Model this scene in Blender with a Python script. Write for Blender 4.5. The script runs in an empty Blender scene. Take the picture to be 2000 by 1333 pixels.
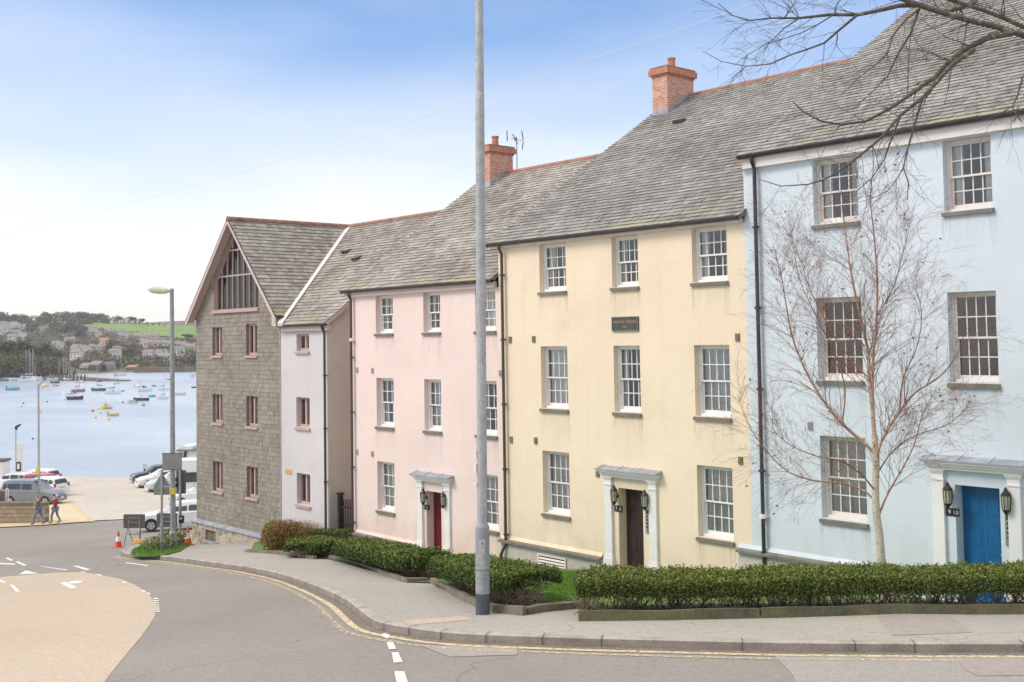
import bpy, bmesh, math, random
import numpy as np
from math import sin, cos, radians, pi, sqrt, atan2
from mathutils import Vector, Matrix
random.seed(7); rng = random.Random(11)
SC = bpy.context.scene; COL = SC.collection

# ------------------------------------------------------------------ camera measured from the photograph
F = 2202.85; PIT = radians(2.62496); ROL = radians(-0.87678); YAW = radians(48.4949); PPY = 562.331; DIST = 30.5
_cp, _sp, _cr, _sr = cos(PIT), sin(PIT), cos(ROL), sin(ROL)
_Rx = np.array([[1,0,0],[0,_cp,_sp],[0,-_sp,_cp]]); _Ry = np.array([[_cr,0,_sr],[0,1,0],[-_sr,0,_cr]])
_W = np.array([[cos(YAW),sin(YAW),0],[-sin(YAW),cos(YAW),0],[0,0,1]])     # world -> level camera axes
RC = (_Ry @ _Rx) @ _W
CAM = np.array([DIST*sin(YAW), -DIST*cos(YAW), 0.0])
def ray(x, y): return RC.T @ np.array([(x-1000)/F, 1.0, -(y-PPY)/F])
def onY(x, y, Y=0.0):
    r = ray(x, y); return CAM + (Y-CAM[1])/r[1]*r
def onS(x, y, S):
    r = ray(x, y); return CAM + (S-CAM[0])/r[0]*r
def onZ(x, y, Z):
    r = ray(x, y); return CAM + Z/r[2]*r
def dep(p): return float(np.dot(np.array(p, float)-CAM, RC[1]))
def atT(x, y, T): return CAM + T*ray(x, y)
UR = np.array([cos(YAW), sin(YAW), 0]); UF = np.array([-sin(YAW), cos(YAW), 0])   # level right / forward
def lvl(u, v, z=0.0): return CAM*np.array([1,1,0]) + UR*u + UF*v + np.array([0,0,z])
VIEW_ROT = atan2(UR[1], UR[0])

# ------------------------------------------------------------------ ground height field
CP = [(17,-7,-3.9),(14.3,-8.5,-3.9),(11.5,-10.3,-4.0),(8.9,-10.6,-4.2),(5.1,-9,-4.7),(-3.2,-6,-5.7),(-7.3,-5.4,-6.2),
 (-12.1,-4.8,-6.8),(-16.7,-3.8,-7.4),(6.7,-15.2,-4.4),(12.6,-12,-3.9),(15.4,-5.5,-3.95),(10.6,-8,-4.2),(9.4,-9,-4.25),
 (-3.5,-9.5,-5.7),(-10,-9,-6.7),(0,-12,-5.2),(-18.8,0,-7.95),(-26.3,0,-8.9),(-34.3,6.2,-9.8),(-48,4.4,-10.9),(-62,9,-11.5),(-82.5,21.3,-12.2),
 (-89,14,-12.2),(-73.6,26.5,-12.2),(-57,17,-11.5),(24,-20,-3.9),(30,-6,-3.4),(4,-0.3,-5.85),(-0.5,-0.3,-6.1),(-4,-0.3,-6.3),(-7.9,-0.3,-6.5),(-12,-.3,-7.0),
 (9,-0.3,-5.3),(13,-0.3,-5.1),(18,-0.3,-4.8),(4,10,-5.6),(-8,10,-6.5),(14,10,-4.8),(30,10,-3.6),(-18,12,-8.2),(-48,-8,-10.6),(-60,-20,-11),
 (-26,-12,-8.2),(-30,-30,-8),(0,-30,-5.0),(20,-35,-3.6),(60,0,-1.5),(60,-50,-1.5),(50,60,-2),(-20,60,-9),(-50,60,-12.2),(-100,0,-12.2),(-130,-20,-12.2),(-130,-70,-12),(-40,-70,-8),(-30,30,-9.8),(0,30,-6.5)]
BACK = [onZ(1700,1214,-4.17), onZ(1915,1213,-4.16), onZ(2000,1212,-4.14), onZ(2150,1210,-4.12), onZ(2400,1207,-4.07)]
CP += [tuple(p) for p in BACK for _k in (0, 1)]
for _i, _p in enumerate(CP[-10:]): CP[-10+_i] = (_p[0]+.02*_i, _p[1]+(.35 if _i % 2 else -.1), _p[2])
_cp_xy = np.array([(a, b) for a, b, c in CP], float); _cp_z = np.array([c for a, b, c in CP], float)
def _U(r2):
    r2 = np.maximum(r2, 1e-9); return 0.5*r2*np.log(r2)
_n = len(CP); _K = _U(((_cp_xy[:,None]-_cp_xy[None])**2).sum(-1)) + np.diag([6.0]*(_n-10)+[.3]*10)
_Pm = np.hstack([np.ones((_n,1)), _cp_xy]); _A = np.zeros((_n+3,_n+3)); _A[:_n,:_n] = _K; _A[:_n,_n:] = _Pm; _A[_n:,:_n] = _Pm.T
_wts = np.linalg.solve(_A, np.concatenate([_cp_z, np.zeros(3)]))
def hh(X, Y):
    X = np.atleast_1d(np.asarray(X, float)); Y = np.atleast_1d(np.asarray(Y, float)); P = np.stack([X, Y], -1)
    return _U(((P[:,None]-_cp_xy[None])**2).sum(-1)) @ _wts[:_n] + _wts[_n] + P @ _wts[_n+1:]
def h(x, y): return float(hh(x, y)[0])
def gp(x, y, off=0.0):
    r = ray(x, y); T = np.concatenate([np.arange(6, 40, .25), np.arange(40, 130, .5)])
    P = CAM[None] + T[:,None]*r[None]; d = P[:,2] - (hh(P[:,0], P[:,1])+off)
    idx = np.nonzero(d < 0)[0]
    if len(idx) == 0: return CAM + 110*r
    i = idx[0]; a, b = T[max(i-1,0)], T[i]
    for _ in range(18):
        m = .5*(a+b); p = CAM + m*r
        if p[2] < h(p[0], p[1])+off: b = m
        else: a = m
    return CAM + b*r
def gpoly(pts, off=0.0): return [gp(x, y, off) for x, y in pts]
def catmull(P, step):
    P = [np.array(p, float) for p in P]; Q = [2*P[0]-P[1]] + P + [2*P[-1]-P[-2]]; out = []
    for i in range(1, len(Q)-2):
        n = max(1, int(np.linalg.norm(Q[i+1]-Q[i])/step))
        for k in range(n):
            t = k/n; a, b, c, d = Q[i-1], Q[i], Q[i+1], Q[i+2]
            out.append(.5*((2*b)+(c-a)*t+(2*a-5*b+4*c-d)*t*t+(3*b-a-3*c+d)*t**3))
    out.append(P[-1]); return out

# ------------------------------------------------------------------ materials
def s2l(c):
    return tuple(((v/255)/12.92 if v/255 <= .04045 else ((v/255+.055)/1.055)**2.4) for v in c)
class NT:
    def __init__(s, m): s.t = m.node_tree; s.n = s.t.nodes; s.l = s.t.links
    def add(s, k, **kw):
        n = s.n.new(k)
        for a, b in kw.items(): setattr(n, a, b)
        return n
    def link(s, a, b): s.l.new(a, b)
def newmat(name):
    m = bpy.data.materials.new(name); m.use_nodes = True; nt = NT(m); nt.n.clear()
    o = nt.add('ShaderNodeOutputMaterial'); p = nt.add('ShaderNodeBsdfPrincipled'); nt.link(p.outputs[0], o.inputs[0])
    return m, nt, p
def rgb(c): return (c[0], c[1], c[2], 1)
def coord(nt, obj=False, scale=(1,1,1)):
    if obj: c = nt.add('ShaderNodeTexCoord').outputs['Object']
    else: c = nt.add('ShaderNodeNewGeometry').outputs['Position']
    mp = nt.add('ShaderNodeMapping'); mp.inputs['Scale'].default_value = scale; nt.link(c, mp.inputs[0]); return mp.outputs[0]
def noise(nt, vec, scale, detail=4, rough=.55):
    n = nt.add('ShaderNodeTexNoise'); n.inputs['Scale'].default_value = scale; n.inputs['Detail'].default_value = detail; n.inputs['Roughness'].default_value = rough
    nt.link(vec, n.inputs['Vector']); return n.outputs[0]
def ramp(nt, fac, stops, interp='LINEAR'):
    r = nt.add('ShaderNodeValToRGB'); r.color_ramp.interpolation = interp; e = r.color_ramp.elements
    while len(e) < len(stops): e.new(.5)
    for i, (p, c) in enumerate(stops): e[i].position = p; e[i].color = rgb(c)
    nt.link(fac, r.inputs[0]); return r.outputs[0]
def mixc(nt, fac, a, b, mode='MIX'):
    m = nt.add('ShaderNodeMix', data_type='RGBA', blend_type=mode)
    if isinstance(fac, (int, float)): m.inputs[0].default_value = fac
    else: nt.link(fac, m.inputs[0])
    for v, i in ((a, 6), (b, 7)):
        if isinstance(v, tuple): m.inputs[i].default_value = rgb(v)
        else: nt.link(v, m.inputs[i])
    return m.outputs[2]
def bump(nt, p, hgt, strength, dist=.01):
    b = nt.add('ShaderNodeBump'); b.inputs['Strength'].default_value = strength; b.inputs['Distance'].default_value = dist
    nt.link(hgt, b.inputs['Height']); nt.link(b.outputs[0], p.inputs['Normal'])
def simple(name, c, var=.12, scale=3, rough=.6, bmp=0, metal=0, obj=True, coat=0, c2=None, fine=None):
    m, nt, p = newmat(name); v = coord(nt, obj); f = noise(nt, v, scale)
    a = tuple(min(1, x*(1+var)) for x in c) if c2 is None else c2; b = tuple(x*(1-var) for x in c) if c2 is None else c
    col = ramp(nt, f, [(.3, b), (.7, a)])
    if fine:
        g = noise(nt, v, fine, 2, .7); col = mixc(nt, 1.0, col, ramp(nt, g, [(.25, (.72,.72,.72)), (.75, (1.18,1.18,1.18))]), 'MULTIPLY')
    nt.link(col, p.inputs['Base Color']); p.inputs['Roughness'].default_value = rough; p.inputs['Metallic'].default_value = metal
    p.inputs['Coat Weight'].default_value = coat
    if bmp: bump(nt, p, noise(nt, v, (fine or scale*12), 3), bmp)
    return m
MT = {}
def render_wall(name, c, stain, zb=-6.0):
    m, nt, p = newmat(name); v = coord(nt)
    big = noise(nt, v, .45, 3); col = ramp(nt, big, [(.35, c), (.7, tuple(x*.93 for x in c))])
    st = noise(nt, coord(nt, False, (2.2, 2.2, .16)), 1.6, 5, .6)
    col = mixc(nt, ramp(nt, st, [(.52, (0,0,0)), (.78, (.30,.30,.30))]), col, stain)
    blot = noise(nt, v, .8, 6, .65); col = mixc(nt, ramp(nt, blot, [(.55, (0,0,0)), (.8, (.42,.42,.42))]), col, tuple(x*.9 for x in stain))
    sz = nt.add('ShaderNodeSeparateXYZ'); nt.link(v, sz.inputs[0]); mr = nt.add('ShaderNodeMapRange'); nt.link(sz.outputs[2], mr.inputs[0]); mr.inputs[1].default_value = zb+1.1; mr.inputs[2].default_value = zb; mr.inputs[3].default_value = 0; mr.inputs[4].default_value = 1
    dm = nt.add('ShaderNodeMath', operation='MULTIPLY'); nt.link(mr.outputs[0], dm.inputs[0]); nt.link(ramp(nt, noise(nt, coord(nt, False, (1.5,1.5,.8)), 1.3, 6, .7), [(.35, (0,0,0)), (.7, (.75,.75,.75))]), dm.inputs[1]); col = mixc(nt, dm.outputs[0], col, tuple(x*.85 for x in stain))
    hc = noise(nt, coord(nt, False, (1,1,1)), 1.1, 9, .8); col = mixc(nt, ramp(nt, hc, [(.492, (0,0,0)), (.5, (.20,.20,.20)), (.508, (0,0,0))]), col, tuple(x*.6 for x in stain))
    g = noise(nt, v, 22, 4, .7); col = mixc(nt, 1, col, ramp(nt, g, [(.3, (.96,.96,.96)), (.7, (1.03,1.03,1.03))]), 'MULTIPLY')
    nt.link(col, p.inputs['Base Color']); p.inputs['Roughness'].default_value = .92; p.inputs['Specular IOR Level'].default_value = .2
    hn = nt.add('ShaderNodeMath', operation='ADD'); nt.link(noise(nt, v, 60, 3), hn.inputs[0]); nt.link(noise(nt, v, 3.5, 3), hn.inputs[1])
    bump(nt, p, hn.outputs[0], .35, .006); return m
MT['yellow_wall'] = render_wall('yellow_render', (.88,.735,.55), (.70,.56,.42), -5.5)
MT['pink_wall'] = render_wall('pink_render', (.86,.70,.64), (.80,.55,.46), -6.1)
MT['blue_wall'] = render_wall('blue_render', (.67,.735,.79), (.62,.655,.65), -4.7)
MT['lilac_wall'] = render_wall('lilac_render', (.67,.63,.63), (.55,.49,.46), -7)
MT['side_wall'] = render_wall('beige_side_render', (.68,.60,.52), (.50,.43,.37))
MT['plinth'] = render_wall('pale_plinth_render', (.62,.58,.51), (.36,.32,.27))
MT['white_trim'] = simple('white_painted_trim', (.80,.78,.76), .05, 2, .5, .05)
MT['cream_trim'] = simple('cream_painted_trim', (.74,.68,.63), .06, 2, .5, .05)
MT['pink_frame'] = simple('dusty_pink_painted_wood', (.52,.36,.32), .08, 3, .55)
MT['pink_trim'] = simple('pale_pink_fascia', (.62,.48,.44), .06, 2, .55)
MT['black_pipe'] = simple('black_gutter_plastic', (.035,.033,.04), .3, 2, .38)
MT['brown_pipe'] = simple('brown_black_gutter_plastic', (.075,.052,.05), .2, 2, .4)
MT['sill'] = simple('slate_sill', (.20,.185,.155), .2, 3, .75, .2, fine=30)
MT['lead'] = simple('lead_flashing', (.33,.34,.38), .25, 4, .55, .2)
MT['silver_lead'] = simple('pale_valley_metal', (.72,.71,.70), .08, 3, .45)
MT['terra'] = simple('terracotta_ridge', (.34,.18,.13), .3, 3, .8, .2, fine=14)
MT['red_door'] = simple('deep_red_door_paint', (.15,.010,.014), .12, 2, .35)
MT['brown_door'] = simple('dark_brown_door_paint', (.042,.024,.022), .12, 2, .4)
MT['blue_door'] = simple('bright_blue_door_paint', (.008,.12,.30), .1, 2, .3)
MT['black_metal'] = simple('black_painted_metal', (.02,.02,.022), .3, 4, .4)
MT['steel'] = simple('brushed_steel', (.5,.5,.5), .1, 6, .35, 0, .9)
MT['galv'] = simple('galvanised_steel', (.34,.36,.38), .22, 8, .6, .1, .25, fine=45)
MT['galv_pale'] = simple('pale_galvanised_steel', (.46,.46,.46), .15, 5, .6, .1, .2, fine=30)
MT['dark_base'] = simple('dark_painted_pole_base', (.075,.085,.10), .2, 4, .6)
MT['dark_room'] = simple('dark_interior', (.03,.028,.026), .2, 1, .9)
MT['curtain'] = simple('cream_curtain_cloth', (.80,.76,.68), .1, 3, .95, c2=(.88,.85,.79))
MT['net'] = simple('grey_net_curtain', (.70,.68,.64), .12, 3, .95)
MT['redcurtain'] = simple('russet_curtain', (.22,.09,.07), .2, 3, .95)
MT['lampglass'] = simple('frosted_lantern_glass', (.45,.42,.34), .2, 5, .25)
MT['gold'] = simple('gilt_lettering', (.48,.33,.16), .1, 5, .5)
MT['plaque'] = simple('dark_slate_plaque', (.075,.072,.08), .2, 6, .6)
MT['white_letter'] = simple('white_numerals', (.75,.75,.73), .05, 5, .5)
def glass(name, tint=(.02,.022,.024), refl=1.0, through=.88):
    m, nt, p = newmat(name); nt.n.remove(p); o = nt.n[0]
    gl = nt.add('ShaderNodeBsdfGlossy'); gl.inputs['Roughness'].default_value = .03; gl.inputs['Color'].default_value = (.95,.97,1,1)
    tr = nt.add('ShaderNodeBsdfTransparent'); tr.inputs['Color'].default_value = (through,through*1.02,through,1)
    fr = nt.add('ShaderNodeFresnel'); fr.inputs['IOR'].default_value = 1.55
    wv = nt.add('ShaderNodeBump'); wv.inputs['Strength'].default_value = .25; wv.inputs['Distance'].default_value = .004
    nt.link(noise(nt, coord(nt), 2.2, 2), wv.inputs['Height']); nt.link(wv.outputs[0], gl.inputs['Normal'])
    mul = nt.add('ShaderNodeMath', operation='MULTIPLY_ADD'); nt.link(fr.outputs[0], mul.inputs[0]); mul.inputs[1].default_value = refl; mul.inputs[2].default_value = .03; mul.use_clamp = True
    mx = nt.add('ShaderNodeMixShader'); nt.link(mul.outputs[0], mx.inputs[0]); nt.link(tr.outputs[0], mx.inputs[1]); nt.link(gl.outputs[0], mx.inputs[2]); nt.link(mx.outputs[0], o.inputs[0]); return m
MT['glass'] = glass('window_glass', refl=1.3); MT['gable_glass'] = glass('gable_window_glass', refl=.55, through=.7)
MT['car_glass'] = simple('dark_car_glass', (.05,.07,.075), .2, 2, .06)
def slate_mat(name, stops, patch, moss=True):
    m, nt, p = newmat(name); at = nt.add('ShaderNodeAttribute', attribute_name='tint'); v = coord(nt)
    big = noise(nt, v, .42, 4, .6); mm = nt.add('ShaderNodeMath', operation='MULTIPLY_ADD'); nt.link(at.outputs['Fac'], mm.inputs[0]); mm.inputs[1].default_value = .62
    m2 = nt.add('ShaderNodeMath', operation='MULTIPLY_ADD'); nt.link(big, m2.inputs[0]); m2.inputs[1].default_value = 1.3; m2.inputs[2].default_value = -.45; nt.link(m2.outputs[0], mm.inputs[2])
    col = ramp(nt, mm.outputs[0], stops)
    g = noise(nt, v, 9, 5, .7); col = mixc(nt, 1, col, ramp(nt, g, [(.3, (.82,.82,.82)), (.7, (1.14,1.14,1.12))]), 'MULTIPLY')
    lich = noise(nt, v, 3.2, 6, .75); col = mixc(nt, ramp(nt, lich, [(.60, (0,0,0)), (.72, (.55,.55,.55))]), col, patch)
    if moss:
        ge = nt.add('ShaderNodeAttribute', attribute_name='eave'); ms = nt.add('ShaderNodeMath', operation='MULTIPLY'); nt.link(ge.outputs['Fac'], ms.inputs[0])
        nt.link(ramp(nt, noise(nt, v, .7, 3), [(.50, (0,0,0)), (.6, (1,1,1))]), ms.inputs[1]); col = mixc(nt, ms.outputs[0], col, (.33,.34,.20))
    nt.link(col, p.inputs['Base Color']); p.inputs['Roughness'].default_value = .62; bump(nt, p, noise(nt, v, 26, 4), .3, .005); return m
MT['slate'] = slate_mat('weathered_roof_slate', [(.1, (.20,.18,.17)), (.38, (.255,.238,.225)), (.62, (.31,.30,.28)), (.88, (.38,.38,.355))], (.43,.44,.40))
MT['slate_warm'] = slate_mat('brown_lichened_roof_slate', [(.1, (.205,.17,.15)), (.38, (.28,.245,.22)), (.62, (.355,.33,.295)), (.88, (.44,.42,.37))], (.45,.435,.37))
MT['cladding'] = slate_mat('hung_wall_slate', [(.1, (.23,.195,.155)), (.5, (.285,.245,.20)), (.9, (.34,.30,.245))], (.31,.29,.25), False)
def brick_mat(name, c1, c2, mortar, bw, bh, ms=.015, mode='diag', rough=.85, bstr=.4):
    m, nt, p = newmat(name); c = nt.add('ShaderNodeNewGeometry').outputs['Position'] if mode != 'obj' else nt.add('ShaderNodeTexCoord').outputs['Object']
    sx = nt.add('ShaderNodeSeparateXYZ'); nt.link(c, sx.inputs[0]); ad = nt.add('ShaderNodeMath', operation='ADD'); nt.link(sx.outputs[0], ad.inputs[0]); nt.link(sx.outputs[1], ad.inputs[1])
    cb = nt.add('ShaderNodeCombineXYZ'); nt.link(ad.outputs[0], cb.inputs[0]); nt.link(sx.outputs[2], cb.inputs[1])
    b = nt.add('ShaderNodeTexBrick'); nt.link(cb.outputs[0], b.inputs['Vector']); b.inputs['Scale'].default_value = 1; b.inputs['Brick Width'].default_value = bw; b.inputs['Row Height'].default_value = bh; b.inputs['Mortar Size'].default_value = ms
    b.inputs['Color1'].default_value = rgb(c1); b.inputs['Color2'].default_value = rgb(c2); b.inputs['Mortar'].default_value = rgb(mortar); b.inputs['Mortar Smooth'].default_value = .3
    g = noise(nt, coord(nt), 6, 5, .7); col = mixc(nt, 1, b.outputs[0], ramp(nt, g, [(.3, (.78,.78,.78)), (.7, (1.2,1.2,1.2))]), 'MULTIPLY')
    nt.link(col, p.inputs['Base Color']); p.inputs['Roughness'].default_value = rough
    inv = nt.add('ShaderNodeMath', operation='SUBTRACT'); inv.inputs[0].default_value = 1; nt.link(b.outputs[1], inv.inputs[1]); bump(nt, p, inv.outputs[0], bstr, .01); return m
MT['brick'] = brick_mat('orange_red_brick', (.50,.19,.12), (.60,.30,.21), (.62,.50,.42), .225, .075, .010)
MT['brick2'] = simple('brick_corbel', (.50,.22,.14), .2, 5, .85, .2, fine=20)
MT['stonewall'] = brick_mat('coursed_stone', (.30,.235,.16), (.40,.32,.22), (.20,.16,.11), .55, .26, .03)
def rubble(name):
    m, nt, p = newmat(name); v = coord(nt, False, (1,1,1.3)); vo = nt.add('ShaderNodeTexVoronoi'); vo.inputs['Scale'].default_value = 5; nt.link(v, vo.inputs[0])
    col = ramp(nt, vo.outputs['Color'], [(.2, (.26,.21,.16)), (.5, (.42,.34,.26)), (.8, (.54,.47,.38))])
    ve = nt.add('ShaderNodeTexVoronoi', feature='DISTANCE_TO_EDGE'); ve.inputs['Scale'].default_value = 5; nt.link(v, ve.inputs[0])
    e = ramp(nt, ve.outputs['Distance'], [(.0, (0,0,0)), (.08, (1,1,1))]); col = mixc(nt, e, (.50,.43,.35), col)
    nt.link(col, p.inputs['Base Color']); p.inputs['Roughness'].default_value = .9; bump(nt, p, e, .6, .03); return m
MT['rubble'] = rubble('rubble_stone')
def road_mat(name, c, c2, warm, speck=70, cracks=True):
    m, nt, p = newmat(name); v = coord(nt)
    col = ramp(nt, noise(nt, v, .16, 5, .6), [(.35, c), (.65, c2)])
    col = mixc(nt, ramp(nt, noise(nt, coord(nt, False, (.12,.5,1)), 1.2, 5, .6), [(.5, (0,0,0)), (.72, (.35,.35,.35))]), col, warm)
    g = noise(nt, v, speck, 2, .8); col = mixc(nt, 1, col, ramp(nt, g, [(.28, (.62,.62,.62)), (.5, (1,1,1)), (.75, (1.42,1.42,1.42))]), 'MULTIPLY')
    g2 = noise(nt, v, 11, 5, .75); col = mixc(nt, 1, col, ramp(nt, g2, [(.3, (.86,.86,.86)), (.7, (1.1,1.1,1.1))]), 'MULTIPLY')
    if cracks:
        ve = nt.add('ShaderNodeTexVoronoi', feature='DISTANCE_TO_EDGE'); ve.inputs['Scale'].default_value = .16
        wob = nt.add('ShaderNodeVectorMath', operation='ADD'); nn = nt.add('ShaderNodeTexNoise'); nn.inputs['Scale'].default_value = .6; nn.inputs['Detail'].default_value = 6; nt.link(v, nn.inputs[0])
        sc = nt.add('ShaderNodeVectorMath', operation='SCALE'); sc.inputs[3].default_value = 2.4; nt.link(nn.outputs['Color'], sc.inputs[0]); nt.link(v, wob.inputs[0]); nt.link(sc.outputs[0], wob.inputs[1]); nt.link(wob.outputs[0], ve.inputs[0])
        col = mixc(nt, ramp(nt, ve.outputs['Distance'], [(.0, (.5,.5,.5)), (.0022, (0,0,0))]), col, tuple(x*.35 for x in c))
    nt.link(col, p.inputs['Base Color']); p.inputs['Roughness'].default_value = .85; bump(nt, p, g, .5, .004); return m
MT['asphalt'] = road_mat('worn_asphalt', (.25,.225,.205), (.30,.275,.25), (.33,.28,.25))
MT['asphalt_light'] = road_mat('pale_asphalt_patch', (.33,.30,.28), (.38,.35,.325), (.37,.34,.31), cracks=False)
MT['buff'] = road_mat('buff_surfacing', (.50,.41,.315), (.55,.455,.355), (.46,.36,.265), 60, False)
MT['paving'] = road_mat('pavement_tarmac', (.36,.335,.30), (.42,.39,.345), (.44,.40,.34), 55, True)
MT['paving_red'] = road_mat('reddish_pavement_patch', (.345,.305,.27), (.385,.34,.30), (.35,.31,.27), 55, False)
MT['carpark'] = road_mat('pale_concrete_hardstanding', (.52,.47,.41), (.60,.54,.47), (.48,.43,.37), 12, True)
MT['carpark_buff'] = road_mat('sandy_block_paving', (.62,.50,.32), (.68,.56,.36), (.60,.47,.30), 12, False)
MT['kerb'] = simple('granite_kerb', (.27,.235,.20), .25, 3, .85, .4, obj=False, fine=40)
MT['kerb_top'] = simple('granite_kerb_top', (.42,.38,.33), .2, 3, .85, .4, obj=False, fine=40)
def worn_paint(name, c, thr=.44):
    m, nt, p = newmat(name); v = coord(nt); o = nt.n[0]; nt.link(ramp(nt, noise(nt, v, 5, 3), [(.3, tuple(x*.85 for x in c)), (.7, c)]), p.inputs['Base Color']); p.inputs['Roughness'].default_value = .7
    n2 = noise(nt, v, 16, 6, .8); r = ramp(nt, n2, [(thr-.03, (0,0,0)), (thr+.05, (1,1,1))]); nt.link(r, p.inputs['Alpha']); return m
MT['yellow_line'] = worn_paint('worn_yellow_line', (.72,.60,.40), .50)
MT['yellow_line_new'] = worn_paint('yellow_line', (.74,.62,.40), .44)
MT['white_line'] = worn_paint('worn_white_line', (.82,.80,.76), .38)
MT['earth'] = simple('dark_soil', (.10,.075,.05), .3, 4, .95, .4, obj=False, fine=30)
MT['grass'] = simple('mown_grass', (.095,.165,.03), .3, 2.5, .9, .5, obj=False, fine=24, c2=(.14,.235,.045))
MT['edging'] = simple('mossy_concrete_edging', (.20,.17,.12), .3, 3, .85, .4, obj=False, fine=20)
MT['edging_wood'] = simple('green_stained_edging_board', (.13,.125,.065), .3, 2.5, .85, .3, obj=False, fine=18)
def water_mat():
    m, nt, p = newmat('harbour_water'); v = coord(nt, False, (1,1,1)); p.inputs['Base Color'].default_value = (.34,.39,.44,1); p.inputs['Roughness'].default_value = .22; p.inputs['IOR'].default_value = 1.33
    nt.link(ramp(nt, noise(nt, coord(nt, False, (.012,.02,1)), 1, 5, .6), [(.35, (.38,.46,.57)), (.65, (.54,.61,.71))]), p.inputs['Base Color'])
    a = nt.add('ShaderNodeMath', operation='ADD'); nt.link(noise(nt, v, .9, 5, .65), a.inputs[0]); nt.link(noise(nt, v, .12, 4), a.inputs[1]); bump(nt, p, a.outputs[0], .55, .35); return m
MT['water'] = water_mat()
def streak_mat():
    m, nt, p = newmat('rain_streaks'); at = nt.add('ShaderNodeAttribute', attribute_name='tint'); p.inputs['Base Color'].default_value = (.27,.235,.19,1); p.inputs['Roughness'].default_value = .9
    n1 = ramp(nt, noise(nt, coord(nt, False, (14,14,.9)), 1.0, 5, .7), [(.42, (0,0,0)), (.68, (1,1,1))]); q = nt.add('ShaderNodeMath', operation='MULTIPLY'); nt.link(n1, q.inputs[0]); nt.link(at.outputs['Fac'], q.inputs[1]); nt.link(q.outputs[0], p.inputs['Alpha']); return m
MT['streak'] = streak_mat()
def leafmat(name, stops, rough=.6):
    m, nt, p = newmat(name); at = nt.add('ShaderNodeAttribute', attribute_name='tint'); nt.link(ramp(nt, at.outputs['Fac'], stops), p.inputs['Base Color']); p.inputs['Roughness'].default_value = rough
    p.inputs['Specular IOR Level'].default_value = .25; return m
def barkmat(name, stops, spot, thr, sc, cap):
    m, nt, p = newmat(name); at = nt.add('ShaderNodeAttribute', attribute_name='tint'); v = coord(nt, False, sc)
    n1 = noise(nt, v, 1.0, 5, .7); col = ramp(nt, at.outputs['Fac'], stops); msk = nt.add('ShaderNodeMath', operation='MULTIPLY'); nt.link(ramp(nt, n1, [(thr, (0,0,0)), (thr+.05, (1,1,1))]), msk.inputs[0]); nt.link(ramp(nt, at.outputs['Fac'], [(cap-.2, (0,0,0)), (cap, (.9,.9,.9))]), msk.inputs[1])
    col = mixc(nt, msk.outputs[0], col, spot); col = mixc(nt, 1, col, ramp(nt, noise(nt, coord(nt), 24, 5, .7), [(.3, (.7,.7,.7)), (.7, (1.25,1.25,1.25))]), 'MULTIPLY')
    nt.link(col, p.inputs['Base Color']); p.inputs['Roughness'].default_value = .85; bump(nt, p, noise(nt, coord(nt), 30, 4), .5, .01); return m
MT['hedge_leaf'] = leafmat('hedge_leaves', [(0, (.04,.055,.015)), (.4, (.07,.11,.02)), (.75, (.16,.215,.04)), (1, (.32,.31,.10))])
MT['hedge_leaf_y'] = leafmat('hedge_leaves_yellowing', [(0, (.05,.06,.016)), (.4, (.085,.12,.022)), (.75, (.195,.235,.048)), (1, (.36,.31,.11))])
MT['bush_leaf'] = leafmat('russet_bush_leaves', [(0, (.10,.055,.02)), (.5, (.22,.13,.035)), (.85, (.30,.22,.06)), (1, (.24,.09,.04))])
MT['stem'] = leafmat('brown_twiggy_stems', [(0, (.13,.085,.055)), (1, (.42,.33,.23))], .85)
MT['blade'] = leafmat('grass_blades', [(0, (.05,.13,.01)), (.6, (.12,.28,.025)), (1, (.26,.36,.08))])
MT['birch'] = barkmat('birch_bark', [(0, (.17,.085,.065)), (.22, (.23,.12,.09)), (.42, (.36,.19,.13)), (.62, (.55,.39,.28)), (.8, (.66,.56,.43)), (1, (.62,.57,.45))], (.09,.075,.06), .60, (9,9,26), .7)
MT['bark'] = barkmat('lichened_grey_bark', [(0, (.085,.06,.055)), (.35, (.11,.085,.07)), (.7, (.13,.115,.09)), (1, (.16,.15,.11))], (.30,.33,.22), .56, (14,14,14), .5)
MT['deadleaf'] = leafmat('dead_leaves', [(0, (.10,.06,.04)), (1, (.2,.12,.07))])
MT['shrub'] = leafmat('weedy_shrub_leaves', [(0, (.06,.09,.02)), (.6, (.14,.18,.05)), (1, (.26,.27,.10))])
MT['far_dark'] = leafmat('dark_evergreen_foliage', [(0, (.045,.058,.035)), (.6, (.085,.10,.06)), (1, (.13,.14,.085))], .9)
MT['far_green'] = leafmat('olive_foliage', [(0, (.05,.07,.02)), (.6, (.10,.125,.035)), (1, (.16,.17,.06))], .9)
MT['far_brown'] = leafmat('bare_winter_foliage', [(0, (.11,.085,.055)), (.6, (.20,.155,.10)), (1, (.27,.215,.14))], .9)
MT['far_grey'] = leafmat('bare_grey_crowns', [(0, (.12,.105,.09)), (.6, (.19,.165,.14)), (1, (.25,.22,.19))], .9)
MT['hill'] = simple('hillside_scrub', (.14,.12,.075), .3, .02, .95, obj=False, fine=.08, c2=(.21,.17,.11))
MT['field'] = simple('green_pasture', (.19,.29,.06), .15, .008, .95, obj=False, fine=.05)
MT['mud'] = simple('tidal_shore', (.20,.15,.11), .25, .05, .9, obj=False, fine=.4)
MT['far_white'] = simple('far_white_render', (.74,.72,.69), .06, .1, .8)
MT['far_pink'] = simple('far_pinkish_render', (.60,.48,.42), .1, .1, .8)
MT['far_roof'] = simple('far_slate_roof', (.27,.25,.25), .15, .2, .8)
MT['far_roof_red'] = simple('far_tiled_roof', (.45,.22,.15), .15, .2, .8)
MT['far_win'] = simple('far_window', (.08,.08,.09), .1, 1, .3)
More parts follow.
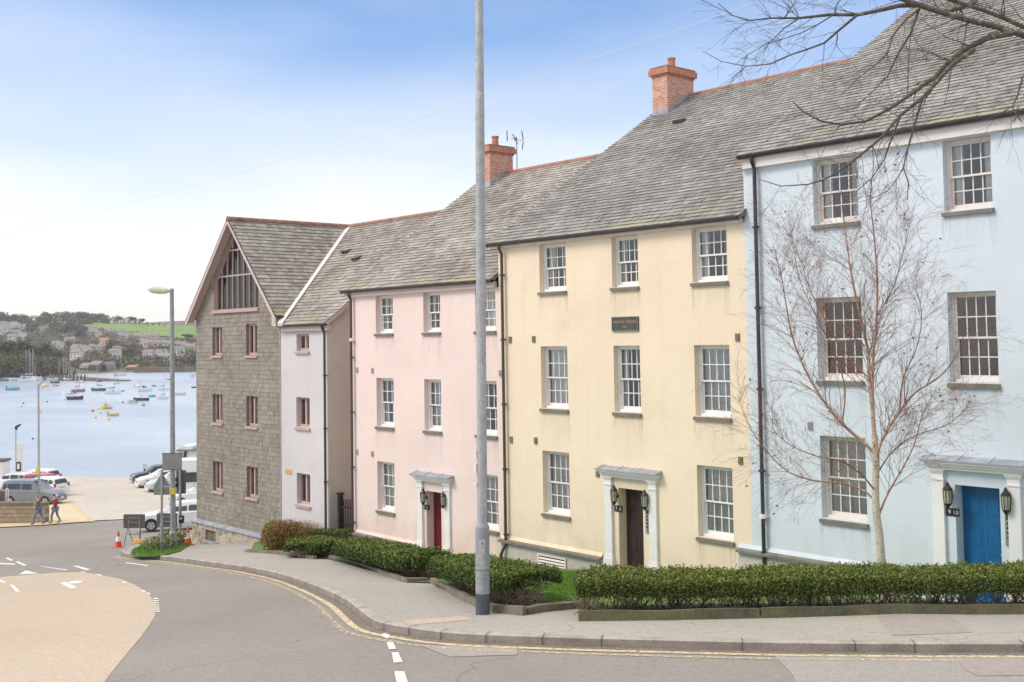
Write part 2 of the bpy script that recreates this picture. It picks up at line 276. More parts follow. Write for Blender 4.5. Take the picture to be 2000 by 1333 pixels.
def paint(name, c, rough=.3): MT[name] = simple(name, c, .04, 1, rough, coat=.6); return MT[name]
paint('white_paint', (.80,.80,.79)); paint('grey_paint', (.20,.215,.24)); paint('red_paint', (.50,.03,.035)); paint('dark_paint', (.03,.03,.035)); paint('silver_paint', (.62,.63,.64))
paint('navy_hull', (.03,.035,.07)); paint('maroon_hull', (.10,.025,.04)); paint('green_hull', (.07,.13,.09)); paint('lightblue_hull', (.20,.42,.55)); paint('cream_hull', (.74,.70,.58)); paint('yellow_hull', (.75,.52,.09))
paint('orange_hull', (.72,.22,.06)); paint('teal_hull', (.05,.42,.36)); paint('blue_canvas', (.05,.09,.28), .8); paint('teak', (.35,.18,.10), .7)
MT['tyre'] = simple('black_rubber', (.022,.022,.022), .2, 5, .85); MT['rim'] = simple('alloy_wheel', (.52,.52,.53), .1, 4, .35, 0, .6)
MT['lens_red'] = simple('red_lamp_lens', (.45,.02,.02), .1, 4, .2); MT['lens_clear'] = simple('clear_lamp_lens', (.7,.72,.74), .1, 4, .15); MT['plate_y'] = simple('yellow_number_plate', (.75,.58,.08), .05, 4, .5)
MT['plate_w'] = simple('white_number_plate', (.75,.75,.72), .05, 4, .5)
MT['skin'] = simple('skin', (.56,.34,.25), .06, 6, .6); MT['denim'] = simple('blue_denim', (.16,.22,.32), .15, 8, .9); MT['jacket_brown'] = simple('brown_jacket_cloth', (.17,.10,.085), .12, 6, .9)
MT['jacket_red'] = simple('dark_red_jacket_cloth', (.30,.03,.035), .12, 6, .85); MT['shoe_tan'] = simple('tan_leather', (.42,.22,.08), .1, 6, .7); MT['shoe_dark'] = simple('dark_shoe', (.06,.07,.09), .1, 6, .7)
MT['hair_ginger'] = simple('ginger_hair', (.38,.14,.05), .2, 12, .8); MT['hair_grey'] = simple('dark_hair', (.05,.045,.045), .2, 12, .8); MT['dark_cloth'] = simple('dark_cloth', (.06,.05,.055), .1, 6, .9)
MT['sign_back'] = simple('grey_sign_back', (.27,.28,.25), .1, 3, .6, 0, .2); MT['sign_dark'] = simple('dark_sign_back', (.125,.115,.11), .12, 3, .6); MT['yellow_box'] = simple('yellow_plastic', (.80,.58,.05), .06, 3, .4)
MT['cone_o'] = simple('orange_red_cone_plastic', (.78,.09,.04), .06, 5, .45); MT['cone_w'] = simple('reflective_white_band', (.82,.82,.82), .04, 5, .4)
MT['sand'] = simple('orange_sandbag', (.62,.36,.12), .12, 8, .9); MT['lumin'] = simple('yellowed_lamp_cover', (.66,.64,.50), .06, 5, .35)

# ------------------------------------------------------------------ mesh builder and scene helpers
class MB:
    def __init__(s): s.v = []; s.f = []; s.m = []; s.t = []; s.e = []; s.mats = []
    def mi(s, mat):
        mat = MT[mat] if isinstance(mat, str) else mat
        if mat not in s.mats: s.mats.append(mat)
        return s.mats.index(mat)
    def face(s, pts, mat, tint=0.0, eave=0.0):
        b = len(s.v); s.v.extend([tuple(map(float, p)) for p in pts]); s.f.append(tuple(range(b, b+len(pts)))); s.m.append(s.mi(mat)); s.t.append(tint); s.e.append(eave)
    def mesh(s, verts, faces, mat, tint=0.0):
        b = len(s.v); s.v.extend([tuple(map(float, p)) for p in verts]); i = s.mi(mat)
        for f in faces: s.f.append(tuple(b+k for k in f)); s.m.append(i); s.t.append(tint); s.e.append(0.0)
    def box(s, lo, hi, mat, tint=0.0):
        (x0,y0,z0), (x1,y1,z1) = lo, hi
        if x0 > x1: x0, x1 = x1, x0
        if y0 > y1: y0, y1 = y1, y0
        if z0 > z1: z0, z1 = z1, z0
        V = [(x0,y0,z0),(x1,y0,z0),(x1,y1,z0),(x0,y1,z0),(x0,y0,z1),(x1,y0,z1),(x1,y1,z1),(x0,y1,z1)]
        s.mesh(V, [(0,3,2,1),(4,5,6,7),(0,1,5,4),(1,2,6,5),(2,3,7,6),(3,0,4,7)], mat, tint)
    def prism(s, poly, vec, mat, tint=0.0):      # closed polygon swept along vec
        n = len(poly); A = [np.array(p, float) for p in poly]; B = [p+np.array(vec, float) for p in A]
        s.mesh(A+B, [tuple(range(n))[::-1], tuple(range(n, 2*n))] + [(i, (i+1) % n, n+(i+1) % n, n+i) for i in range(n)], mat, tint)
    def tube(s, P, R, mat, seg=8, tint=0.0, cap=True):
        P = [np.array(p, float) for p in P]; n = len(P)
        if isinstance(R, (int, float)): R = [R]*n
        b = len(s.v); i = s.mi(mat); up = np.array([0,0,1.0]); prev = None
        for k in range(n):
            d = P[min(k+1, n-1)]-P[max(k-1, 0)]; L = np.linalg.norm(d); d = d/(L if L > 1e-9 else 1)
            a = prev if prev is not None else (np.array([1.0,0,0]) if abs(d[2]) > .9 else up)
            a = a-d*np.dot(a, d); a /= (np.linalg.norm(a)+1e-12); prev = a; c = np.cross(d, a)
            for j in range(seg):
                t = 2*pi*j/seg; s.v.append(tuple(P[k]+R[k]*(a*cos(t)+c*sin(t))))
        for k in range(n-1):
            tt = tint[k] if isinstance(tint, list) else tint
            for j in range(seg):
                s.f.append((b+k*seg+j, b+k*seg+(j+1) % seg, b+(k+1)*seg+(j+1) % seg, b+(k+1)*seg+j)); s.m.append(i); s.t.append(tt); s.e.append(0.0)
        if cap and seg > 3:
            tt = tint[0] if isinstance(tint, list) else tint
            s.f.append(tuple(b+j for j in range(seg))[::-1]); s.m.append(i); s.t.append(tt); s.e.append(0.)
            s.f.append(tuple(b+(n-1)*seg+j for j in range(seg))); s.m.append(i); s.t.append(tt); s.e.append(0.)
    def lathe(s, base, prof, mat, seg=12, tint=0.0):   # prof: (radius, z)
        V = []; b = np.array(base, float)
        for r, z in prof:
            for j in range(seg): t = 2*pi*j/seg; V.append(b+np.array([r*cos(t), r*sin(t), z]))
        n = len(prof); Fs = [(k*seg+j, k*seg+(j+1) % seg, (k+1)*seg+(j+1) % seg, (k+1)*seg+j) for k in range(n-1) for j in range(seg)]
        Fs += [tuple(range(seg))[::-1], tuple((n-1)*seg+j for j in range(seg))]; s.mesh(V, Fs, mat, tint)
    def xform(s, M):
        s.v = [tuple(M @ Vector(p)) for p in s.v]; return s
def wloc(o):
    v = Vector((0,0,0))
    while o is not None: v = v+o.location; o = o.parent
    return v
def build(name, mb, parent=None, local=False, smooth=False, origin=None):
    off = Vector((0,0,0))
    if parent is not None and not local: off = wloc(parent)
    if parent is None and origin is not None: off = Vector(origin)
    me = bpy.data.meshes.new(name); me.from_pydata([(p[0]-off.x, p[1]-off.y, p[2]-off.z) for p in mb.v], [], mb.f)
    for m in mb.mats: me.materials.append(m)
    me.polygons.foreach_set('material_index', mb.m)
    if any(mb.t):
        a = me.attributes.new('tint', 'FLOAT', 'FACE'); a.data.foreach_set('value', mb.t)
    if any(mb.e):
        a = me.attributes.new('eave', 'FLOAT', 'FACE'); a.data.foreach_set('value', mb.e)
    if smooth: me.polygons.foreach_set('use_smooth', [True]*len(me.polygons))
    me.update(); o = bpy.data.objects.new(name, me); COL.objects.link(o); o.parent = parent
    if parent is None and origin is not None: o.location = off
    return o
def tag(o, label=None, cat=None, group=None, kind=None):
    if label: o['label'] = label
    if cat: o['category'] = cat
    if group: o['group'] = group
    if kind: o['kind'] = kind
    return o
def thing(name, label, cat, loc=(0,0,0), rz=0, group=None):
    o = bpy.data.objects.new(name, None); COL.objects.link(o); o.location = Vector([float(x) for x in loc]); o.rotation_euler = (0,0,rz); o.empty_display_size = .3
    return tag(o, label, cat, group)
KIDS = {}
def copy_tree(o, parent=None):
    c = o.copy(); COL.objects.link(c); c.parent = parent
    for ch in [x for x in COL.objects if x.parent == o]: copy_tree(ch, c)
    return c
def place(root, loc, rz, label, scale=1):
    c = copy_tree(root); c.location = Vector([float(x) for x in loc]); c.rotation_euler = (0,0,rz); c.scale = (scale,)*3; c['label'] = label; return c

# ------------------------------------------------------------------ ground, road, pavement
def drape(name, poly, off, mat, grid=1.0, hf=None, kind='structure'):
    bm = bmesh.new(); vs = [bm.verts.new((p[0], p[1], 0)) for p in poly]; f = bm.faces.new(vs); bmesh.ops.triangulate(bm, faces=[f])
    xs = [p[0] for p in poly]; ys = [p[1] for p in poly]
    for ax, lo, hi in ((0, min(xs), max(xs)), (1, min(ys), max(ys))):
        k = math.floor(lo/grid)+1
        while k*grid < hi:
            co = [0,0,0]; co[ax] = k*grid; no = [0,0,0]; no[ax] = 1
            bmesh.ops.bisect_plane(bm, geom=bm.verts[:]+bm.edges[:]+bm.faces[:], plane_co=co, plane_no=no, dist=1e-6); k += 1
    X = np.array([(v.co.x, v.co.y) for v in bm.verts]); Z = (hf or hh)(X[:,0], X[:,1])
    for v, z in zip(bm.verts, Z): v.co.z = z+off
    bmesh.ops.triangulate(bm, faces=bm.faces[:]); bmesh.ops.recalc_face_normals(bm, faces=bm.faces[:])
    if bm.faces and sum(f.normal.z for f in bm.faces) < 0: bmesh.ops.reverse_faces(bm, faces=bm.faces[:])
    me = bpy.data.meshes.new(name); bm.to_mesh(me); bm.free(); me.materials.append(MT[mat]); o = bpy.data.objects.new(name, me); COL.objects.link(o)
    if kind: o['kind'] = kind
    return o
def ribbon(mb, P, a, b, z0, mat, step=.3, z1=None, z0b=None):
    """strip along ground polyline P between lateral offsets a and b (left positive)"""
    P = catmull([(p[0], p[1]) for p in P], step); n = len(P); L = []; R = []
    for k in range(n):
        d = P[min(k+1, n-1)]-P[max(k-1, 0)]; d /= np.linalg.norm(d)+1e-9; nrm = np.array([-d[1], d[0]]); L.append(P[k]+nrm*a); R.append(P[k]+nrm*b)
    zl = hh([p[0] for p in L], [p[1] for p in L]); zr = hh([p[0] for p in R], [p[1] for p in R]); z1 = z0 if z1 is None else z1
    for k in range(n-1):
        mb.face([(L[k][0],L[k][1],zl[k]+z0), (L[k+1][0],L[k+1][1],zl[k+1]+z0), (R[k+1][0],R[k+1][1],zr[k+1]+z1), (R[k][0],R[k][1],zr[k]+z1)][::-1] if a > b else
                [(L[k][0],L[k][1],zl[k]+z0), (L[k+1][0],L[k+1][1],zl[k+1]+z0), (R[k+1][0],R[k+1][1],zr[k+1]+z1), (R[k][0],R[k][1],zr[k]+z1)], mat)
LAND = [(-130,-17.5),(-88.4,15.1),(-40,53),(-40,75),(62,75),(62,-60),(-130,-60)]
WZ = -14.5
gl = drape('ground', LAND, -.25, 'earth', 4.0)
qm = MB()
for i in range(len(LAND)):
    a, b = LAND[i], LAND[(i+1) % len(LAND)]; n = 10
    for k in range(n):
        p = (a[0]+(b[0]-a[0])*k/n, a[1]+(b[1]-a[1])*k/n); q = (a[0]+(b[0]-a[0])*(k+1)/n, a[1]+(b[1]-a[1])*(k+1)/n)
        qm.face([(p[0],p[1],WZ-1), (q[0],q[1],WZ-1), (q[0],q[1],h(*q)-.0), (p[0],p[1],h(*p)-.0)], 'stonewall')
tag(build('quay_edge', qm), kind='structure')
wm = MB(); wm.face([tuple(lvl(-2600, -50, WZ)), tuple(lvl(2600, -50, WZ)), tuple(lvl(2600, 2650, WZ)), tuple(lvl(-2600, 2650, WZ))], 'water'); tag(build('water', wm), kind='structure')
KERB = [(241,1086),(262,1089),(300,1092),(350,1097),(400,1104),(450,1111),(500,1119),(540,1128),(580,1140),(625,1157.5),(675,1182.5),(700,1202.5),(725,1222),(750,1232),(800,1241),(862,1250),(950,1256),(1060,1260),(1175,1264),(1450,1271),(1670,1274),(2000,1275)]
KW = [gp(x, y)[:2] for x, y in KERB]; KW += [KW[-1]+(KW[-1]-KW[-2])*3]
NOSE = [gp(x, y)[:2] for x, y in [(375,1047),(330,1050),(290,1058),(262,1066),(246,1073),(237,1080)]]
KALL = NOSE+KW
KC = catmull(KALL, .5)
drape('road', [(-60,-55),(60,-55),(60,-2),(30,6),(-24,16),(-60,30)], 0.0, 'asphalt', .75)
pv = [tuple(p) for p in KC]; end = pv[-1]
PAVE = pv+[(34,end[1]+2),(34,12),(-19,12),(-19.3,1.5)]
drape('pavement', PAVE, .10, 'paving', .5)
km = MB(); ribbon(km, KALL, .0, -.0001, 0, 'kerb'); km = MB()
# kerb: front face, rounded top edge and top
KD = 1
def kerb(mb, P, H=.115, w=.14):
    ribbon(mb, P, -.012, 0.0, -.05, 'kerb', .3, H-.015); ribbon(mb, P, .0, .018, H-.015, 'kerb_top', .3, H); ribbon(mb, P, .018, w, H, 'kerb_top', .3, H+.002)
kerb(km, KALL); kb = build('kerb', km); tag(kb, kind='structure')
jm = MB(); Pk = catmull([(p[0], p[1]) for p in KALL], .92)
for i in range(1, len(Pk)-1):
    d = Pk[i+1]-Pk[i-1]; d /= np.linalg.norm(d); n = np.array([-d[1], d[0]]); c = Pk[i]; z = h(*c)
    a = c-n*.018; b = c+n*.15
    jm.face([(a[0]-d[0]*.006,a[1]-d[1]*.006,z-.03),(a[0]+d[0]*.006,a[1]+d[1]*.006,z-.03),(a[0]+d[0]*.006,a[1]+d[1]*.006,z+.113),(a[0]-d[0]*.006,a[1]-d[1]*.006,z+.113)], 'earth')
    jm.face([(a[0]-d[0]*.006,a[1]-d[1]*.006,z+.12),(a[0]+d[0]*.006,a[1]+d[1]*.006,z+.12),(b[0]+d[0]*.006,b[1]+d[1]*.006,z+.122),(b[0]-d[0]*.006,b[1]-d[1]*.006,z+.122)], 'earth')
tag(build('kerb_joints', jm), kind='structure')
# surfaces on the road
BUFF = [(-60,1132),(0,1128),(60,1123),(110,1119),(160,1118),(190,1122),(230,1130),(262,1142),(288,1158),(301,1175),(305,1190),(302,1205),(292,1222),(275,1245),(250,1275),(225,1305),(203,1334),(180,1380),(-60,1380)]
drape('buff_road_surface', [tuple(p[:2]) for p in gpoly(BUFF)], .004, 'buff', .5)
drape('pale_road_patch', [tuple(p[:2]) for p in gpoly([(1510,1279),(1700,1282),(2000,1282),(2060,1282),(2060,1345),(1560,1345),(1548,1318)])], .004, 'asphalt_light', .5)
drape('pale_road_strip', [tuple(p[:2]) for p in gpoly([(822,1262),(900,1262),(1010,1265),(1010,1280),(880,1284),(862,1278)])], .005, 'asphalt_light', .5)
drape('reddish_road_patch', [tuple(p[:2]) for p in gpoly([(1870,1288),(2060,1288),(2060,1320),(1910,1322),(1885,1310)])], .009, 'paving_red', .5)
drape('pavement_patch_buff', [tuple(p[:2]) for p in gpoly([(788,1213),(905,1204),(925,1211),(800,1222)], .1)], .104, 'buff', .5)
drape('pavement_patch_red', [tuple(p[:2]) for p in gpoly([(1712,1203),(1850,1201),(1900,1236),(1742,1242)], .1)], .104, 'paving_red', .5)
CPK = [(-60,1033),(0,1030),(80,1026),(182,1018.5),(240,1016),(290,1015),(360,1013),(430,1008)]
cpk = [tuple(p[:2]) for p in gpoly(CPK)]
drape('car_park', cpk+[(-24,14),(-40,52.8),(-88.4,14.9),(-129,-17),(-129,-40)], .05, 'carpark', 2.0)
drape('sandy_paving', [tuple(p[:2]) for p in gpoly([(-60,1033),(0,1030),(80,1026),(180,1018.5),(160,1001),(134,978),(60,985),(-60,990)], .05)], .056, 'carpark_buff', 2.0)
mk = MB()
KL = [gp(x, y)[:2] for x, y in [(252,1079),(241,1086)]+KERB[1:]]
ribbon(mk, KL[1:], -.20, -.31, .008, 'yellow_line_new'); ribbon(mk, KL[1:], -.42, -.52, .008, 'yellow_line')
tag(build('double_yellow_lines', mk), kind='structure')
MT['grit'] = worn_paint('gutter_grit', (.30,.235,.17), .50)
mk = MB(); ribbon(mk, KL[1:], -.005, -.19, .006, 'grit'); tag(build('gutter_grit', mk), kind='structure')
mk = MB()
ribbon(mk, [gp(x, y, .06)[:2] for x, y in [(182,1019),(160,1000),(134,977),(128,965)]], -.12, .12, .064, 'yellow_line_new')
ribbon(mk, [gp(x, y, .06)[:2] for x, y in [(262,937),(285,952),(305,962),(330,975)]], -.12, .12, .064, 'yellow_line_new')
tag(build('car_park_lines', mk), kind='structure')
wl = MB()
def flatpx(pts, off=.009): 
    P = [gp(x, y) for x, y in pts]; wl.face([(p[0], p[1], h(p[0], p[1])+off) for p in P][::-1], 'white_line')
for q in [[(755,1256),(768,1256),(774,1269),(760,1270)],[(765,1276),(778,1276),(787,1295),(769,1296)],[(770,1313),(790,1313),(797,1335),(775,1336)],
          [(10,1091),(16,1090),(27,1095),(21,1096)],[(30,1098),(36,1097),(53,1105),(46,1106)],[(0,1100),(30,1102),(30,1104),(0,1103)],[(77,1107),(83,1107),(135,1114),(128,1115)],[(141,1106),(152,1106),(177,1113),(168,1115)],
          [(50,1115),(76,1121),(37,1123)],[(0,1133),(12,1138),(8,1140),(0,1137)],[(18,1143),(25,1143),(40,1156),(31,1157)],[(158,1117),(166,1117.5),(166,1119),(158,1118.5)],[(190,1122),(200,1124),(199,1126),(189,1124)],
          [(240,1137),(250,1138),(245,1140),(238,1139)],[(277,1153),(284,1155),(283,1158),(276,1156)],[(287,1158),(294,1160),(293,1163),(286,1160)],
          [(116,1139),(128,1138),(152,1148),(139,1151)],[(132,1138),(146,1135.5),(158,1135),(161,1138),(150,1140.5),(136,1141)],[(750,1238),(761,1241),(757,1249),(744,1243)],[(245,1099),(290,1105),(289,1107),(246,1101)]]: flatpx(q)
for i in range(7): a = i*4.2; flatpx([(299+i*.9,1169+a),(309+i*.5,1169+a),(310+i*.4,1171.2+a),(300+i*.8,1171.2+a)])
tag(build('white_road_markings', wl), kind='structure')
# ------------------------------------------------------------------ slate courses
def slates(mb, O, U, V, N, Lv, bounds, mat, e=.2, w=.3, tint=(0,1), raise_=.024, eave=True, seed=1):
    r = random.Random(seed); O, U, V, N = (np.array(a, float) for a in (O, U, V, N)); v = 0.0; k = 0
    while v < Lv-.02:
        v1 = min(v+e, Lv); rt = r.uniform(-.10, .10)
        for (a0, b0, a1, b1) in bounds(v, v1):
            off = (k % 2)*w*.5+r.uniform(-.03, .03); n0 = math.floor((min(a0, a1)-off)/w)-1; u = off+n0*w
            while u < max(b0, b1):
                ww = w*r.uniform(.82, 1.18); x0, x1 = u, u+ww; u = x1
                g = .004; q0, q1 = max(x0+g, a0), min(x1-g, b0); p0, p1 = max(x0+g, a1), min(x1-g, b1)
                if q1-q0 < .01 and p1-p0 < .01: continue
                if q1 < q0: q0 = q1 = (a0 if x1 < a0+.05 else b0)
                if p1 < p0: p0 = p1 = (a1 if x1 < a1+.05 else b1)
                l = raise_*r.uniform(.75, 1.35); sl = r.uniform(-.004, .004)
                A = O+U*q0+V*(v+r.uniform(-.008, .004))+N*(l+sl); B = O+U*q1+V*(v+r.uniform(-.008, .004))+N*(l-sl); C = O+U*p1+V*(v1+.006)+N*.002; D = O+U*p0+V*(v1+.006)+N*.002
                t = min(1, max(.001, r.uniform(*tint)**1.0+rt)); ev = max(0, 1-v/.7) if eave else 0
                mb.face([A, B, C, D], mat, t, ev); mb.face([A-N*(l-.003), B-N*(l-.003), B, A], mat, .001, 0)  # butt edge in darkest tint: damp slate edge plus painted shadow line between courses
        v += e; k += 1
def rect_bounds(a, b): return lambda v, v1: [(a, b, a, b)]
def ridge(mb, A, B, r=.10):
    A, B = np.array(A, float), np.array(B, float); L = np.linalg.norm(B-A); n = max(1, int(L/.45)); d = (B-A)/n
    for i in range(n):
        p = A+d*i; q = A+d*(i+1)-d*.02; mb.tube([p, p+d*.12, q], [r*1.06, r, r*.98], 'terra', 10)
def wall_grid(mb, s0, s1, z0, z1, ops, mat, Y=0.0, depth=.3, rev=None):
    xs = sorted({s0, s1} | {o[0] for o in ops} | {o[1] for o in ops}); zs = sorted({z0, z1} | {o[2] for o in ops} | {o[3] for o in ops})
    for i in range(len(xs)-1):
        for j in range(len(zs)-1):
            cx, cz = (xs[i]+xs[i+1])/2, (zs[j]+zs[j+1])/2
            if any(o[0] < cx < o[1] and o[2] < cz < o[3] for o in ops): continue
            mb.face([(xs[i],Y,zs[j]), (xs[i+1],Y,zs[j]), (xs[i+1],Y,zs[j+1]), (xs[i],Y,zs[j+1])], mat)
    for (a, b, c, d) in [o[:4] for o in ops]:
        y1 = Y+depth; m = rev or mat
        mb.face([(a,Y,c),(a,Y,d),(a,y1,d),(a,y1,c)], m); mb.face([(b,Y,c),(b,y1,c),(b,y1,d),(b,Y,d)], m)
        mb.face([(a,Y,d),(b,Y,d),(b,y1,d),(a,y1,d)], m); mb.face([(a,Y,c),(a,y1,c),(b,y1,c),(b,Y,c)], m)
def curtain(a, b, c, d, y, mat='curtain', amp=.018, seed=0):
    r = random.Random(seed); mb = MB(); n = max(4, int((b-a)/.022)); ph = r.uniform(0, 6); f = r.uniform(32, 46); V = []
    for i in range(n+1):
        x = a+(b-a)*i/n; yy = y+amp*sin(f*x+ph+1.2*sin(3*x))
        V += [(x, yy, c), (x, yy*1.0, d)]
    mb.mesh(V, [(2*i, 2*i+2, 2*i+3, 2*i+1) for i in range(n)], mat); return mb
def sash_window(parent, a, b, c, d, nx=4, style='sides', trim='white_trim', Y0=.145, seed=0, lab=None):
    fr = MB(); sl = MB(); gb = MB(); W = b-a; fw = .055
    # box frame
    fr.box((a+.002,Y0,c+.002), (a+fw,Y0+.13,d-.002), trim); fr.box((b-fw,Y0,c+.002), (b-.002,Y0+.13,d-.002), trim)
    fr.box((a+fw,Y0,d-.06), (b-fw,Y0+.13,d-.002), trim); fr.box((a+fw,Y0-.02,c+.002), (b-fw,Y0+.13,c+.055), trim)
    zi0, zi1 = c+.055, d-.06; zm = (zi0+zi1)/2-.01
    def sash(z0, z1, y, bot, top):
        x0, x1 = a+fw, b-fw; st = .04
        fr.box((x0,y,z0), (x0+st,y+.035,z1), trim); fr.box((x1-st,y,z0), (x1,y+.035,z1), trim)
        fr.box((x0+st,y-.001,z0), (x1-st,y+.036,z0+bot), trim); fr.box((x0+st,y-.001,z1-top), (x1-st,y+.036,z1), trim)
        for i in range(1, nx):
            x = x0+st+(x1-x0-2*st)*i/nx; fr.box((x-.011,y+.004,z0+bot), (x+.011,y+.03,z1-top), trim)
        zc = (z0+bot+z1-top)/2; fr.box((x0+st,y+.002,zc-.011), (x1-st,y+.028,zc+.011), trim)
        gb.face([(x0+st,y+.02,z0+bot), (x1-st,y+.02,z0+bot), (x1-st,y+.02,z1-top), (x0+st,y+.02,z1-top)], 'glass')
    sash(zm-.02, zi1, Y0+.03, .04, .035); sash(zi0, zm+.02, Y0+.075, .075, .04)
    w = build('window', fr, parent); build('glass', gb, w)
    sl.prism([(a-.03,-.065,c-.095), (a-.03,-.065,c-.02), (a-.03,Y0-.001,c-.001), (a-.03,Y0-.001,c-.095)], (W+.06-.0,0,0), 'sill'); build('sill', sl, w); st_ = MB(); hh_ = random.Random(seed*13+1).uniform(.5, 1.1)
    for (xa_, xb_, am_) in ((a-.06, a+.12, .55), (a+.12, b-.12, .25), (b-.12, b+.06, .55)):
        for k_ in range(8): st_.face([(xa_,-.0025,c-.10-hh_*(k_+1)/8), (xb_,-.0025,c-.10-hh_*(k_+1)/8), (xb_,-.0025,c-.10-hh_*k_/8), (xa_,-.0025,c-.10-hh_*k_/8)], 'streak', am_*(1-k_/8)**1.3*.5)
    build('rain_stain', st_, w)
    y = Y0+.145; r = random.Random(seed*7+3)
    if style == 'full': build('curtain', curtain(a+.03, b-.03, c, d, y, 'curtain', .02, seed), w)
    elif style == 'net': build('curtain', curtain(a+.03, b-.03, c, d, y, 'net', .012, seed), w)
    elif style == 'sides':
        k = r.uniform(.26, .36)*W; build('curtain', curtain(a+.02, a+k, c, d, y, 'curtain', .02, seed), w); build('curtain', curtain(b-k, b-.02, c, d, y, 'curtain', .02, seed+9), w)
    elif style == 'red':
        k = .3*W; build('curtain', curtain(a+.02, a+k, c, d, y, 'net', .02, seed), w); build('curtain', curtain(b-k*1.2, b-.02, c, d, y, 'redcurtain', .02, seed+9), w)
    return w
def casement(parent, a, b, c, d, Y0=.12, seed=0, split=.55, style='net'):
    fr = MB(); gb = MB(); sl = MB(); fw = .07; t = 'pink_frame'; W = b-a
    fr.box((a+.002,Y0,c+.002), (a+fw,Y0+.1,d-.002), t); fr.box((b-fw,Y0,c+.002), (b-.002,Y0+.1,d-.002), t); fr.box((a+fw,Y0,d-fw), (b-fw,Y0+.1,d-.002), t); fr.box((a+fw,Y0-.01,c+.002), (b-fw,Y0+.1,c+fw+.02), t)
    xm = a+W*split; fr.box((xm-.045,Y0-.012,c+fw), (xm+.045,Y0+.09,d-fw), t)
    gb.face([(a+fw,Y0+.05,c+fw), (b-fw,Y0+.05,c+fw), (b-fw,Y0+.05,d-fw), (a+fw,Y0+.05,d-fw)], 'glass')
    w = build('window', fr, parent); build('glass', gb, w); sl.prism([(a-.05,-.07,c-.10), (a-.05,-.07,c-.02), (a-.05,Y0-.012,c+.0), (a-.05,Y0-.012,c-.10)], (W+.10,0,0), 'pink_frame'); build('sill', sl, w)
    build('curtain', curtain(a+.03, b-.03, c, d, Y0+.2, style, .012, seed), w); return w
def tube_part(name, P, R, mat, parent, seg=10):
    m = MB(); m.tube(P, R, mat, seg); return build(name, m, parent)
def downpipe(parent, s, ztop, zbot, mat, kick=None, white=None, Y=-.10):
    m = MB(); P = [(s,-.2,ztop), (s,-.2,ztop-.08), (s,Y,ztop-.25), (s,Y,zbot+.75)]
    if kick: P += [(s,Y,zbot+.7), (s+kick,Y-.07,zbot+.42), (s+kick,Y-.07,zbot)]
    else: P += [(s,Y,zbot)]
    m.tube(P, .042, mat, 10); z = ztop-1.1
    for z in np.arange(zbot+.95, ztop-.5, 1.75):
        m.tube([(s,Y,z-.035), (s,Y,z+.035)], .055, mat, 10); m.box((s-.085,Y-.012,z-.02), (s+.085,Y+.012,z+.02), mat); m.box((s-.02,Y,z-.015), (s+.02,-.002,z+.015), mat)
    p = build('downpipe', m, parent, smooth=False)
    if white is not None:
        q = MB(); q.tube([(s,Y,white-.05), (s,Y,white+.05)], .058, 'white_trim', 10); q.box((s-.08,Y-.02,white-.03), (s+.08,-.003,white+.03), 'white_trim'); build('bracket', q, p)
    return p
def gutter(parent, s0, s1, z, mat, fascia, ztop_wall, trim='cream_trim', Y=-.20):
    m = MB(); r = .062; poly = [(s0, Y+r*cos(t), z+r*sin(t)) for t in [pi+pi*k/6 for k in range(7)]]; poly += [(s0, Y+r*.85, z+.004), (s0, Y-r*.85, z+.004)]
    m.prism(poly, (s1-s0,0,0), mat); m.box((s0,Y-r-.006,z-.006), (s1,Y-r+.012,z+.012), mat); g = build('gutter', m, parent)
    f = MB(); f.box((s0+.06,-.125,ztop_wall+.001), (s1-.02,-.001,z-.03), trim); f.box((s0+.06,-.14,z-.05), (s1-.02,-.1251,z+.0), mat); build('fascia', f, parent)
def lantern(parent, s, z, Y=-.14):
    m = MB(); m.box((s-.03,Y+.02,z-.05), (s+.03,-.003,z+.02), 'black_metal'); m.lathe((s,Y,z), [(.012,.27),(.03,.24),(.045,.2),(.085,.15),(.095,.125),(.088,.12)], 'black_metal', 8)
    m.lathe((s,Y,z), [(.075,-.125),(.06,-.16),(.03,-.20),(.012,-.23)], 'black_metal', 8)
    for k in range(8):
        t = 2*pi*k/8; m.tube([(s+.088*cos(t),Y+.088*sin(t),z+.122), (s+.072*cos(t),Y+.072*sin(t),z-.128)], .007, 'black_metal', 4)
    l = build('wall_lantern', m, parent); g = MB(); g.lathe((s,Y,z), [(.080,.12),(.066,-.125)], 'lampglass', 8); build('lantern_glass', g, l)
def text_mesh(txt, size, mat, ext=.003):
    c = bpy.data.curves.new('lettering', 'FONT'); c.body = txt; c.size = size; c.extrude = ext; c.align_x = 'CENTER'; c.align_y = 'CENTER'; c.materials.append(MT[mat])
    o = bpy.data.objects.new('tmp', c); COL.objects.link(o); bpy.context.view_layer.update(); me = bpy.data.meshes.new_from_object(o.evaluated_get(bpy.context.evaluated_depsgraph_get()))
    COL.objects.unlink(o); bpy.data.objects.remove(o); me.materials.clear(); me.materials.append(MT[mat]); return me
def lettering(name, txt, size, mat, loc, parent, rx=pi/2, rz=0):
    me = text_mesh(txt, size, mat); o = bpy.data.objects.new(name, me); COL.objects.link(o); o.parent = parent; o.location = Vector([float(x) for x in loc])-wloc(parent); o.rotation_euler = (rx, 0, rz); return o
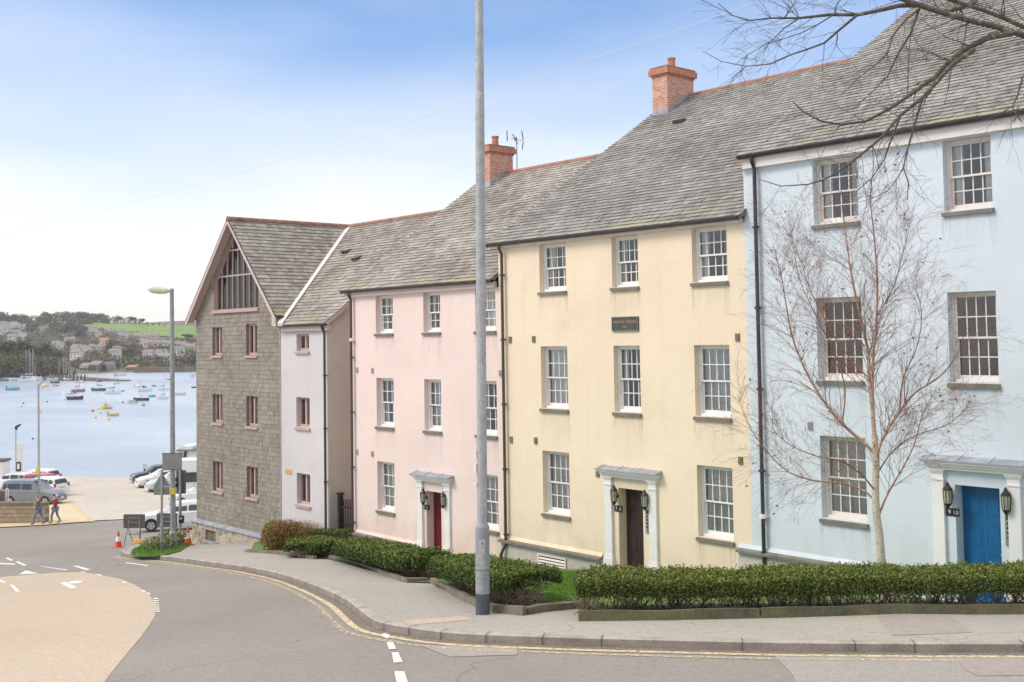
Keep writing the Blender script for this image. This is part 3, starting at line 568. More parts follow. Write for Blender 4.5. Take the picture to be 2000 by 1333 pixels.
def doorway(parent, a, b, zb, zt, mat, num, wallmat, lamps, cz, pil, plate_z, inter_z):
    """a..b opening, zb foot, zt head, cz canopy underside, pil (left out, right out)"""
    Yd = .27; m = MB(); m.box((a+.002,Yd,zb+.002), (b-.002,Yd+.05,zt-.002), mat); W = b-a
    for (u0, u1) in ((.12,.46), (.54,.88)):
        for (v0, v1) in ((.06,.17), (.22,.43), (.48,.68), (.73,.78+.14)):
            x0, x1 = a+W*u0, a+W*u1; z0, z1 = zb+(zt-zb)*v0, zb+(zt-zb)*v1
            m.box((x0,Yd-.006,z0), (x1,Yd+.001,z0+.018), mat); m.box((x0,Yd-.006,z1-.018), (x1,Yd+.001,z1), mat); m.box((x0,Yd-.006,z0+.018), (x0+.018,Yd+.001,z1-.018), mat); m.box((x1-.018,Yd-.006,z0+.018), (x1,Yd+.001,z1-.018), mat)
            m.box((x0+.05,Yd-.009,z0+.05), (x1-.05,Yd+.001,z1-.05), mat)
    d = build('door', m, parent); hm = MB(); hm.lathe((b-.1,Yd-.05,zb+.95), [(.01,0),(.028,.01),(.028,.045),(.01,.055)], 'steel', 8); hm.box((b-.11,Yd-.03,zb+.96), (b-.09,Yd-.009,zb+.99), 'steel'); build('handle', hm, d)
    t = 'white_trim'; pw = .23; pl0, pr1 = pil
    for x0 in (pl0, pr1-pw):
        q = MB()
        q.box((x0,-.075,zb+.42), (x0+pw,-.001,cz-.16), t); q.box((x0-.035,-.115,zb-.12), (x0+pw+.035,-.001,zb+.34), t); q.box((x0-.02,-.095,zb+.34), (x0+pw+.02,-.001,zb+.42), t)
        q.box((x0-.02,-.092,cz-.30), (x0+pw+.02,-.0012,cz-.27), t); q.box((x0-.018,-.095,cz-.16), (x0+pw+.018,-.001,cz-.125), t); q.box((x0-.035,-.115,cz-.125), (x0+pw+.035,-.001,cz-.09), t)
        build('pilaster', q, parent)
    q = MB(); q.box((pl0-.04,-.12,cz-.09), (pr1+.04,-.001,cz-.03), t); q.box((pl0-.08,-.17,cz-.03), (pr1+.08,-.001,cz+.03), t); q.box((pl0-.13,-.23,cz+.03), (pr1+.13,-.001,cz+.07), t)
    c = build('door_canopy', q, parent); q = MB(); q.prism([(pl0-.15,-.26,cz+.07), (pl0-.15,-.26,cz+.095), (pl0-.15,-.002,cz+.165), (pl0-.15,-.002,cz+.07)], (pr1-pl0+.30,0,0), 'lead')
    k = pl0
    while k < pr1: q.tube([(k,-.262,cz+.10), (k,-.004,cz+.195)], .007, 'lead', 6); k += .6
    build('lead_cover', q, c)
    st = MB(); st.box((pl0-.05,-.34,zb-.35), (pr1+.05,-.125,zb-.03), 'kerb_top'); st.box((a,-.1249,zb-.35), (b,.30,zb-.001), 'kerb_top'); build('doorstep', st, parent)
    for (s, z) in lamps: lantern(parent, s, z)
    n = MB(); nx = lamps[0][0]+.02; n.box((nx-.13,-.012,plate_z-.075), (nx+.13,-.001,plate_z+.075), 'black_metal'); pl = build('number_plate', n, parent)
    [lettering('numeral', q_, .11, 'white_letter', (nx+(i_-(len(num.split())-1)/2)*.12,-.016,plate_z), pl) for i_, q_ in enumerate(num.split())]
    n = MB(); ix = lamps[1][0]; n.box((ix-.085,-.03,inter_z-.30), (ix+.085,-.001,inter_z+.30), 'steel')
    n.box((ix-.06,-.034,inter_z+.16), (ix+.06,-.03,inter_z+.25), 'black_metal')
    for k in range(4): n.box((ix-.055,-.034,inter_z+.08-k*.085), (ix-.005,-.03,inter_z+.12-k*.085), 'black_metal'); n.box((ix+.02,-.034,inter_z+.08-k*.085), (ix+.055,-.03,inter_z+.12-k*.085), 'white_letter')
    build('entry_panel', n, parent)
def roof_block(parent, s0, s1, Ye, ze, Yr, zr, mat, seed, left_ext=True):
    m = MB(); L = sqrt((Yr-Ye)**2+(zr-ze)**2); V = np.array([0,(Yr-Ye)/L,(zr-ze)/L]); N = np.array([0,-V[2],V[1]])
    O = np.array([0,Ye,ze])
    m.face([(s0,Ye,ze-.01), (s1,Ye,ze-.01), (s1,Yr,zr-.01), (s0,Yr,zr-.01)], mat, .01); m.face([(s0,Yr,zr-.01), (s1,Yr,zr-.01), (s1,2*Yr-Ye,ze), (s0,2*Yr-Ye,ze)], mat, .3)
    for s in (s0, s1): m.prism([(s,Ye,ze-.01), (s,Yr,zr-.01), (s,Yr,zr-.14), (s,Ye+.02,ze-.10)], (.02 if s == s0 else -.02,0,0), 'sill')
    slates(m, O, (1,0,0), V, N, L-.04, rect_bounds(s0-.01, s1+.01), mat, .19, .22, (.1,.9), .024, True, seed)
    r = build('roof', m, parent); rm = MB(); ridge(rm, (s0,Yr,zr-.015), (s1,Yr,zr-.015)); build('ridge_tiles', rm, r); return r, (O, V, N)
def chimney(parent, s0, s1, y0, y1, zb, zt, pots=1):
    m = MB(); m.box((s0,y0,zb), (s1,y1,zt-.26), 'brick'); e = .05
    m.box((s0-.03,y0-.03,zt-.26), (s1+.03,y1+.03,zt-.2), 'brick2'); m.box((s0-.09,y0-.09,zt-.20), (s1+.09,y1+.09,zt-.02), 'brick2'); m.box((s0-.05,y0-.05,zt-.02), (s1+.05,y1+.05,zt+.05), 'terra')
    c = build('chimney', m, parent); p = MB(); xc, yc = (s0+s1)/2, (y0+y1)/2-.05; p.lathe((xc,yc,zt+.05), [(.15,0),(.145,.05),(.12,.06),(.115,.30),(.135,.31),(.135,.36),(.09,.36)], 'brick2', 14); build('chimney_pot', p, c)
    return c
def small_vents(parent, px, Y=0.0, mat='edging'):
    for (x, y) in px:
        p = onY(x, y); m = MB(); m.box((p[0]-.055,-.028,p[2]-.085), (p[0]+.055,-.001,p[2]+.085), mat)
        for k in range(3): m.box((p[0]-.045,-.034,p[2]-.06+k*.045), (p[0]+.045,-.028,p[2]-.04+k*.045), 'sill')
        build('wall_vent', m, parent)
def gutz(x, y, Y): return onY(x, y, Y)[2]

# ------------------------------------------------------------------ the three coloured houses
def terrace_house(spec):
    s0, s1, z0, z1 = spec['s0'], spec['s1'], spec['z0'], spec['fz']
    root = thing(spec['name'], spec['label'], 'house', ((s0+s1)/2, 0, z0+.8), 0, None)
    ops = []; wins = []
    for ci_, (a, b) in enumerate(spec['cols']):
        for ri_, (bz, tz) in enumerate(spec['rows']):
            if ri_ == 2 and ci_ == 1: continue
            wins.append((a, b, bz+.095, tz, spec['styles'][ri_][ci_], ci_*3+ri_)); ops.append((a, b, bz+.095, tz))
    da, db, dz0, dz1 = spec['door']; ops.append((da, db, dz0, dz1))
    m = MB(); w = spec['wall']; wall_grid(m, s0, s1, z0, z1, ops, w); Yb = 2*spec['Yr']
    m.face([(s0,0,z0), (s0,0,z1), (s0,Yb,z1), (s0,Yb,z0)], w); m.face([(s1,0,z0), (s1,Yb,z0), (s1,Yb,z1), (s1,0,z1)], w); m.face([(s0,Yb,z0), (s0,Yb,z1), (s1,Yb,z1), (s1,Yb,z0)], w)
    for s in (s0+.001, s1-.001): m.face([(s,0,z1), (s,Yb,z1), (s,spec['Yr'],spec['zr']-.15)], w)
    m.face([(s0,0,z1), (s1,0,z1), (s1,-.13,z1+.0), (s0,-.13,z1)], 'white_trim')
    build('wall', m, root)
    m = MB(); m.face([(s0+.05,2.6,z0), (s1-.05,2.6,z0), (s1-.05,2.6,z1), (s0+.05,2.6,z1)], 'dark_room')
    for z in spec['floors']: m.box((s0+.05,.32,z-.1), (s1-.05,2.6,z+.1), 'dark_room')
    build('interior', m, root)
    for (a, b, c, d, st, k) in wins: sash_window(root, a, b, c, d, spec['nx'], st, 'white_trim' if spec['name'] != 'blue_house' else 'cream_trim', seed=k+spec['seed'])
    doorway(root, da, db, dz0, dz1, spec['doormat'], spec['num'], w, spec['lamps'], spec['cz'], spec['pil'], spec['plate_z'], spec['inter_z'])
    r, pl = roof_block(root, spec['rs0'], spec['rs1'], -.26, spec['ze'], spec['Yr'], spec['zr'], spec['slate'], spec['seed'])
    gutter(root, spec['rs0']-.02, spec['gs1'], spec['ze']-.015, spec['pipe'], None, z1, 'cream_trim' if spec['name'] != 'pink_house' else 'pink_trim')
    for (a, b, zt, zb) in spec['plinths']:
        q = MB(); q.box((a,-.06,zb), (b,-.001,zt-.11), 'plinth'); q.prism([(a,-.16,zt-.11), (a,-.16,zt-.055), (a,-.001,zt), (a,-.001,zt-.11)], (b-a,0,0), 'sill')
        q.prism([(a,-.06,zt-.02), (a,-.001,zt+.07), (a,-.001,zt-.02)], (b-a,0,0), w); build('plinth', q, root)
    return root, r, pl
B_E = gutz(1842, 243, -.2)
def dr(x0, x1, yt, x_, yb): return (onY(x0, yt)[0], onY(x1, yt)[0], onY(x_, yb)[2], onY(x0, yt)[2])
yd = dr(1207.5, 1255, 953, 1230, 1123.5); pd = dr(832.4, 861.5, 958.8, 846, 1087); bd = dr(1864.7, 1951.7, 947, 1900, 950); bd = (bd[0], bd[1], -5.05, bd[3])
print('doors', yd, pd, bd, 'B_E', B_E)
def lampz(x, y): p = onY(x, y, -.14); return (p[0], p[2])
yspec = dict(name='yellow_house', label='pale yellow rendered house with dark brown door, between the pink and blue houses', s0=-.55, s1=7.74, z0=-6.7, fz=2.49, floors=[.55,-2.4], nx=4,
  cols=[(1.102,2.098),(3.721,4.585),(6.248,7.246)], rows=[(1.145,2.483),(-1.899,-.195),(-4.619,-2.915)], styles=[['sides','sides','sides'],['full','red','net'],['full','none','full']],
  door=yd, wall='yellow_wall', doormat='brown_door', num='7 8', lamps=[lampz(1199,969), lampz(1259,979)], cz=onY(1181,923,-.1)[2], pil=(onY(1180.5,1000,-.08)[0], onY(1281,1000,-.08)[0]),
  plate_z=onY(1201,993)[2], inter_z=onY(1260,1016)[2], rs0=-.78, rs1=7.80, gs1=7.74, ze=gutz(1300,440,-.2)+.02, Yr=7.63, zr=7.64, slate='slate', seed=3, pipe='brown_pipe',
  plinths=[(-.56,3.24,-5.36,-6.6), (5.02,7.70,-5.50,-6.6)])
print('yellow ze', yspec['ze'])
pspec = dict(name='pink_house', label='pink rendered house with deep red door, left of the yellow house', s0=-7.86, s1=-.551, z0=-7.4, fz=1.44, floors=[-.6,-3.4], nx=3,
  cols=[(-6.46,-5.546),(-3.989,-3.176),(-1.569,-.70)], rows=[(.161,1.429),(-2.726,-1.137),(-5.316,-3.721)], styles=[['sides','sides','full'],['sides','net','sides'],['full','none','full']],
  door=pd, wall='pink_wall', doormat='red_door', num='5', lamps=[lampz(826.3,972), lampz(865,978.5)], cz=onY(815,932,-.1)[2], pil=(onY(814.5,1000,-.08)[0], onY(877,1000,-.08)[0]),
  plate_z=onY(828,990)[2], inter_z=onY(865,1007)[2], rs0=-8.10, rs1=-.60, gs1=-.60, ze=gutz(800,560,-.2)+.02, Yr=5.93, zr=5.86, slate='slate_warm', seed=5, pipe='brown_pipe',
  plinths=[(-7.87,-4.42,-6.02,-7.3), (-2.75,-.70,-6.12,-7.3)])
bspec = dict(name='blue_house', label='pale blue rendered house with bright blue door, at the right behind the birch', s0=7.741, s1=17.9, z0=-6.2, fz=3.65, floors=[1.5,-1.5], nx=4,
  cols=[(9.507,10.549),(12.367,13.30),(15.35,16.35)], rows=[(2.188,3.623),(-1.025,.756),(-3.853,-2.077)], styles=[['sides','sides','net'],['none','none','sides'],['full','none','full']],
  door=bd, wall='blue_wall', doormat='blue_door', num='9 10', lamps=[lampz(1851,970), lampz(1965,982)], cz=onY(1822,906,-.1)[2], pil=(onY(1821,1000,-.08)[0], onY(1993,1000,-.08)[0]),
  plate_z=onY(1853,1000)[2], inter_z=onY(1967,1033)[2], rs0=onY(1439,318,-.26)[0], rs1=18.2, gs1=18.2, ze=B_E+.02, Yr=8.6, zr=0, slate='slate', seed=8, pipe='black_pipe',
  plinths=[(7.40,11.35,-4.60,-6.1), (14.2,17.9,-4.40,-6.1)])
_q = onS(1740, 50, bspec['rs0']); _sl = (_q[2]-bspec['ze'])/(_q[1]+.26); bspec['zr'] = bspec['ze']+_sl*(bspec['Yr']+.26); print('blue roof slope', _sl, bspec['rs0'], bspec['ze'])
def fit_ridge(sp, x, y):
    q = onS(x, y, sp['rs0']); print(sp['name'], 'slope px', (q[2]-sp['ze'])/(q[1]+.26), 'spec', (sp['zr']-sp['ze'])/(sp['Yr']+.26))
fit_ridge(yspec, 1180, 300); fit_ridge(pspec, 868, 415)
yh, yroof, ypl = terrace_house(yspec); ph, proof, ppl = terrace_house(pspec); bh, broof, bpl = terrace_house(bspec)
downpipe(yh, onY(984,800,-.1)[0], yspec['ze']-.05, -6.2, 'brown_pipe', kick=-.12, Y=-.10)
downpipe(ph, onY(687,800,-.1)[0], pspec['ze']-.05, -6.7, 'brown_pipe', kick=-.12, white=onY(684,664,-.1)[2])
downpipe(bh, onY(1485,800,-.1)[0], bspec['ze']-.05, -5.6, 'black_pipe', kick=-.14, white=onY(1493,1009,-.1)[2])
small_vents(yh, [(997,664),(1043,663),(1441,659),(999,859),(1047,861),(1447,900),(1168,925)]); small_vents(ph, [(698,723),(728,724),(698,883),(728,887),(978,729)], mat='pink_frame'); small_vents(bh, [(1583,832)], mat='lead')
# terrace plaque
pc = onY(1222, 633); m = MB(); m.box((pc[0]-.43,-.035,pc[2]-.175), (pc[0]+.43,-.001,pc[2]+.175), 'plaque')
for (x0,x1,z0,z1) in ((-.43,.43,.155,.175),(-.43,.43,-.175,-.155),(-.43,-.41,-.155,.155),(.41,.43,-.155,.155)): m.box((pc[0]+x0,-.045,pc[2]+z0),(pc[0]+x1,-.035,pc[2]+z1),'sill')
pq = build('plaque', m, yh); lettering('lettering', 'ANCHOR TERRACE', .088, 'gold', (pc[0],-.04,pc[2]+.045), pq); lettering('lettering', '2006', .075, 'gold', (pc[0],-.04,pc[2]-.075), pq)
# louvred vent in the yellow plinth
a = onY(1051, 1080, -.06); b = onY(1107, 1113, -.06); m = MB(); zt, zb = a[2], a[2]-.52
m.box((a[0],-.10,zb), (a[0]+.05,-.0611,zt), 'cream_trim'); m.box((b[0]-.05,-.10,zb), (b[0],-.0611,zt), 'cream_trim'); m.box((a[0]+.05,-.10,zt-.05), (b[0]-.05,-.0611,zt), 'cream_trim')
m.box((a[0]+.05,-.070,zb), (b[0]-.05,-.0612,zt-.05), 'black_metal')
for k in range(6): z = zt-.1-k*.075; m.prism([(a[0]+.05,-.105,z-.03), (a[0]+.05,-.0701,z+.012), (a[0]+.05,-.0701,z)], (b[0]-a[0]-.1,0,0), 'cream_trim')
build('louvre_vent', m, yh)
def chim_at(root, sp, xl, xc, xr, yb, yt_, Yf):
    a = onY(xl, yb, Yf)[0]; b = onY(xc, yb, Yf)[0]; k = None
    for i in range(400):
        Y = Yf+i*.01
        if onS(xr, yb, b)[1] <= Y: k = Y; break
    yb_ = onS(xr, yb-15, b)[1]; zt = onY(xc, yt_, Yf-.09)[2]; print('chimney', a, b, Yf, yb_, zt); return chimney(root, a, b, Yf, yb_, sp['zr']-2.2, zt)
cy = chim_at(yh, yspec, 1275, 1304, 1355, 205, 128, 6.55)
cpk_ = chim_at(ph, pspec, 938, 957, 1002, 345, 283, 5.15)
def flash(c, s0, s1, y0, y1, pl, sp):
    O, V, N = pl; m = MB(); sl = V[2]/V[1]
    z = lambda y: sp['ze']+(y+.26)*sl
    m.box((s0-.008,y0-.008,z(y0)-.1), (s1+.008,y0+.05,z(y0)+.16), 'lead'); m.prism([(s1+.001,y0,z(y0)-.05), (s1+.001,sp['Yr'],sp['zr']-.05), (s1+.001,sp['Yr'],sp['zr']+.14), (s1+.001,y0,z(y0)+.16)], (.012,0,0), 'lead'); build('flashing', m, c)
bb = [v.co for v in cy.data.vertices]
flash(cy, onY(1275,205,6.55)[0], onY(1304,205,6.55)[0], 6.55, 0, ypl, yspec); flash(cpk_, onY(938,345,5.15)[0], onY(957,345,5.15)[0], 5.15, 0, ppl, pspec)
def roof_vent(parent, pl, sp, x, y):
    O, V, N = pl; r = ray(x, y); t = np.dot(O-CAM, N)/np.dot(r, N); p = CAM+t*r; m = MB()
    A = p+N*.03; m.mesh([A-np.array([.17,0,0]), A+np.array([.17,0,0]), A+np.array([.15,0,0])+V*.32, A-np.array([.15,0,0])+V*.32, A-np.array([.17,0,0])+N*.11, A+np.array([.17,0,0])+N*.11], [(0,1,5,4),(4,5,2,3),(1,2,5),(0,4,3)], 'plaque'); build('roof_vent', m, parent)
roof_vent(yroof, ypl, yspec, 1324, 243)
# television aerial on the pink house
m = MB(); ap = onS(1010, 330, -6.6); top = onS(1009, 268, -6.6); m.tube([ap-np.array([0,0,1.0]), top], .018, 'galv', 6)
def rodpx(P, r=.012, mt='black_metal'): m.tube([onS(x, y, -6.6) for x, y in P], r, mt, 5)
rodpx([(1000,262),(1012,281)], .014, 'galv'); rodpx([(990,256),(991,276)], .018); rodpx([(1019,256),(1022,274)], .018); rodpx([(1022,277),(1020,292)], .018); rodpx([(998,270),(1022,276)], .01, 'galv')
rodpx([(1003,264),(1006,276)], .02, 'galv'); rodpx([(1007,268),(1009,281)], .02, 'galv'); build('tv_aerial', m, ph)

# ------------------------------------------------------------------ lilac house
LS0, LS1 = -12.33, -9.23; LE = .62; LR_Y, LR_Z = 5.06, 4.66
lh = thing('lilac_house', 'narrow pale lilac house with pink window frames beside the slate clad gable', 'house', (-10.8, 0, -7.0))
m = MB(); wt = [(onY(579,653.4)[0], onY(603.5,653.4)[0], onY(579,691.5)[2]+.1, onY(579,653.4)[2]), (-11.293,-10.426,onY(579.6,839.5)[2]+.1,onY(579.6,776)[2]), (-11.293,-10.426,onY(579.6,989.6)[2]+.1,onY(579.6,923.6)[2])]
wall_grid(m, LS0, LS1, -8, .40, wt, 'lilac_wall', 0, .25); build('wall', m, lh)
m = MB(); m.face([(LS1,.0,-8), (LS1,10.1,-8), (LS1,10.1,.55), (LS1,LR_Y,LR_Z-.12), (LS1,0,.55)], 'side_wall'); m.face([(LS1-.25,0,-8), (LS1,0.001,-8), (LS1,0.001,.4), (LS1-.25,0,.4)], 'lilac_wall'); build('side_wall', m, lh)
m = MB(); m.box((LS0,2,-8), (LS1-.3,2.1,.4), 'dark_room'); build('interior', m, lh)
for k, (a, b, c, d) in enumerate(wt): casement(lh, a, b, c, d, .13, 40+k, .5, 'net')
KG = 1.06; GA = -15.62; GZ = 4.66; kv = (LR_Z-LE)/(LR_Y+.26)
L = sqrt((LR_Y+.26)**2+(LR_Z-LE)**2); V = np.array([0,(LR_Y+.26)/L,(LR_Z-LE)/L]); N = np.array([0,-V[2],V[1]]); O = np.array([0,-.26,LE])
def lb(v, v1):
    f = lambda q: GA+(GZ-(LE+q*V[2]))/KG
    return [(f(v)+.07, -9.05, f(v1)+.07, -9.05)]
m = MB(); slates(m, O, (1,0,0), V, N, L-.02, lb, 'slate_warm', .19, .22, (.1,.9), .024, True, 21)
m.face([(GA+(GZ-LE)/KG,-.26,LE-.01), (-9.05,-.26,LE-.01), (-9.05,LR_Y,LR_Z-.01), (GA,LR_Y,LR_Z-.01)], 'slate_warm', .01); m.face([(GA,LR_Y,LR_Z-.01), (-8.0,LR_Y,LR_Z-.01), (-8.0,10.4,LE), (GA,10.4,LE)], 'slate_warm', .3)
m.prism([(-9.05,-.26,LE-.01), (-9.05,LR_Y,LR_Z-.01), (-9.05,LR_Y,LR_Z-.15), (-9.05,-.20,LE-.12)], (-.03,0,0), 'pink_trim')
# the roof carries on behind the pink house
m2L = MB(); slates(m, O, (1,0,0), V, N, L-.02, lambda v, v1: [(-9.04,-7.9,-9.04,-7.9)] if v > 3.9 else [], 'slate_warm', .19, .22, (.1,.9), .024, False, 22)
lr = build('roof', m, lh); rm = MB(); ridge(rm, (GA,LR_Y,LR_Z), (-7.9,LR_Y,LR_Z)); build('ridge_tiles', rm, lr)
m = MB(); p0 = np.array([GA+(GZ-LE)/KG-.02,-.30,LE+.02]); p1 = np.array([GA+.02,LR_Y-.02,GZ-.0]); dd = (p1-p0); dd /= np.linalg.norm(dd); sd = np.cross(dd, (0,0,1)); sd /= np.linalg.norm(sd); up = np.array([0,0,.06])
m.face([p0-sd*.10+up, p0+sd*.10+up, p1+sd*.10+up, p1-sd*.10+up], 'silver_lead'); m.face([p0-sd*.10+up, p0+sd*.10+up, p0+sd*.10-up, p0-sd*.1-up], 'silver_lead')
build('valley_flashing', m, lr)
class _S: pass
lsp = dict(); roof_vent(lr, (O, V, N), None, 673, 497); roof_vent(lr, (O, V, N), None, 693, 511)
gutter(lh, LS0+.15, -9.05, LE-.015, 'brown_pipe', None, .40, 'pink_trim')
downpipe(lh, onY(634.5,800,-.1)[0], LE-.05, -7.3, 'brown_pipe')
m = MB(); q = onY(564,922); m.box((q[0]-.22,-.012,q[2]-.08), (q[0]+.22,-.001,q[2]+.08), 'sand'); build('wall_plate', m, lh)

MT['brown_blind'] = simple('brown_blind', (.15,.105,.085), .15, 2, .9)
# ------------------------------------------------------------------ slate clad gable building
SS0, SS1 = -18.87, -12.35; ZB = -6.88
sg = thing('slate_clad_building', 'grey slate clad gable building with tall dark glazed triangle under its peak', 'building', (-15.6, 0, -7.9))
PY, PX = MB(), None
zl, zr_ = GZ-KG*(GA-SS0), GZ-KG*(SS1-GA)
gl_px = [(418.8,607.0),(505,607.0),(505,541),(458.2,446),(418.8,541)]
gpts = [onY(x, y) for x, y in gl_px]; g0, g1 = gpts[0][0], gpts[1][0]; gz0 = gpts[0][2]; gz1 = gpts[2][2]; gap = gpts[3]; gap = (GA-.05, gap[2])
wn = [(-17.48,-16.70,-.531+.1,.70),(-14.805,-14.0,-.531+.1,.70),(-17.48,-16.70,-3.06+.1,-1.872),(-14.805,-14.0,-3.06+.1,-1.872),(-17.48,-16.70,-5.663+.1,-4.443),(-14.805,-14.0,-5.663+.1,-4.443)]
# real window rows from the photograph
wn = [(a, b, onY(416 if a < -16 else 482, yb)[2]+.1, onY(416 if a < -16 else 482, yt)[2]) for (a, b, yt, yb) in
      [(-17.48,-16.70,637.2,699.4),(-14.805,-14.0,633.7,699.4),(-17.48,-16.70,767.5,829.9),(-14.805,-14.0,770.8,837.4),(-17.48,-16.70,898,963.2),(-14.805,-14.0,909.5,975.5)]]
m = MB(); ze_ = .0
wall_grid(m, SS0, SS1, ZB-1.4, .92, wn, 'cladding', 0, .25)
m.face([(SS0,0,.92), (g0,0,.92), (g0,0,min(gz1, GZ-KG*(GA-g0))-.0), (SS0,0,zl)], 'cladding', .2); m.face([(g1,0,.92), (SS1,0,.92), (SS1,0,zr_), (g1,0,GZ-KG*(g1-GA)-.1)], 'cladding', .2)
m.face([(g0,0,.92), (g1,0,.92), (g1,0,gz0), (g0,0,gz0)], 'cladding', .2)
m.face([(g0,0,gz1), (gap[0],0,gap[1]), (gap[0],0,GZ-.1), (g0,0,GZ-KG*(GA-g0)-.05)], 'cladding', .2); m.face([(g1,0,gz1), (g1,0,GZ-KG*(g1-GA)-.05), (gap[0],0,GZ-.1), (gap[0],0,gap[1])], 'cladding', .2)
for s in (SS0, SS1): m.face([(s,0,ZB-1.4), (s,10,ZB-1.4), (s,10,.92), (s,0,.92)], 'cladding', .3)
P = [(g0,gz0),(g1,gz0),(g1,gz1),gap,(g0,gz1)]
for i in range(5): (xa, za), (xb, zb_) = P[i], P[(i+1) % 5]; m.face([(xa,0,za), (xb,0,zb_), (xb,.3,zb_), (xa,.3,za)], 'pink_frame')
build('wall', m, sg)
def wb(v, v1):
    z, z2 = ZB+v, ZB+v1; a0 = max(SS0, GA-(GZ-.12-z)/KG); b0 = min(SS1, GA+(GZ-.12-z)/KG); a1 = max(SS0, GA-(GZ-.12-z2)/KG); b1 = min(SS1, GA+(GZ-.12-z2)/KG)
    zm = (z+z2)/2; holes = [(a-.01, b+.01) for (a, b, c, d) in wn if c-.02 < zm < d+.02]
    if gz0-.08 < zm < gz1: holes.append((g0-.05, g1+.05))
    elif gz1 <= zm < gap[1]: f = (zm-gz1)/(gap[1]-gz1); holes.append((g0+(gap[0]-g0)*f-.04, g1+(gap[0]-g1)*f+.04))
    out = []; cur = (a0, a1)
    for (x, y) in sorted(holes):
        if x > cur[0]: out.append((cur[0], x, cur[1], x))
        cur = (y, y)
    if cur[0] < b0: out.append((cur[0], b0, cur[1], b1))
    return out
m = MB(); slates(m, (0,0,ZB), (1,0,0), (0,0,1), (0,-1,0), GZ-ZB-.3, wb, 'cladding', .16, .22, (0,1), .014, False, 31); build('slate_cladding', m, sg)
for k, (a, b, c, d) in enumerate(wn): casement(sg, a, b, c, d, .10, 60+k, .5, 'net')
m = MB(); m.box((SS0+.1,1.8,-8), (SS1-.1,1.9,.7), 'dark_room'); m.face([(g0-.3,.45,gz0-.4), (g1+.3,.45,gz0-.4), (GA,.45,GZ-.3)], 'brown_blind'); build('interior', m, sg)
# glazed triangle
fr = MB(); Y0 = .10; t = 'pink_frame'
def bar(x0, z0, x1, z1, w=.035, dpt=.09, y=None):
    y = Y0 if y is None else y; a = np.array([x0,0,z0]); b = np.array([x1,0,z1]); d = (b-a)/np.linalg.norm(b-a); n = np.array([-d[2],0,d[0]])*w; fr.prism([a-n+[0,y,0], a+n+[0,y,0], b+n+[0,y,0], b-n+[0,y,0]], (0,dpt,0), t)
for i in range(5): bar(*P[i], *P[(i+1) % 5], .03)
def topz(x): return gz1+(gap[1]-gz1)*((x-g0)/(gap[0]-g0) if x < gap[0] else (g1-x)/(g1-gap[0]))
tz = [onY(458,538)[2], onY(458,488)[2]]
n = 8; MT['mull'] = simple('grey_mauve_mullion', (.44,.38,.37), .05, 3, .5)
t = 'mull'
for i in range(1, n): x = g0+(g1-g0)*i/n; bar(x, gz0, x, topz(x), .015, .06, Y0-.01)
for z in tz:
    f = max(0, (z-gz1)/(gap[1]-gz1)); bar(g0+(gap[0]-g0)*f, z, g1+(gap[0]-g1)*f, z, .028, .06, Y0-.012)
gwin = build('gable_window', fr, sg); gm = MB(); gm.face([(x,Y0+.04,z) for x, z in P], 'gable_glass'); build('glass', gm, gwin)
sm = MB(); sm.box((g0-.06,-.09,gz0-.12), (g1+.06,Y0,gz0-.001), 'pink_frame'); build('sill', sm, gwin)
cm = curtain(g0+.05, g1-.05, gz0, gz0+1.9, .5, 'net', .04, 5)
# roof of the gable
m = MB(); Lg = (GZ-1.0)*1.0; EA = 3.50
Lr = sqrt(EA**2+(EA*KG)**2); VR = np.array([-EA,0,EA*KG])/Lr; NR = np.array([VR[2],0,-VR[0]]); OR = np.array([GA+EA,0,GZ-EA*KG])
def gb_(v, v1):
    f = lambda q: ((GZ-EA*KG+q*VR[2])-LE)/kv-.26
    return [(-.32, max(-.32, f(v)-.06), -.32, max(-.32, f(v1)-.06))]
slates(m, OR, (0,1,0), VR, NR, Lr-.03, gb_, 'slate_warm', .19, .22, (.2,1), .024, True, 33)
m.face([(GA+EA,-.32,GZ-EA*KG-.01), (GA+EA,.3,GZ-EA*KG-.01), (GA,LR_Y,GZ-.01), (GA,-.32,GZ-.01)], 'slate_warm', .01)
m.face([(GA,-.32,GZ-.01), (GA,10.4,GZ-.01), (GA-EA,10.4,GZ-EA*KG), (GA-EA,-.32,GZ-EA*KG)], 'slate_warm', .4)
gr = build('roof', m, sg); rm = MB(); ridge(rm, (GA,-.34,GZ), (GA,LR_Y,GZ)); build('ridge_tiles', rm, gr)
m = MB()
for sgn in (1, -1):
    x1, z1 = GA+sgn*(EA+.02), GZ-(EA+.02)*KG; x0, z0 = GA, GZ+.0
    m.prism([(x0,-.34,z0-.015), (x1,-.34,z1-.015), (x1,-.34,z1-.20), (x1-sgn*.08,-.34,z1-.16), (x0,-.34,z0-.17)], (0,.045,0), 'pink_trim')
    m.prism([(x0,-.345,z0+.02), (x1,-.345,z1+.02), (x1,-.345,z1-.03), (x0,-.345,z0-.03)], (0,.03,0), 'brown_pipe')
    m.face([(x0,-.30,z0-.10), (x1,-.30,z1-.10), (x1,0,z1-.10), (x0,0,z0-.10)], 'pink_trim')
m.box((GA+EA-.30,-.30,GZ-EA*KG-.36), (GA+EA+.0,.0-.002,GZ-EA*KG-.05), 'pink_trim')
build('bargeboard', m, sg)
m = MB(); m.box((GA+EA-.02,-.30,GZ-EA*KG-.09), (GA+EA+.10,.5,GZ-EA*KG-.02), 'brown_pipe'); build('gutter', m, sg)
m = MB(); m.box((SS1-.02,-.02,ZB), (SS1+.03,.0,.5), 'lead'); build('corner_trim', m, sg)
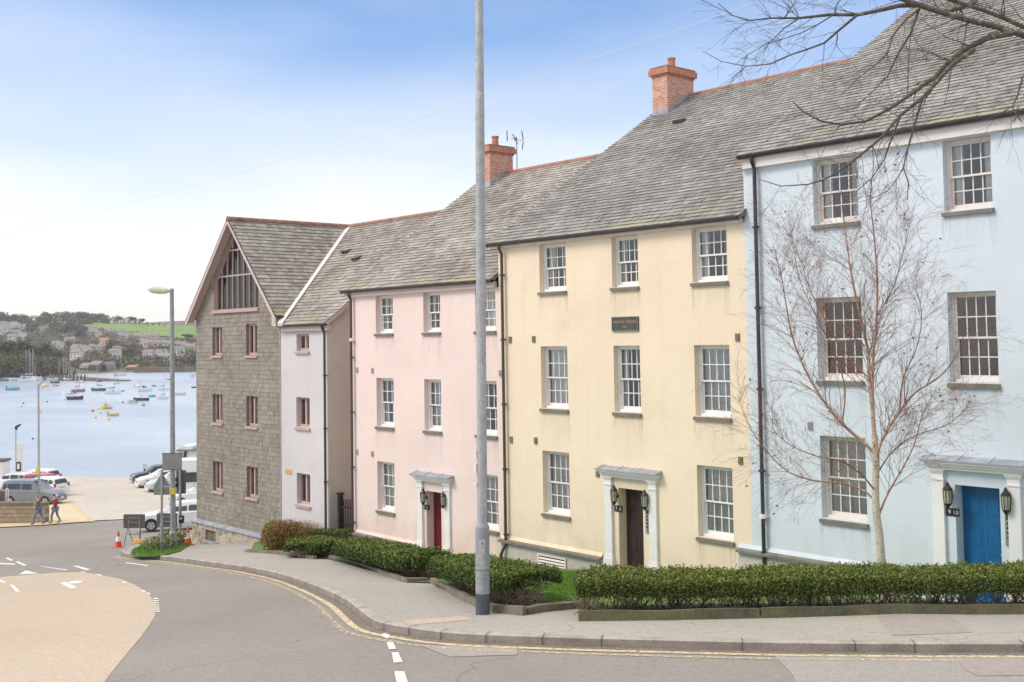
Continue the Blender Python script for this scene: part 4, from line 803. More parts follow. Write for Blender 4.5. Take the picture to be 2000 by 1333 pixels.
# rubble plinth
va = onY(407, 1033); vb = onY(428, 1064); m = MB()
wall_grid(m, SS0-.12, SS1, -8.9, ZB-.05, [(va[0], vb[0], vb[2]-.1, va[2])], 'rubble', -.14, .3); m.face([(SS0-.12,-.14,-8.9), (SS0-.12,-.14,ZB-.05), (SS0-.12,10,ZB-.05), (SS0-.12,10,-8.9)], 'rubble')
m.box((va[0],-.05,vb[2]-.1), (vb[0],-.03,va[2]), 'edging')
build('stone_plinth', m, sg)
m = MB(); m.prism([(SS0-.16,-.20,ZB-.06), (SS0-.16,-.20,ZB-.02), (SS0-.16,-.015,ZB+.06), (SS0-.16,-.015,ZB-.06)], (SS1-SS0+.16,0,0), 'lead'); build('lead_ledge', m, sg)
m = MB()
for k in range(3): m.box((va[0]+.1,-.35+k*.02,vb[2]-.18+k*.11), (vb[0]+.25,-.145,vb[2]-.10+k*.11), 'lead')
build('louvre_vent', m, sg)
# gate in the gap between the houses
gx = onY(665, 1000, .25); gt = thing('metal_gate', 'dark upright barred gate in the gap between lilac and pink houses', 'gate', (gx[0],.25,-6.9))
m = MB(); zt = onY(664, 966, .25)[2]; m.box((gx[0]-.07,.18,-6.95), (gx[0]+.07,.32,zt), 'black_metal'); m.box((gx[0]-.10,.15,zt), (gx[0]+.10,.35,zt+.06), 'black_metal'); build('gate_post', m, gt)
m = MB(); x0, x1 = gx[0]+.08, -7.90; m.box((x0,.22,-6.75), (x1,.27,-6.68), 'black_metal'); m.box((x0,.22,zt-.42), (x1,.27,zt-.36), 'black_metal'); m.box((x0,.22,-6.0), (x1,.27,-5.95), 'black_metal')
k = x0+.03
while k < x1: m.box((k-.011,.235,-6.7), (k+.011,.257,zt-.2+.1*sin((k-x0)*3)), 'black_metal'); k += .10
build('gate_leaf', m, gt)
# ------------------------------------------------------------------ gardens, edging, hedges
def gz(p): return h(p[0], p[1])
def gxy(pts, off=.1): return [tuple(gp(x, y, off)[:2]) for x, y in pts]
# lawns
_bp = gxy([(1700,1200),(2000,1195)]); _bd = (np.array(_bp[1])-np.array(_bp[0])); _be = tuple(np.array(_bp[1])+_bd*1.3)
LAWN1 = gxy([(1040,1196),(1060,1186),(1100,1190),(1134,1186),(1150,1207),(1485,1203)],.1)+[tuple(b_[:2]) for b_ in BACK]+[(26,-.07),(5.2,-.07),(5.2,-1.1),(3.2,-1.1)]+[(3.2,-.1),(-.6,-.1)]+gxy([(980,1112),(1000,1140)])
drape('lawn', LAWN1, .125, 'grass', .5)
LAWN2 = gxy([(845,1140),(940,1185),(1040,1194),(1000,1140),(975,1112)])+[(-.7,-.1),(-2.8,-.1),(-2.8,-1.0),(-4.6,-1.0)]+gxy([(800,1126),(838,1140)])
drape('lawn', LAWN2, .129, 'grass', .5)
LAWN3 = gxy([(490,1078),(600,1091),(640,1093),(650,1095),(740,1120),(790,1138),(838,1140),(800,1126)])+[(-4.7,-1.0),(-4.7,-.1),(-9,-.1),(-14,-.15)]
drape('lawn', LAWN3, .121, 'grass', .5)
drape('garden_path', [tuple(p) for p in gxy([(984,1113),(1010,1119),(1060,1103),(1040,1098)])], .16, 'paving', .5)
e = MB()
def wallstrip(mb, pts, hgt, wd, mat, off=.1, base=0.0):
    P = gxy(pts, off) if pts[0][0] > 100 else [tuple(p) for p in pts]; P = catmull(P, .35); n = len(P); L, R = [], []
    for k in range(n):
        d = P[min(k+1, n-1)]-P[max(k-1, 0)]; d /= np.linalg.norm(d)+1e-9; nn = np.array([-d[1], d[0]]); L.append(P[k]+nn*wd); R.append(P[k])
    for k in range(n-1):
        z0, z1 = h(*R[k])+off-.03+base, h(*R[k+1])+off-.03+base; j = .008*sin(k*1.7); j1 = .008*sin((k+1)*1.7)
        a, b, c, d = R[k], R[k+1], L[k+1], L[k]
        mb.mesh([(a[0],a[1],z0),(b[0],b[1],z1),(c[0],c[1],z1),(d[0],d[1],z0),(a[0],a[1],z0+hgt+j),(b[0],b[1],z1+hgt+j1),(c[0],c[1],z1+hgt+j1),(d[0],d[1],z0+hgt+j)], [(4,5,6,7),(0,1,5,4),(2,3,7,6),(3,0,4,7),(1,2,6,5)], mat)
wallstrip(e, [(478,1079),(545,1084),(612,1093)], .11, .10, 'edging')
wallstrip(e, [(640,1092),(700,1107),(760,1128),(795,1139),(838,1137)], .12, .10, 'edging')
tag(build('garden_edging', e), 'thin mossy concrete edging curving along the far hedges by the pavement', 'edging', None)
e = MB(); wallstrip(e, [(840,1140),(870,1156),(905,1175),(960,1197),(1020,1203)], .15, .09, 'edging')
tag(build('garden_edging', e), 'mossy edging below the short hedge behind the tall lamp column', 'edging')
e = MB(); wallstrip(e, [(1035,1201),(1060,1196),(1100,1192),(1140,1188)], .13, .12, 'edging')
tag(build('garden_edging', e), 'short stone edging of the gap between the two nearest hedges', 'edging')
eb = thing('edging_board', 'green stained timber board edging the long hedge beside the pavement', 'edging', gp(1500, 1208, .1))
bp = gxy([(1130,1214),(1300,1212),(1484,1208),(1488,1208)])+[tuple(b_[:2]+np.array([.03,-.09])) for b_ in BACK]
for (i0, i1) in ((0, 3), (3, 9)):
    m = MB(); wallstrip(m, bp[i0:i1], .17, .045, 'edging_wood'); build('board', m, eb)

def leaf_cloud(mb, pts, size, mat, r, tints=None, flat=0.0):
    for i, p in enumerate(pts):
        a = np.array([r.gauss(0,1), r.gauss(0,1), r.gauss(0,1)]); a /= np.linalg.norm(a)+1e-9; b = np.cross(a, [r.gauss(0,1), r.gauss(0,1), r.gauss(0,1)]); b /= np.linalg.norm(b)+1e-9
        s = size*r.uniform(.6, 1.4); t = tints[i] if tints is not None else r.random()
        mb.face([p-a*s, p+b*s*.45, p+a*s, p-b*s*.45], mat, max(.001, min(1, t)))
def hedge(name, label, pts, width, height, mat, n, seed, stems=True, off=.12, size=.024, green=.55, side=1, group=None):
    """pts: ground line of the front foot (world xy)"""
    r = random.Random(seed); P = catmull(pts, .12); N_ = len(P); L = N_*.12
    c = P[N_//2]; root = thing(name, label, 'hedge', (c[0], c[1], h(*c)+off), 0, group)
    sb_ = MB(); ribbon(sb_, [tuple(p) for p in P[::4]]+[tuple(P[-1])], width+.30, -.02, off+.035, 'earth', .3); tag(build('soil_bed', sb_), kind='structure')
    mb = MB(); nrm = []
    for k in range(N_):
        d = P[min(k+1, N_-1)]-P[max(k-1, 0)]; d /= np.linalg.norm(d)+1e-9; nrm.append((np.array([-d[1], d[0]]), d))
    Z = hh([p[0] for p in P], [p[1] for p in P])+off
    ph = [r.uniform(0, 6.28) for _ in range(4)]
    def lump(k, f): return .018*sin(k*.12*2.1+ph[0])+.014*sin(k*.12*5.3+ph[1])+.012*sin(k*.12*11+ph[2])
    pp, tt = [], []
    for i in range(n):
        k = r.randrange(N_); q = r.random(); hl = height+lump(k, 0); en = min(k, N_-1-k)*.12; er = min(1, .35+en/.3) if en < .3 else 1
        w_ = (width+.6*lump(k+9, 0))*(.6+.4*er)
        if q < .42:   # top shell
            u = r.random(); z = hl*(1-.10*(abs(2*u-1)**4))*(.9+.1*er) - abs(r.gauss(0, .03)); v = u
        elif q < .80:  # front/back shell, leafy upper part
            f = r.random()**.8; z = hl*(1-f*green*.9); v = (0 if r.random() < .72 else 1); bulge = .10*sin(pi*min(1, z/hl)); v = v+(-1 if v == 0 else 1)*bulge/w_ - (.06*(1 if v == 0 else -1))*r.random()*3
        else:
            z = hl*r.uniform(1-green, 1); v = r.random()
        if z < hl*(1-green)-.02 and r.random() < .7: z = hl*r.uniform(1-green, 1)
        nn, d = nrm[k]; p2 = P[k]+d*r.uniform(-.08, .08)+nn*(w_*v+.06+(width-w_)/2); pp.append(np.array([p2[0], p2[1], Z[k]+z+r.gauss(0, .012)]))
        depth = 1-min(1, (hl-z)/(hl*green)); tt.append(.10+.62*depth**1.6*r.uniform(.6, 1.2)+r.gauss(0, .13))  # leaf tint painted brighter towards the lit hedge top, darker lower down
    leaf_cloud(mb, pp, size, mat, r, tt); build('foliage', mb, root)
    if stems:
        sm = MB(); ns = int(L*60)
        for i in range(ns):
            k = r.randrange(N_); nn, d = nrm[k]; b = P[k]+nn*(width*r.uniform(.3, .75)+.06); z0 = Z[k]-.05; hl = height*r.uniform(.6, .95); pt = [np.array([b[0], b[1], z0])]; dv = np.array([r.gauss(0, .35), r.gauss(0, .35), 1])
            for s in range(3): dv = dv+np.array([r.gauss(0, .3), r.gauss(0, .3), 0]); pt.append(pt[-1]+dv/np.linalg.norm(dv)*hl/3)
            sm.tube(pt, [.009, .007, .005, .003], 'stem', 4, max(.001, r.random()))
            for q in range(7):
                j = r.randrange(1, 4); a = pt[j-1]+(pt[j]-pt[j-1])*r.random(); e_ = a+np.array([r.gauss(0, .12), r.gauss(0, .12), r.uniform(-.02, .16)]); sm.tube([a, (a+e_)/2+np.array([r.gauss(0,.015)]*3), e_], [.004, .003, .0015], 'stem', 3, max(.001, r.random()))
        build('stems', sm, root)
    return root
def xy(pts, off=.12): return [np.array(gp(x, y, off)[:2]) for x, y in pts]
H1 = xy([(1138,1204),(1300,1202),(1485,1199)])+[b_[:2]+np.array([-.02,.10]) for b_ in BACK]
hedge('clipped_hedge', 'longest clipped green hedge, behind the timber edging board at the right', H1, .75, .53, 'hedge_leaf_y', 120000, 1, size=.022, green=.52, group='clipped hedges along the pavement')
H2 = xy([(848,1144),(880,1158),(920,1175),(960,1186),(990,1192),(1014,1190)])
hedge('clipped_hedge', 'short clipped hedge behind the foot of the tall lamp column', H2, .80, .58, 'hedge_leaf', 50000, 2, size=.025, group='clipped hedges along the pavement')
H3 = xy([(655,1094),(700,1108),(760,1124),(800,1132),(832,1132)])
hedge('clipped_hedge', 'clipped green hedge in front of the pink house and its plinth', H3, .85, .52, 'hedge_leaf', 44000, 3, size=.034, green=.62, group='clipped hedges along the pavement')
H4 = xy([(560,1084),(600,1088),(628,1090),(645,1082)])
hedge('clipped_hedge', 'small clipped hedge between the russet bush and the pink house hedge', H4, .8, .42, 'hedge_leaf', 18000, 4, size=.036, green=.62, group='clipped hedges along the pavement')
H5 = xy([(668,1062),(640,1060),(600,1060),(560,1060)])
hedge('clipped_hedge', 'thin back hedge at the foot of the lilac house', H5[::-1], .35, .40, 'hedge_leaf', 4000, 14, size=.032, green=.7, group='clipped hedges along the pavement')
def bush(name, label, c, rad, hgt, mat, n, seed, size=.03, cat='bush', twig=140, zoff=.1):
    r = random.Random(seed); c = np.array([c[0], c[1], h(c[0], c[1])+zoff]); root = thing(name, label, cat, c); m = MB(); pp, tt = [], []
    for i in range(n):
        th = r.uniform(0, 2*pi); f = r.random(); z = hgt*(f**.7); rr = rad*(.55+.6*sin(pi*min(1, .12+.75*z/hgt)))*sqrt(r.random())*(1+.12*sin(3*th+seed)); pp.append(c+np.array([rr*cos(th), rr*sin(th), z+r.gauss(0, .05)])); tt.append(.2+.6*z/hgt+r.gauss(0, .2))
    leaf_cloud(m, pp, size, mat, r, tt); build('foliage', m, root); s = MB()
    for i in range(twig):
        th = r.uniform(0, 2*pi); k = r.uniform(.2, 1)*rad; b = c+np.array([.2*k*cos(th), .2*k*sin(th), -.05]); e_ = c+np.array([k*cos(th), k*sin(th), hgt*r.uniform(.6, 1.12)]); mid = (b+e_)/2+np.array([0,0,-.02])+np.array([r.gauss(0,.05), r.gauss(0,.05), 0]); s.tube([b, mid, e_], [.008, .006, .002], 'stem', 3, max(.001, r.random()))
    build('stems', s, root); return root
b = gp(522, 1076, .1); bush('russet_bush', 'rounded russet and yellow leaved bush at the corner of the slate clad building', (b[0]+.1, b[1]+.45), .62, .80, 'bush_leaf', 9000, 5, .028)
b = gp(580, 1062, .1); bush('twiggy_shrub', 'low brown twiggy shrub at the foot of the lilac house', (b[0], b[1]+.2), .8, .62, 'bush_leaf', 2200, 6, .022, 'shrub', 420)
b = gp(560, 1068, .1); bush('twiggy_shrub', 'brown twiggy shrub touching the back of the russet bush', (b[0], b[1]+.2), .5, .62, 'bush_leaf', 1500, 16, .022, 'shrub', 300)
# grass blades on the lawns and verge
def blades(mb, poly, n, r, off, hmin=.03, hmax=.07, spread=.02):
    xs = [p[0] for p in poly]; ys = [p[1] for p in poly]; pts = []
    def inside(x, y):
        c = False; j = len(poly)-1
        for i in range(len(poly)):
            xi, yi = poly[i][:2]; xj, yj = poly[j][:2]
            if (yi > y) != (yj > y) and x < (xj-xi)*(y-yi)/(yj-yi+1e-12)+xi: c = not c
            j = i
        return c
    while len(pts) < n:
        x, y = r.uniform(min(xs), max(xs)), r.uniform(min(ys), max(ys))
        if inside(x, y): pts.append((x, y))
    Z = hh([p[0] for p in pts], [p[1] for p in pts])+off
    for (x, y), z in zip(pts, Z):
        a = r.uniform(0, 2*pi); w_ = .006; hg = r.uniform(hmin, hmax); lx, ly = r.gauss(0, spread), r.gauss(0, spread)
        mb.face([(x-w_*cos(a), y-w_*sin(a), z-.01), (x+w_*cos(a), y+w_*sin(a), z-.01), (x+lx, y+ly, z+hg)], 'blade', max(.001, r.random()))
rr_ = random.Random(77); gm_ = MB()
blades(gm_, gxy([(1040,1196),(1060,1186),(1134,1186),(1150,1195),(1160,1120),(1000,1112),(980,1112),(1000,1140)], .12), 26000, rr_, .12)
tag(build('grass', gm_), 'bright green mown lawn grass in the gap between the hedges', 'grass', kind='stuff')
VERGE = gxy([(255,1086),(262,1075),(280,1067),(320,1060),(360,1058),(372,1066),(352,1078),(330,1084),(300,1089),(268,1089)], .1)
drape('grass_verge', VERGE, .13, 'grass', .5)
gm_ = MB(); blades(gm_, VERGE, 9000, rr_, .12, .05, .16, .05); tag(build('grass', gm_), 'long grass tufts on the verge round the sign posts', 'grass', kind='stuff')
for (x, y, rad, hg, sd, lab) in ((340,1070,.50,.62,51,'straggly green weed around the foot of the grey lamp post'),(312,1078,.5,.45,52,'low weedy clump nearest the kerb under the sign posts'),(349,1066,.28,.45,53,'small weedy clump between the lamp post and the traffic light')):
    p = gp(x, y, .1); bush('weedy_shrub', lab, p[:2], rad, hg, 'shrub', 520, sd, .05, 'shrub', 60)

# ------------------------------------------------------------------ birch
def grow(mb, r, p, d, L, rad, depth, mat, spread, droop, out, tb=None, nseg=5, kids=(5, 7), leafs=None, minr=.0016, lscale=.6):
    pts = [np.array(p, float)]; d = np.array(d, float); d /= np.linalg.norm(d)
    for k in range(nseg):
        d = d+np.array([r.gauss(0, spread), r.gauss(0, spread), r.gauss(0, spread*.6)+droop*(k/nseg)]); d /= np.linalg.norm(d); pts.append(pts[-1]+d*L/nseg)
    R = [max(minr, rad*(1-.75*k/nseg)) for k in range(nseg+1)]; tt = [min(.9, max(.001, (x/out)**.5+r.uniform(-.06, .06))) for x in R]
    mb.tube(pts, R, mat, 5 if rad > .012 else 3, tt, cap=False)
    if leafs is not None and rad < .006 and r.random() < .022: leafs.append(pts[-1])
    if depth <= 0: return
    for i in range(r.randint(*kids)):
        f = r.uniform(.18, 1); j = min(nseg-1, int(f*nseg)); q = pts[j]+(pts[j+1]-pts[j])*(f*nseg-j); base = pts[j+1]-pts[j]; base /= np.linalg.norm(base)
        a = np.array([r.gauss(0,1), r.gauss(0,1), r.gauss(0,1)]); a -= base*np.dot(a, base); a /= np.linalg.norm(a); ang = r.uniform(.35, .85)
        nd = base*cos(ang)+a*sin(ang)+np.array([0,0,.10]); grow(mb, r, q, nd, L*lscale*r.uniform(.6, 1.15)*(1-.35*f), max(minr, R[j]*.6), depth-1, mat, spread*1.15, droop, out, None, max(3, nseg-1), kids, leafs, minr, lscale)
def limb(mb, px, T, r0, r1, mat, out, dT=0.0, seg=8):
    n = len(px); P = [atT(x, y, T+dT*(k/(n-1))) for k, (x, y) in enumerate(px)]; C = catmull(P, .12); m = len(C); R = [r0+(r1-r0)*(k/(m-1))**.8 for k in range(m)]
    mb.tube(C, R, mat, seg, [min(1, max(.001, (x/out)**.5+random.Random(k).uniform(-.06, .06))) for k, x in enumerate(R)], cap=False); return C, R
r = random.Random(5); TB = 18.3; pb = atT(1722, 1112, TB); zb = h(pb[0], pb[1])+.1
birch = thing('birch_tree', 'leafless young birch with peeling pale bark in front of the blue house', 'tree', (pb[0], pb[1], zb)); tr = MB(); tw = MB(); lf = []
OUT = .075
tr.tube([(pb[0], pb[1], zb-.1), tuple((np.array([pb[0],pb[1],zb])+pb)/2), tuple(pb)], [.095, .080, .072], 'birch', 10, .9, cap=False)
tp, tR = limb(tr, [(1722,1112),(1718,1050),(1712,1005),(1710,960),(1711,900),(1708,850)], TB, .072, .050, 'birch', OUT, 0, 10)
LIMBS = [([(1708,850),(1704,800),(1698,740),(1694,680),(1676,600),(1662,530),(1652,460),(1644,400)], .050, .008, .5),
 ([(1708,850),(1704,780),(1706,700),(1712,620),(1713,540),(1707,460),(1700,390),(1704,340)], .044, .007, -.5),
 ([(1711,890),(1690,868),(1645,828),(1606,780),(1572,722),(1548,660),(1536,600),(1526,540),(1510,480)], .040, .006, .4),
 ([(1711,905),(1722,862),(1757,805),(1790,765),(1828,742),(1862,705),(1885,650)], .038, .005, -.7),
 ([(1716,1008),(1734,965),(1763,915),(1786,868),(1802,810),(1830,760)], .026, .004, -.6),
 ([(1712,985),(1690,960),(1640,944),(1585,938),(1540,922),(1500,885),(1462,830),(1440,770)], .026, .004, .9),
 ([(1710,930),(1745,880),(1790,850),(1850,830),(1895,790)], .020, .003, .9),
 ([(1710,960),(1680,925),(1640,900),(1590,890),(1530,860),(1480,800)], .020, .003, -1.0),
 ([(1757,805),(1764,740),(1790,680),(1800,610),(1780,540)], .020, .003, .3), ([(1645,828),(1650,760),(1630,690),(1590,610),(1560,540),(1545,450)], .018, .003, -.7),
 ([(1698,740),(1660,700),(1620,640),(1580,560),(1560,500),(1530,440)], .016, .003, 1.0), ([(1712,620),(1745,560),(1765,490),(1780,430)], .014, .003, -.9)]
for li, (px, r0, r1, dT) in enumerate(LIMBS):
    C, R = limb(tr, px, TB, r0*.78, r1*.8, 'birch', OUT, dT, 7); n = len(C)
    for i in range(int(n*1.65)+12):
        k = r.randint(max(2, n//6), n-2); base = C[k+1]-C[k-1]; base /= np.linalg.norm(base); a = np.array([r.gauss(0,1), r.gauss(0,1), r.gauss(0,1)]); a -= base*np.dot(a, base); a /= np.linalg.norm(a); ang = r.uniform(.4, 1.0)
        grow(tw, r, C[k], base*cos(ang)+a*sin(ang)+np.array([0,0,.15]), r.uniform(.55, 1.35)*(1-.35*k/n), max(.0026, R[k]*.30), 2, 'birch', .085, -.15, OUT, leafs=lf, kids=(2, 5), minr=.0013, lscale=.62)
build('trunk', tr, birch, smooth=True); build('twigs', tw, birch); lm = MB(); leaf_cloud(lm, lf, .028, 'deadleaf', r); build('dead_leaves', lm, birch)
print('birch faces', len(tw.f), 'leaves', len(lf))

# ------------------------------------------------------------------ overhanging tree
r = random.Random(9); TO = 9.6; Z6 = 3.077
def z6(L): return [(1350+x/Z6, y/Z6) for x, y in L]
tree = thing('overhanging_tree', 'bare branches of a large lichened tree reaching in from the top right corner', 'tree', (0,0,0)); bw = atT(3000, 900, TO); zb = h(bw[0], bw[1]); tree.location = (bw[0], bw[1], zb)
tr = MB(); tw = MB(); OUT = .10
trunkP = [np.array([bw[0], bw[1], zb-.3]), np.array([bw[0]-.05, bw[1], zb+2.0]), atT(2980, 420, TO), atT(2930, 200, TO), atT(2900, -60, TO), atT(2900, -400, TO)]
C = catmull(trunkP, .2); tr.tube(C, [.30-.18*k/len(C) for k in range(len(C))], 'bark', 12, .6, cap=False)
OL = [([(4850,600),(3900,540),(3050,400),(2600,325),(2000,215),(1850,165),(1700,130),(1500,75),(1380,35),(1280,0),(1180,-50)], .075, .03, 0), ([(4800,330),(3800,330),(3080,310),(2500,260),(2000,165),(1880,110),(1750,60),(1600,15),(1500,-20),(1300,-60)], .062, .02, -.5),
 ([(1930,200),(1800,220),(1680,280),(1560,360),(1470,460),(1350,545),(1200,650),(1050,730),(900,750),(780,730),(670,670),(610,610)], .040, .006, .3),
 ([(1700,300),(1580,380),(1470,500),(1390,590),(1250,700),(1150,820),(1020,930),(860,1050),(700,1110),(540,1120),(410,1080)], .030, .004, -.3), ([(1390,590),(1340,760),(1300,900),(1275,1010),(1305,1100),(1300,1200)], .017, .004, -.3),
 ([(1260,690),(1210,820),(1160,960),(1080,1080),(990,1150)], .013, .003, .2), ([(1400,30),(1250,35),(1100,70),(1000,90),(830,90),(650,110),(480,110),(350,125),(250,95),(160,20)], .030, .004, .5),
 ([(1000,90),(880,190),(800,260),(600,330),(480,385),(330,400),(180,370),(70,310)], .016, .003, .5), ([(1380,45),(1280,130),(1210,220),(1180,320),(1110,390),(1000,470),(940,540)], .013, .003, -.4),
 ([(1370,55),(1320,200),(1240,330),(1180,460),(1080,560),(970,660)], .015, .003, .3), ([(2300,300),(2060,420),(1990,470),(1960,580),(1930,640),(1830,700),(1700,740)], .018, .004, -.5), ([(1930,640),(1960,700),(2010,760)], .009, .003, -.4),
 ([(650,110),(560,170),(480,250),(340,330),(250,400)], .009, .002, .5), ([(870,80),(760,150),(660,200),(540,240),(380,290)], .009, .002, .4), ([(560,110),(600,50),(640,-20)], .010, .003, .4), ([(860,90),(880,20),(960,-60)], .010, .003, .4),
 ([(1500,75),(1700,20),(1760,-60)], .03, .02, .2), ([(1660,120),(1640,260),(1600,380),(1530,470)], .010, .002, -.2), ([(1300,560),(1310,300),(1330,120)], .006, .004, .2), ([(1280,1000),(1180,1150),(1000,1220)], .007, .002, -.2)]
for li, (px, r0, r1, dT) in enumerate(OL):
    C, R = limb(tr, z6(px), TO, r0*.78, r1*.75, 'bark', OUT, dT, 8); n = len(C)
    for i in range(int(n*1.15)+5):
        k = r.randint(max(1, n//5), n-2); base = C[k+1]-C[k-1]; base /= np.linalg.norm(base); a = np.array([r.gauss(0,1), r.gauss(0,1), r.gauss(0,1)]); a -= base*np.dot(a, base); a /= np.linalg.norm(a); ang = r.uniform(.5, 1.1)
        grow(tw, r, C[k], base*cos(ang)+a*sin(ang)+np.array([0,0,-.05]), r.uniform(.18, .55), max(.002, min(.006, R[k]*.35)), 1, 'bark', .16, -.02, OUT, kids=(2, 4), minr=.0012)
build('limbs', tr, tree, smooth=True); build('twigs', tw, tree)
# ------------------------------------------------------------------ street furniture
def column(name, label, base_px, top_px, T=None, rb=.10, rt=.05):
    pass
g0_ = gp(943, 1200, .1); Tp = dep(g0_); pole = thing('lamp_column', 'tall galvanised lamp column with a dark painted foot, rising past the top of the picture', 'lamp post', g0_)
topp = atT(936, 0, Tp); ax = (topp-g0_); zz = lambda y: atT(940, y, Tp)[2]
def onax(z): f = (z-g0_[2])/ax[2]; return g0_+ax*f
def seg(z0, z1, r0, r1, mat, name, sg=20):
    m = MB(); m.tube([onax(z0), onax(z1)], [r0, r1], mat, sg); return build(name, m, pole, smooth=False)
pxm = Tp/F
m = MB(); m.tube([onax(g0_[2]-.1), onax(zz(1158))], [.108, .107], 'dark_base', 20); build('foot', m, pole)
m = MB(); m.tube([onax(zz(1158)+.001), onax(zz(1037)), onax(zz(1029)), onax(zz(1028)), onax(zz(1022))], [.107, .106, .104, .100, .078], 'galv', 20); m.tube([onax(zz(1112)-.004), onax(zz(1112)+.004)], .1075, 'black_metal', 20); build('base_section', m, pole)
m = MB(); q_ = onax(zz(1085)); m.tube([onax(zz(1108)), onax(zz(1060))], .1095, 'galv', 20)
dv = [np.array(v) for v in m.v]; q_ = onax(zz(1085)); fr_ = -UF
m = MB(); c0, c1 = onax(zz(1100)), onax(zz(1052)); prt = [c0+np.array([0,0,0])]
for sgn_ in (-1, 1): pass
pp_ = [(c0+(fr_*cos(a)+UR*sin(a))*.1085) for a in (-.45,-.22,0,.22,.45)]; pq_ = [(c1+(fr_*cos(a)+UR*sin(a))*.1085) for a in (-.45,-.22,0,.22,.45)]
for i in range(4): m.face([pp_[i], pp_[i+1], pq_[i+1], pq_[i]], 'galv_pale')
m.tube([(c1+fr_*.108+np.array([0,0,-.06])), (c1+fr_*.116+np.array([0,0,-.06]))], .012, 'black_metal', 8); build('access_door', m, pole)
m = MB(); m.tube([onax(zz(1022)), onax(zz(185)), onax(zz(183)), onax(zz(-900))], [.077, .067, .064, .045], 'galv_pale', 20); build('shaft', m, pole)
m = MB()
for (y0, y1) in ((880,893),(905,925),(944,950)): q = onax(zz((y0+y1)/2)); a = q-UR*.085; m.box((a[0]-.03,a[1]-.03,zz(y1)), (a[0]+.03,a[1]+.03,zz(y0)), 'cream_trim')
build('small_plate', m, pole)
lt = onax(zz(-900)); m = MB(); m.tube([lt, lt+UR*-.8+np.array([0,0,.15])], .03, 'galv', 8); build('arm', m, pole)
m = MB(); c = lt-UR*1.05+np.array([0,0,.17]); m.prism([tuple(c+UR*a+UF*b) for a, b in ((-.35,-.08),(.3,-.13),(.3,.13),(-.35,.08))], (0,0,.11), 'lumin'); build('luminaire', m, pole)

def px_box(mb, x0, y0, x1, y1, T, dpt, mat, thick=None):
    a = atT(x0, y1, T); b = atT(x1, y1, T); c = atT(x1, y0, T); d = atT(x0, y0, T); mb.prism([a, b, c, d], UF*dpt, mat)
# grey lamp post by the slate building
b = gp(338, 1074, .1); Tb = dep(b); lp = thing('street_lamp', 'grey street lamp with a yellowed lantern arm, beside the slate clad building', 'lamp post', b, 0, 'street lamps')
m = MB(); m.tube([b, atT(338, 1040, Tb), atT(338, 1036, Tb)], [.135, .132, .09], 'galv', 14); m.tube([atT(338, 1036, Tb), atT(335.5, 564, Tb)], [.095, .068], 'galv', 14); build('post', m, lp)
m = MB(); m.tube([atT(335.5, 570, Tb), atT(322, 568, Tb)], [.05,.04], 'galv', 8); build('arm', m, lp)
m = MB(); m.tube([atT(331, 568.5, Tb), atT(325, 568.5, Tb), atT(310, 567.5, Tb), atT(296, 565.5, Tb), atT(289, 564.5, Tb)], [.03,.10,.13,.12,.05], 'lumin', 10); build('luminaire', m, lp)
m = MB(); px_box(m, 330, 955, 341, 966, Tb-.15, .14, 'yellow_box'); build('yellow_tag', m, lp)
m = MB(); px_box(m, 317, 886, 355, 918, Tb-.14, .02, 'sign_back'); px_box(m, 316.5, 885.5, 355.5, 887, Tb-.145, .03, 'sign_dark'); px_box(m, 316.5, 917, 355.5, 918.5, Tb-.145, .03, 'sign_dark')
tag(build('sign_back_panel', m, None), 'grey back of a rectangular road sign fixed on the grey street lamp', 'road sign')
# second post with triangular sign
b = gp(316, 1078, .1); Ts = dep(b); sp = thing('road_sign', 'grey backed triangular warning sign with a plate below, on its own thin post', 'road sign', b)
m = MB(); m.tube([b, atT(316, 1025, Ts), atT(316, 1023, Ts), atT(316, 918, Ts)], [.065, .064, .04, .038], 'galv', 12); build('post', m, sp)
m = MB(); m.prism([tuple(atT(x, y, Ts+.05)) for x, y in ((299,950),(333,950),(316,924))], UF*.02, 'sign_back'); build('triangle_panel', m, sp)
m = MB(); px_box(m, 300, 951.5, 331, 967, Ts+.05, .02, 'sign_back')
for y in (954, 962): px_box(m, 300.5, y, 330.5, y+1.2, Ts+.03, .019, 'galv')
build('plate_panel', m, sp)
# traffic light
b = gp(352, 1066, .1); Tt = dep(b); tl = thing('traffic_light', 'black cased traffic light seen from behind with a crossing push button', 'traffic light', b)
m = MB(); m.tube([b, atT(352, 915, Tt)], .055, 'galv', 12); build('post', m, tl)
m = MB(); px_box(m, 344, 919, 362.5, 965, Tt+.06, .06, 'sign_dark'); px_box(m, 346, 922, 361, 963, Tt+.12, .16, 'black_metal')
for y in (929, 942, 955): m.tube([atT(353, y, Tt+.28), atT(353, y+.5, Tt+.50)], .10, 'black_metal', 10)
for y in (937, 948): m.tube([atT(345, y, Tt+.02), atT(341.5, y, Tt+.02)], [.10,.06], 'black_metal', 8)
build('signal_head', m, tl)
m = MB(); px_box(m, 349, 1008, 358, 1022.5, Tt-.2, .15, 'black_metal'); m.tube([atT(353, 1013, Tt-.22), atT(353, 1013, Tt-.2)], .05, 'steel', 10); build('push_button_box', m, tl)
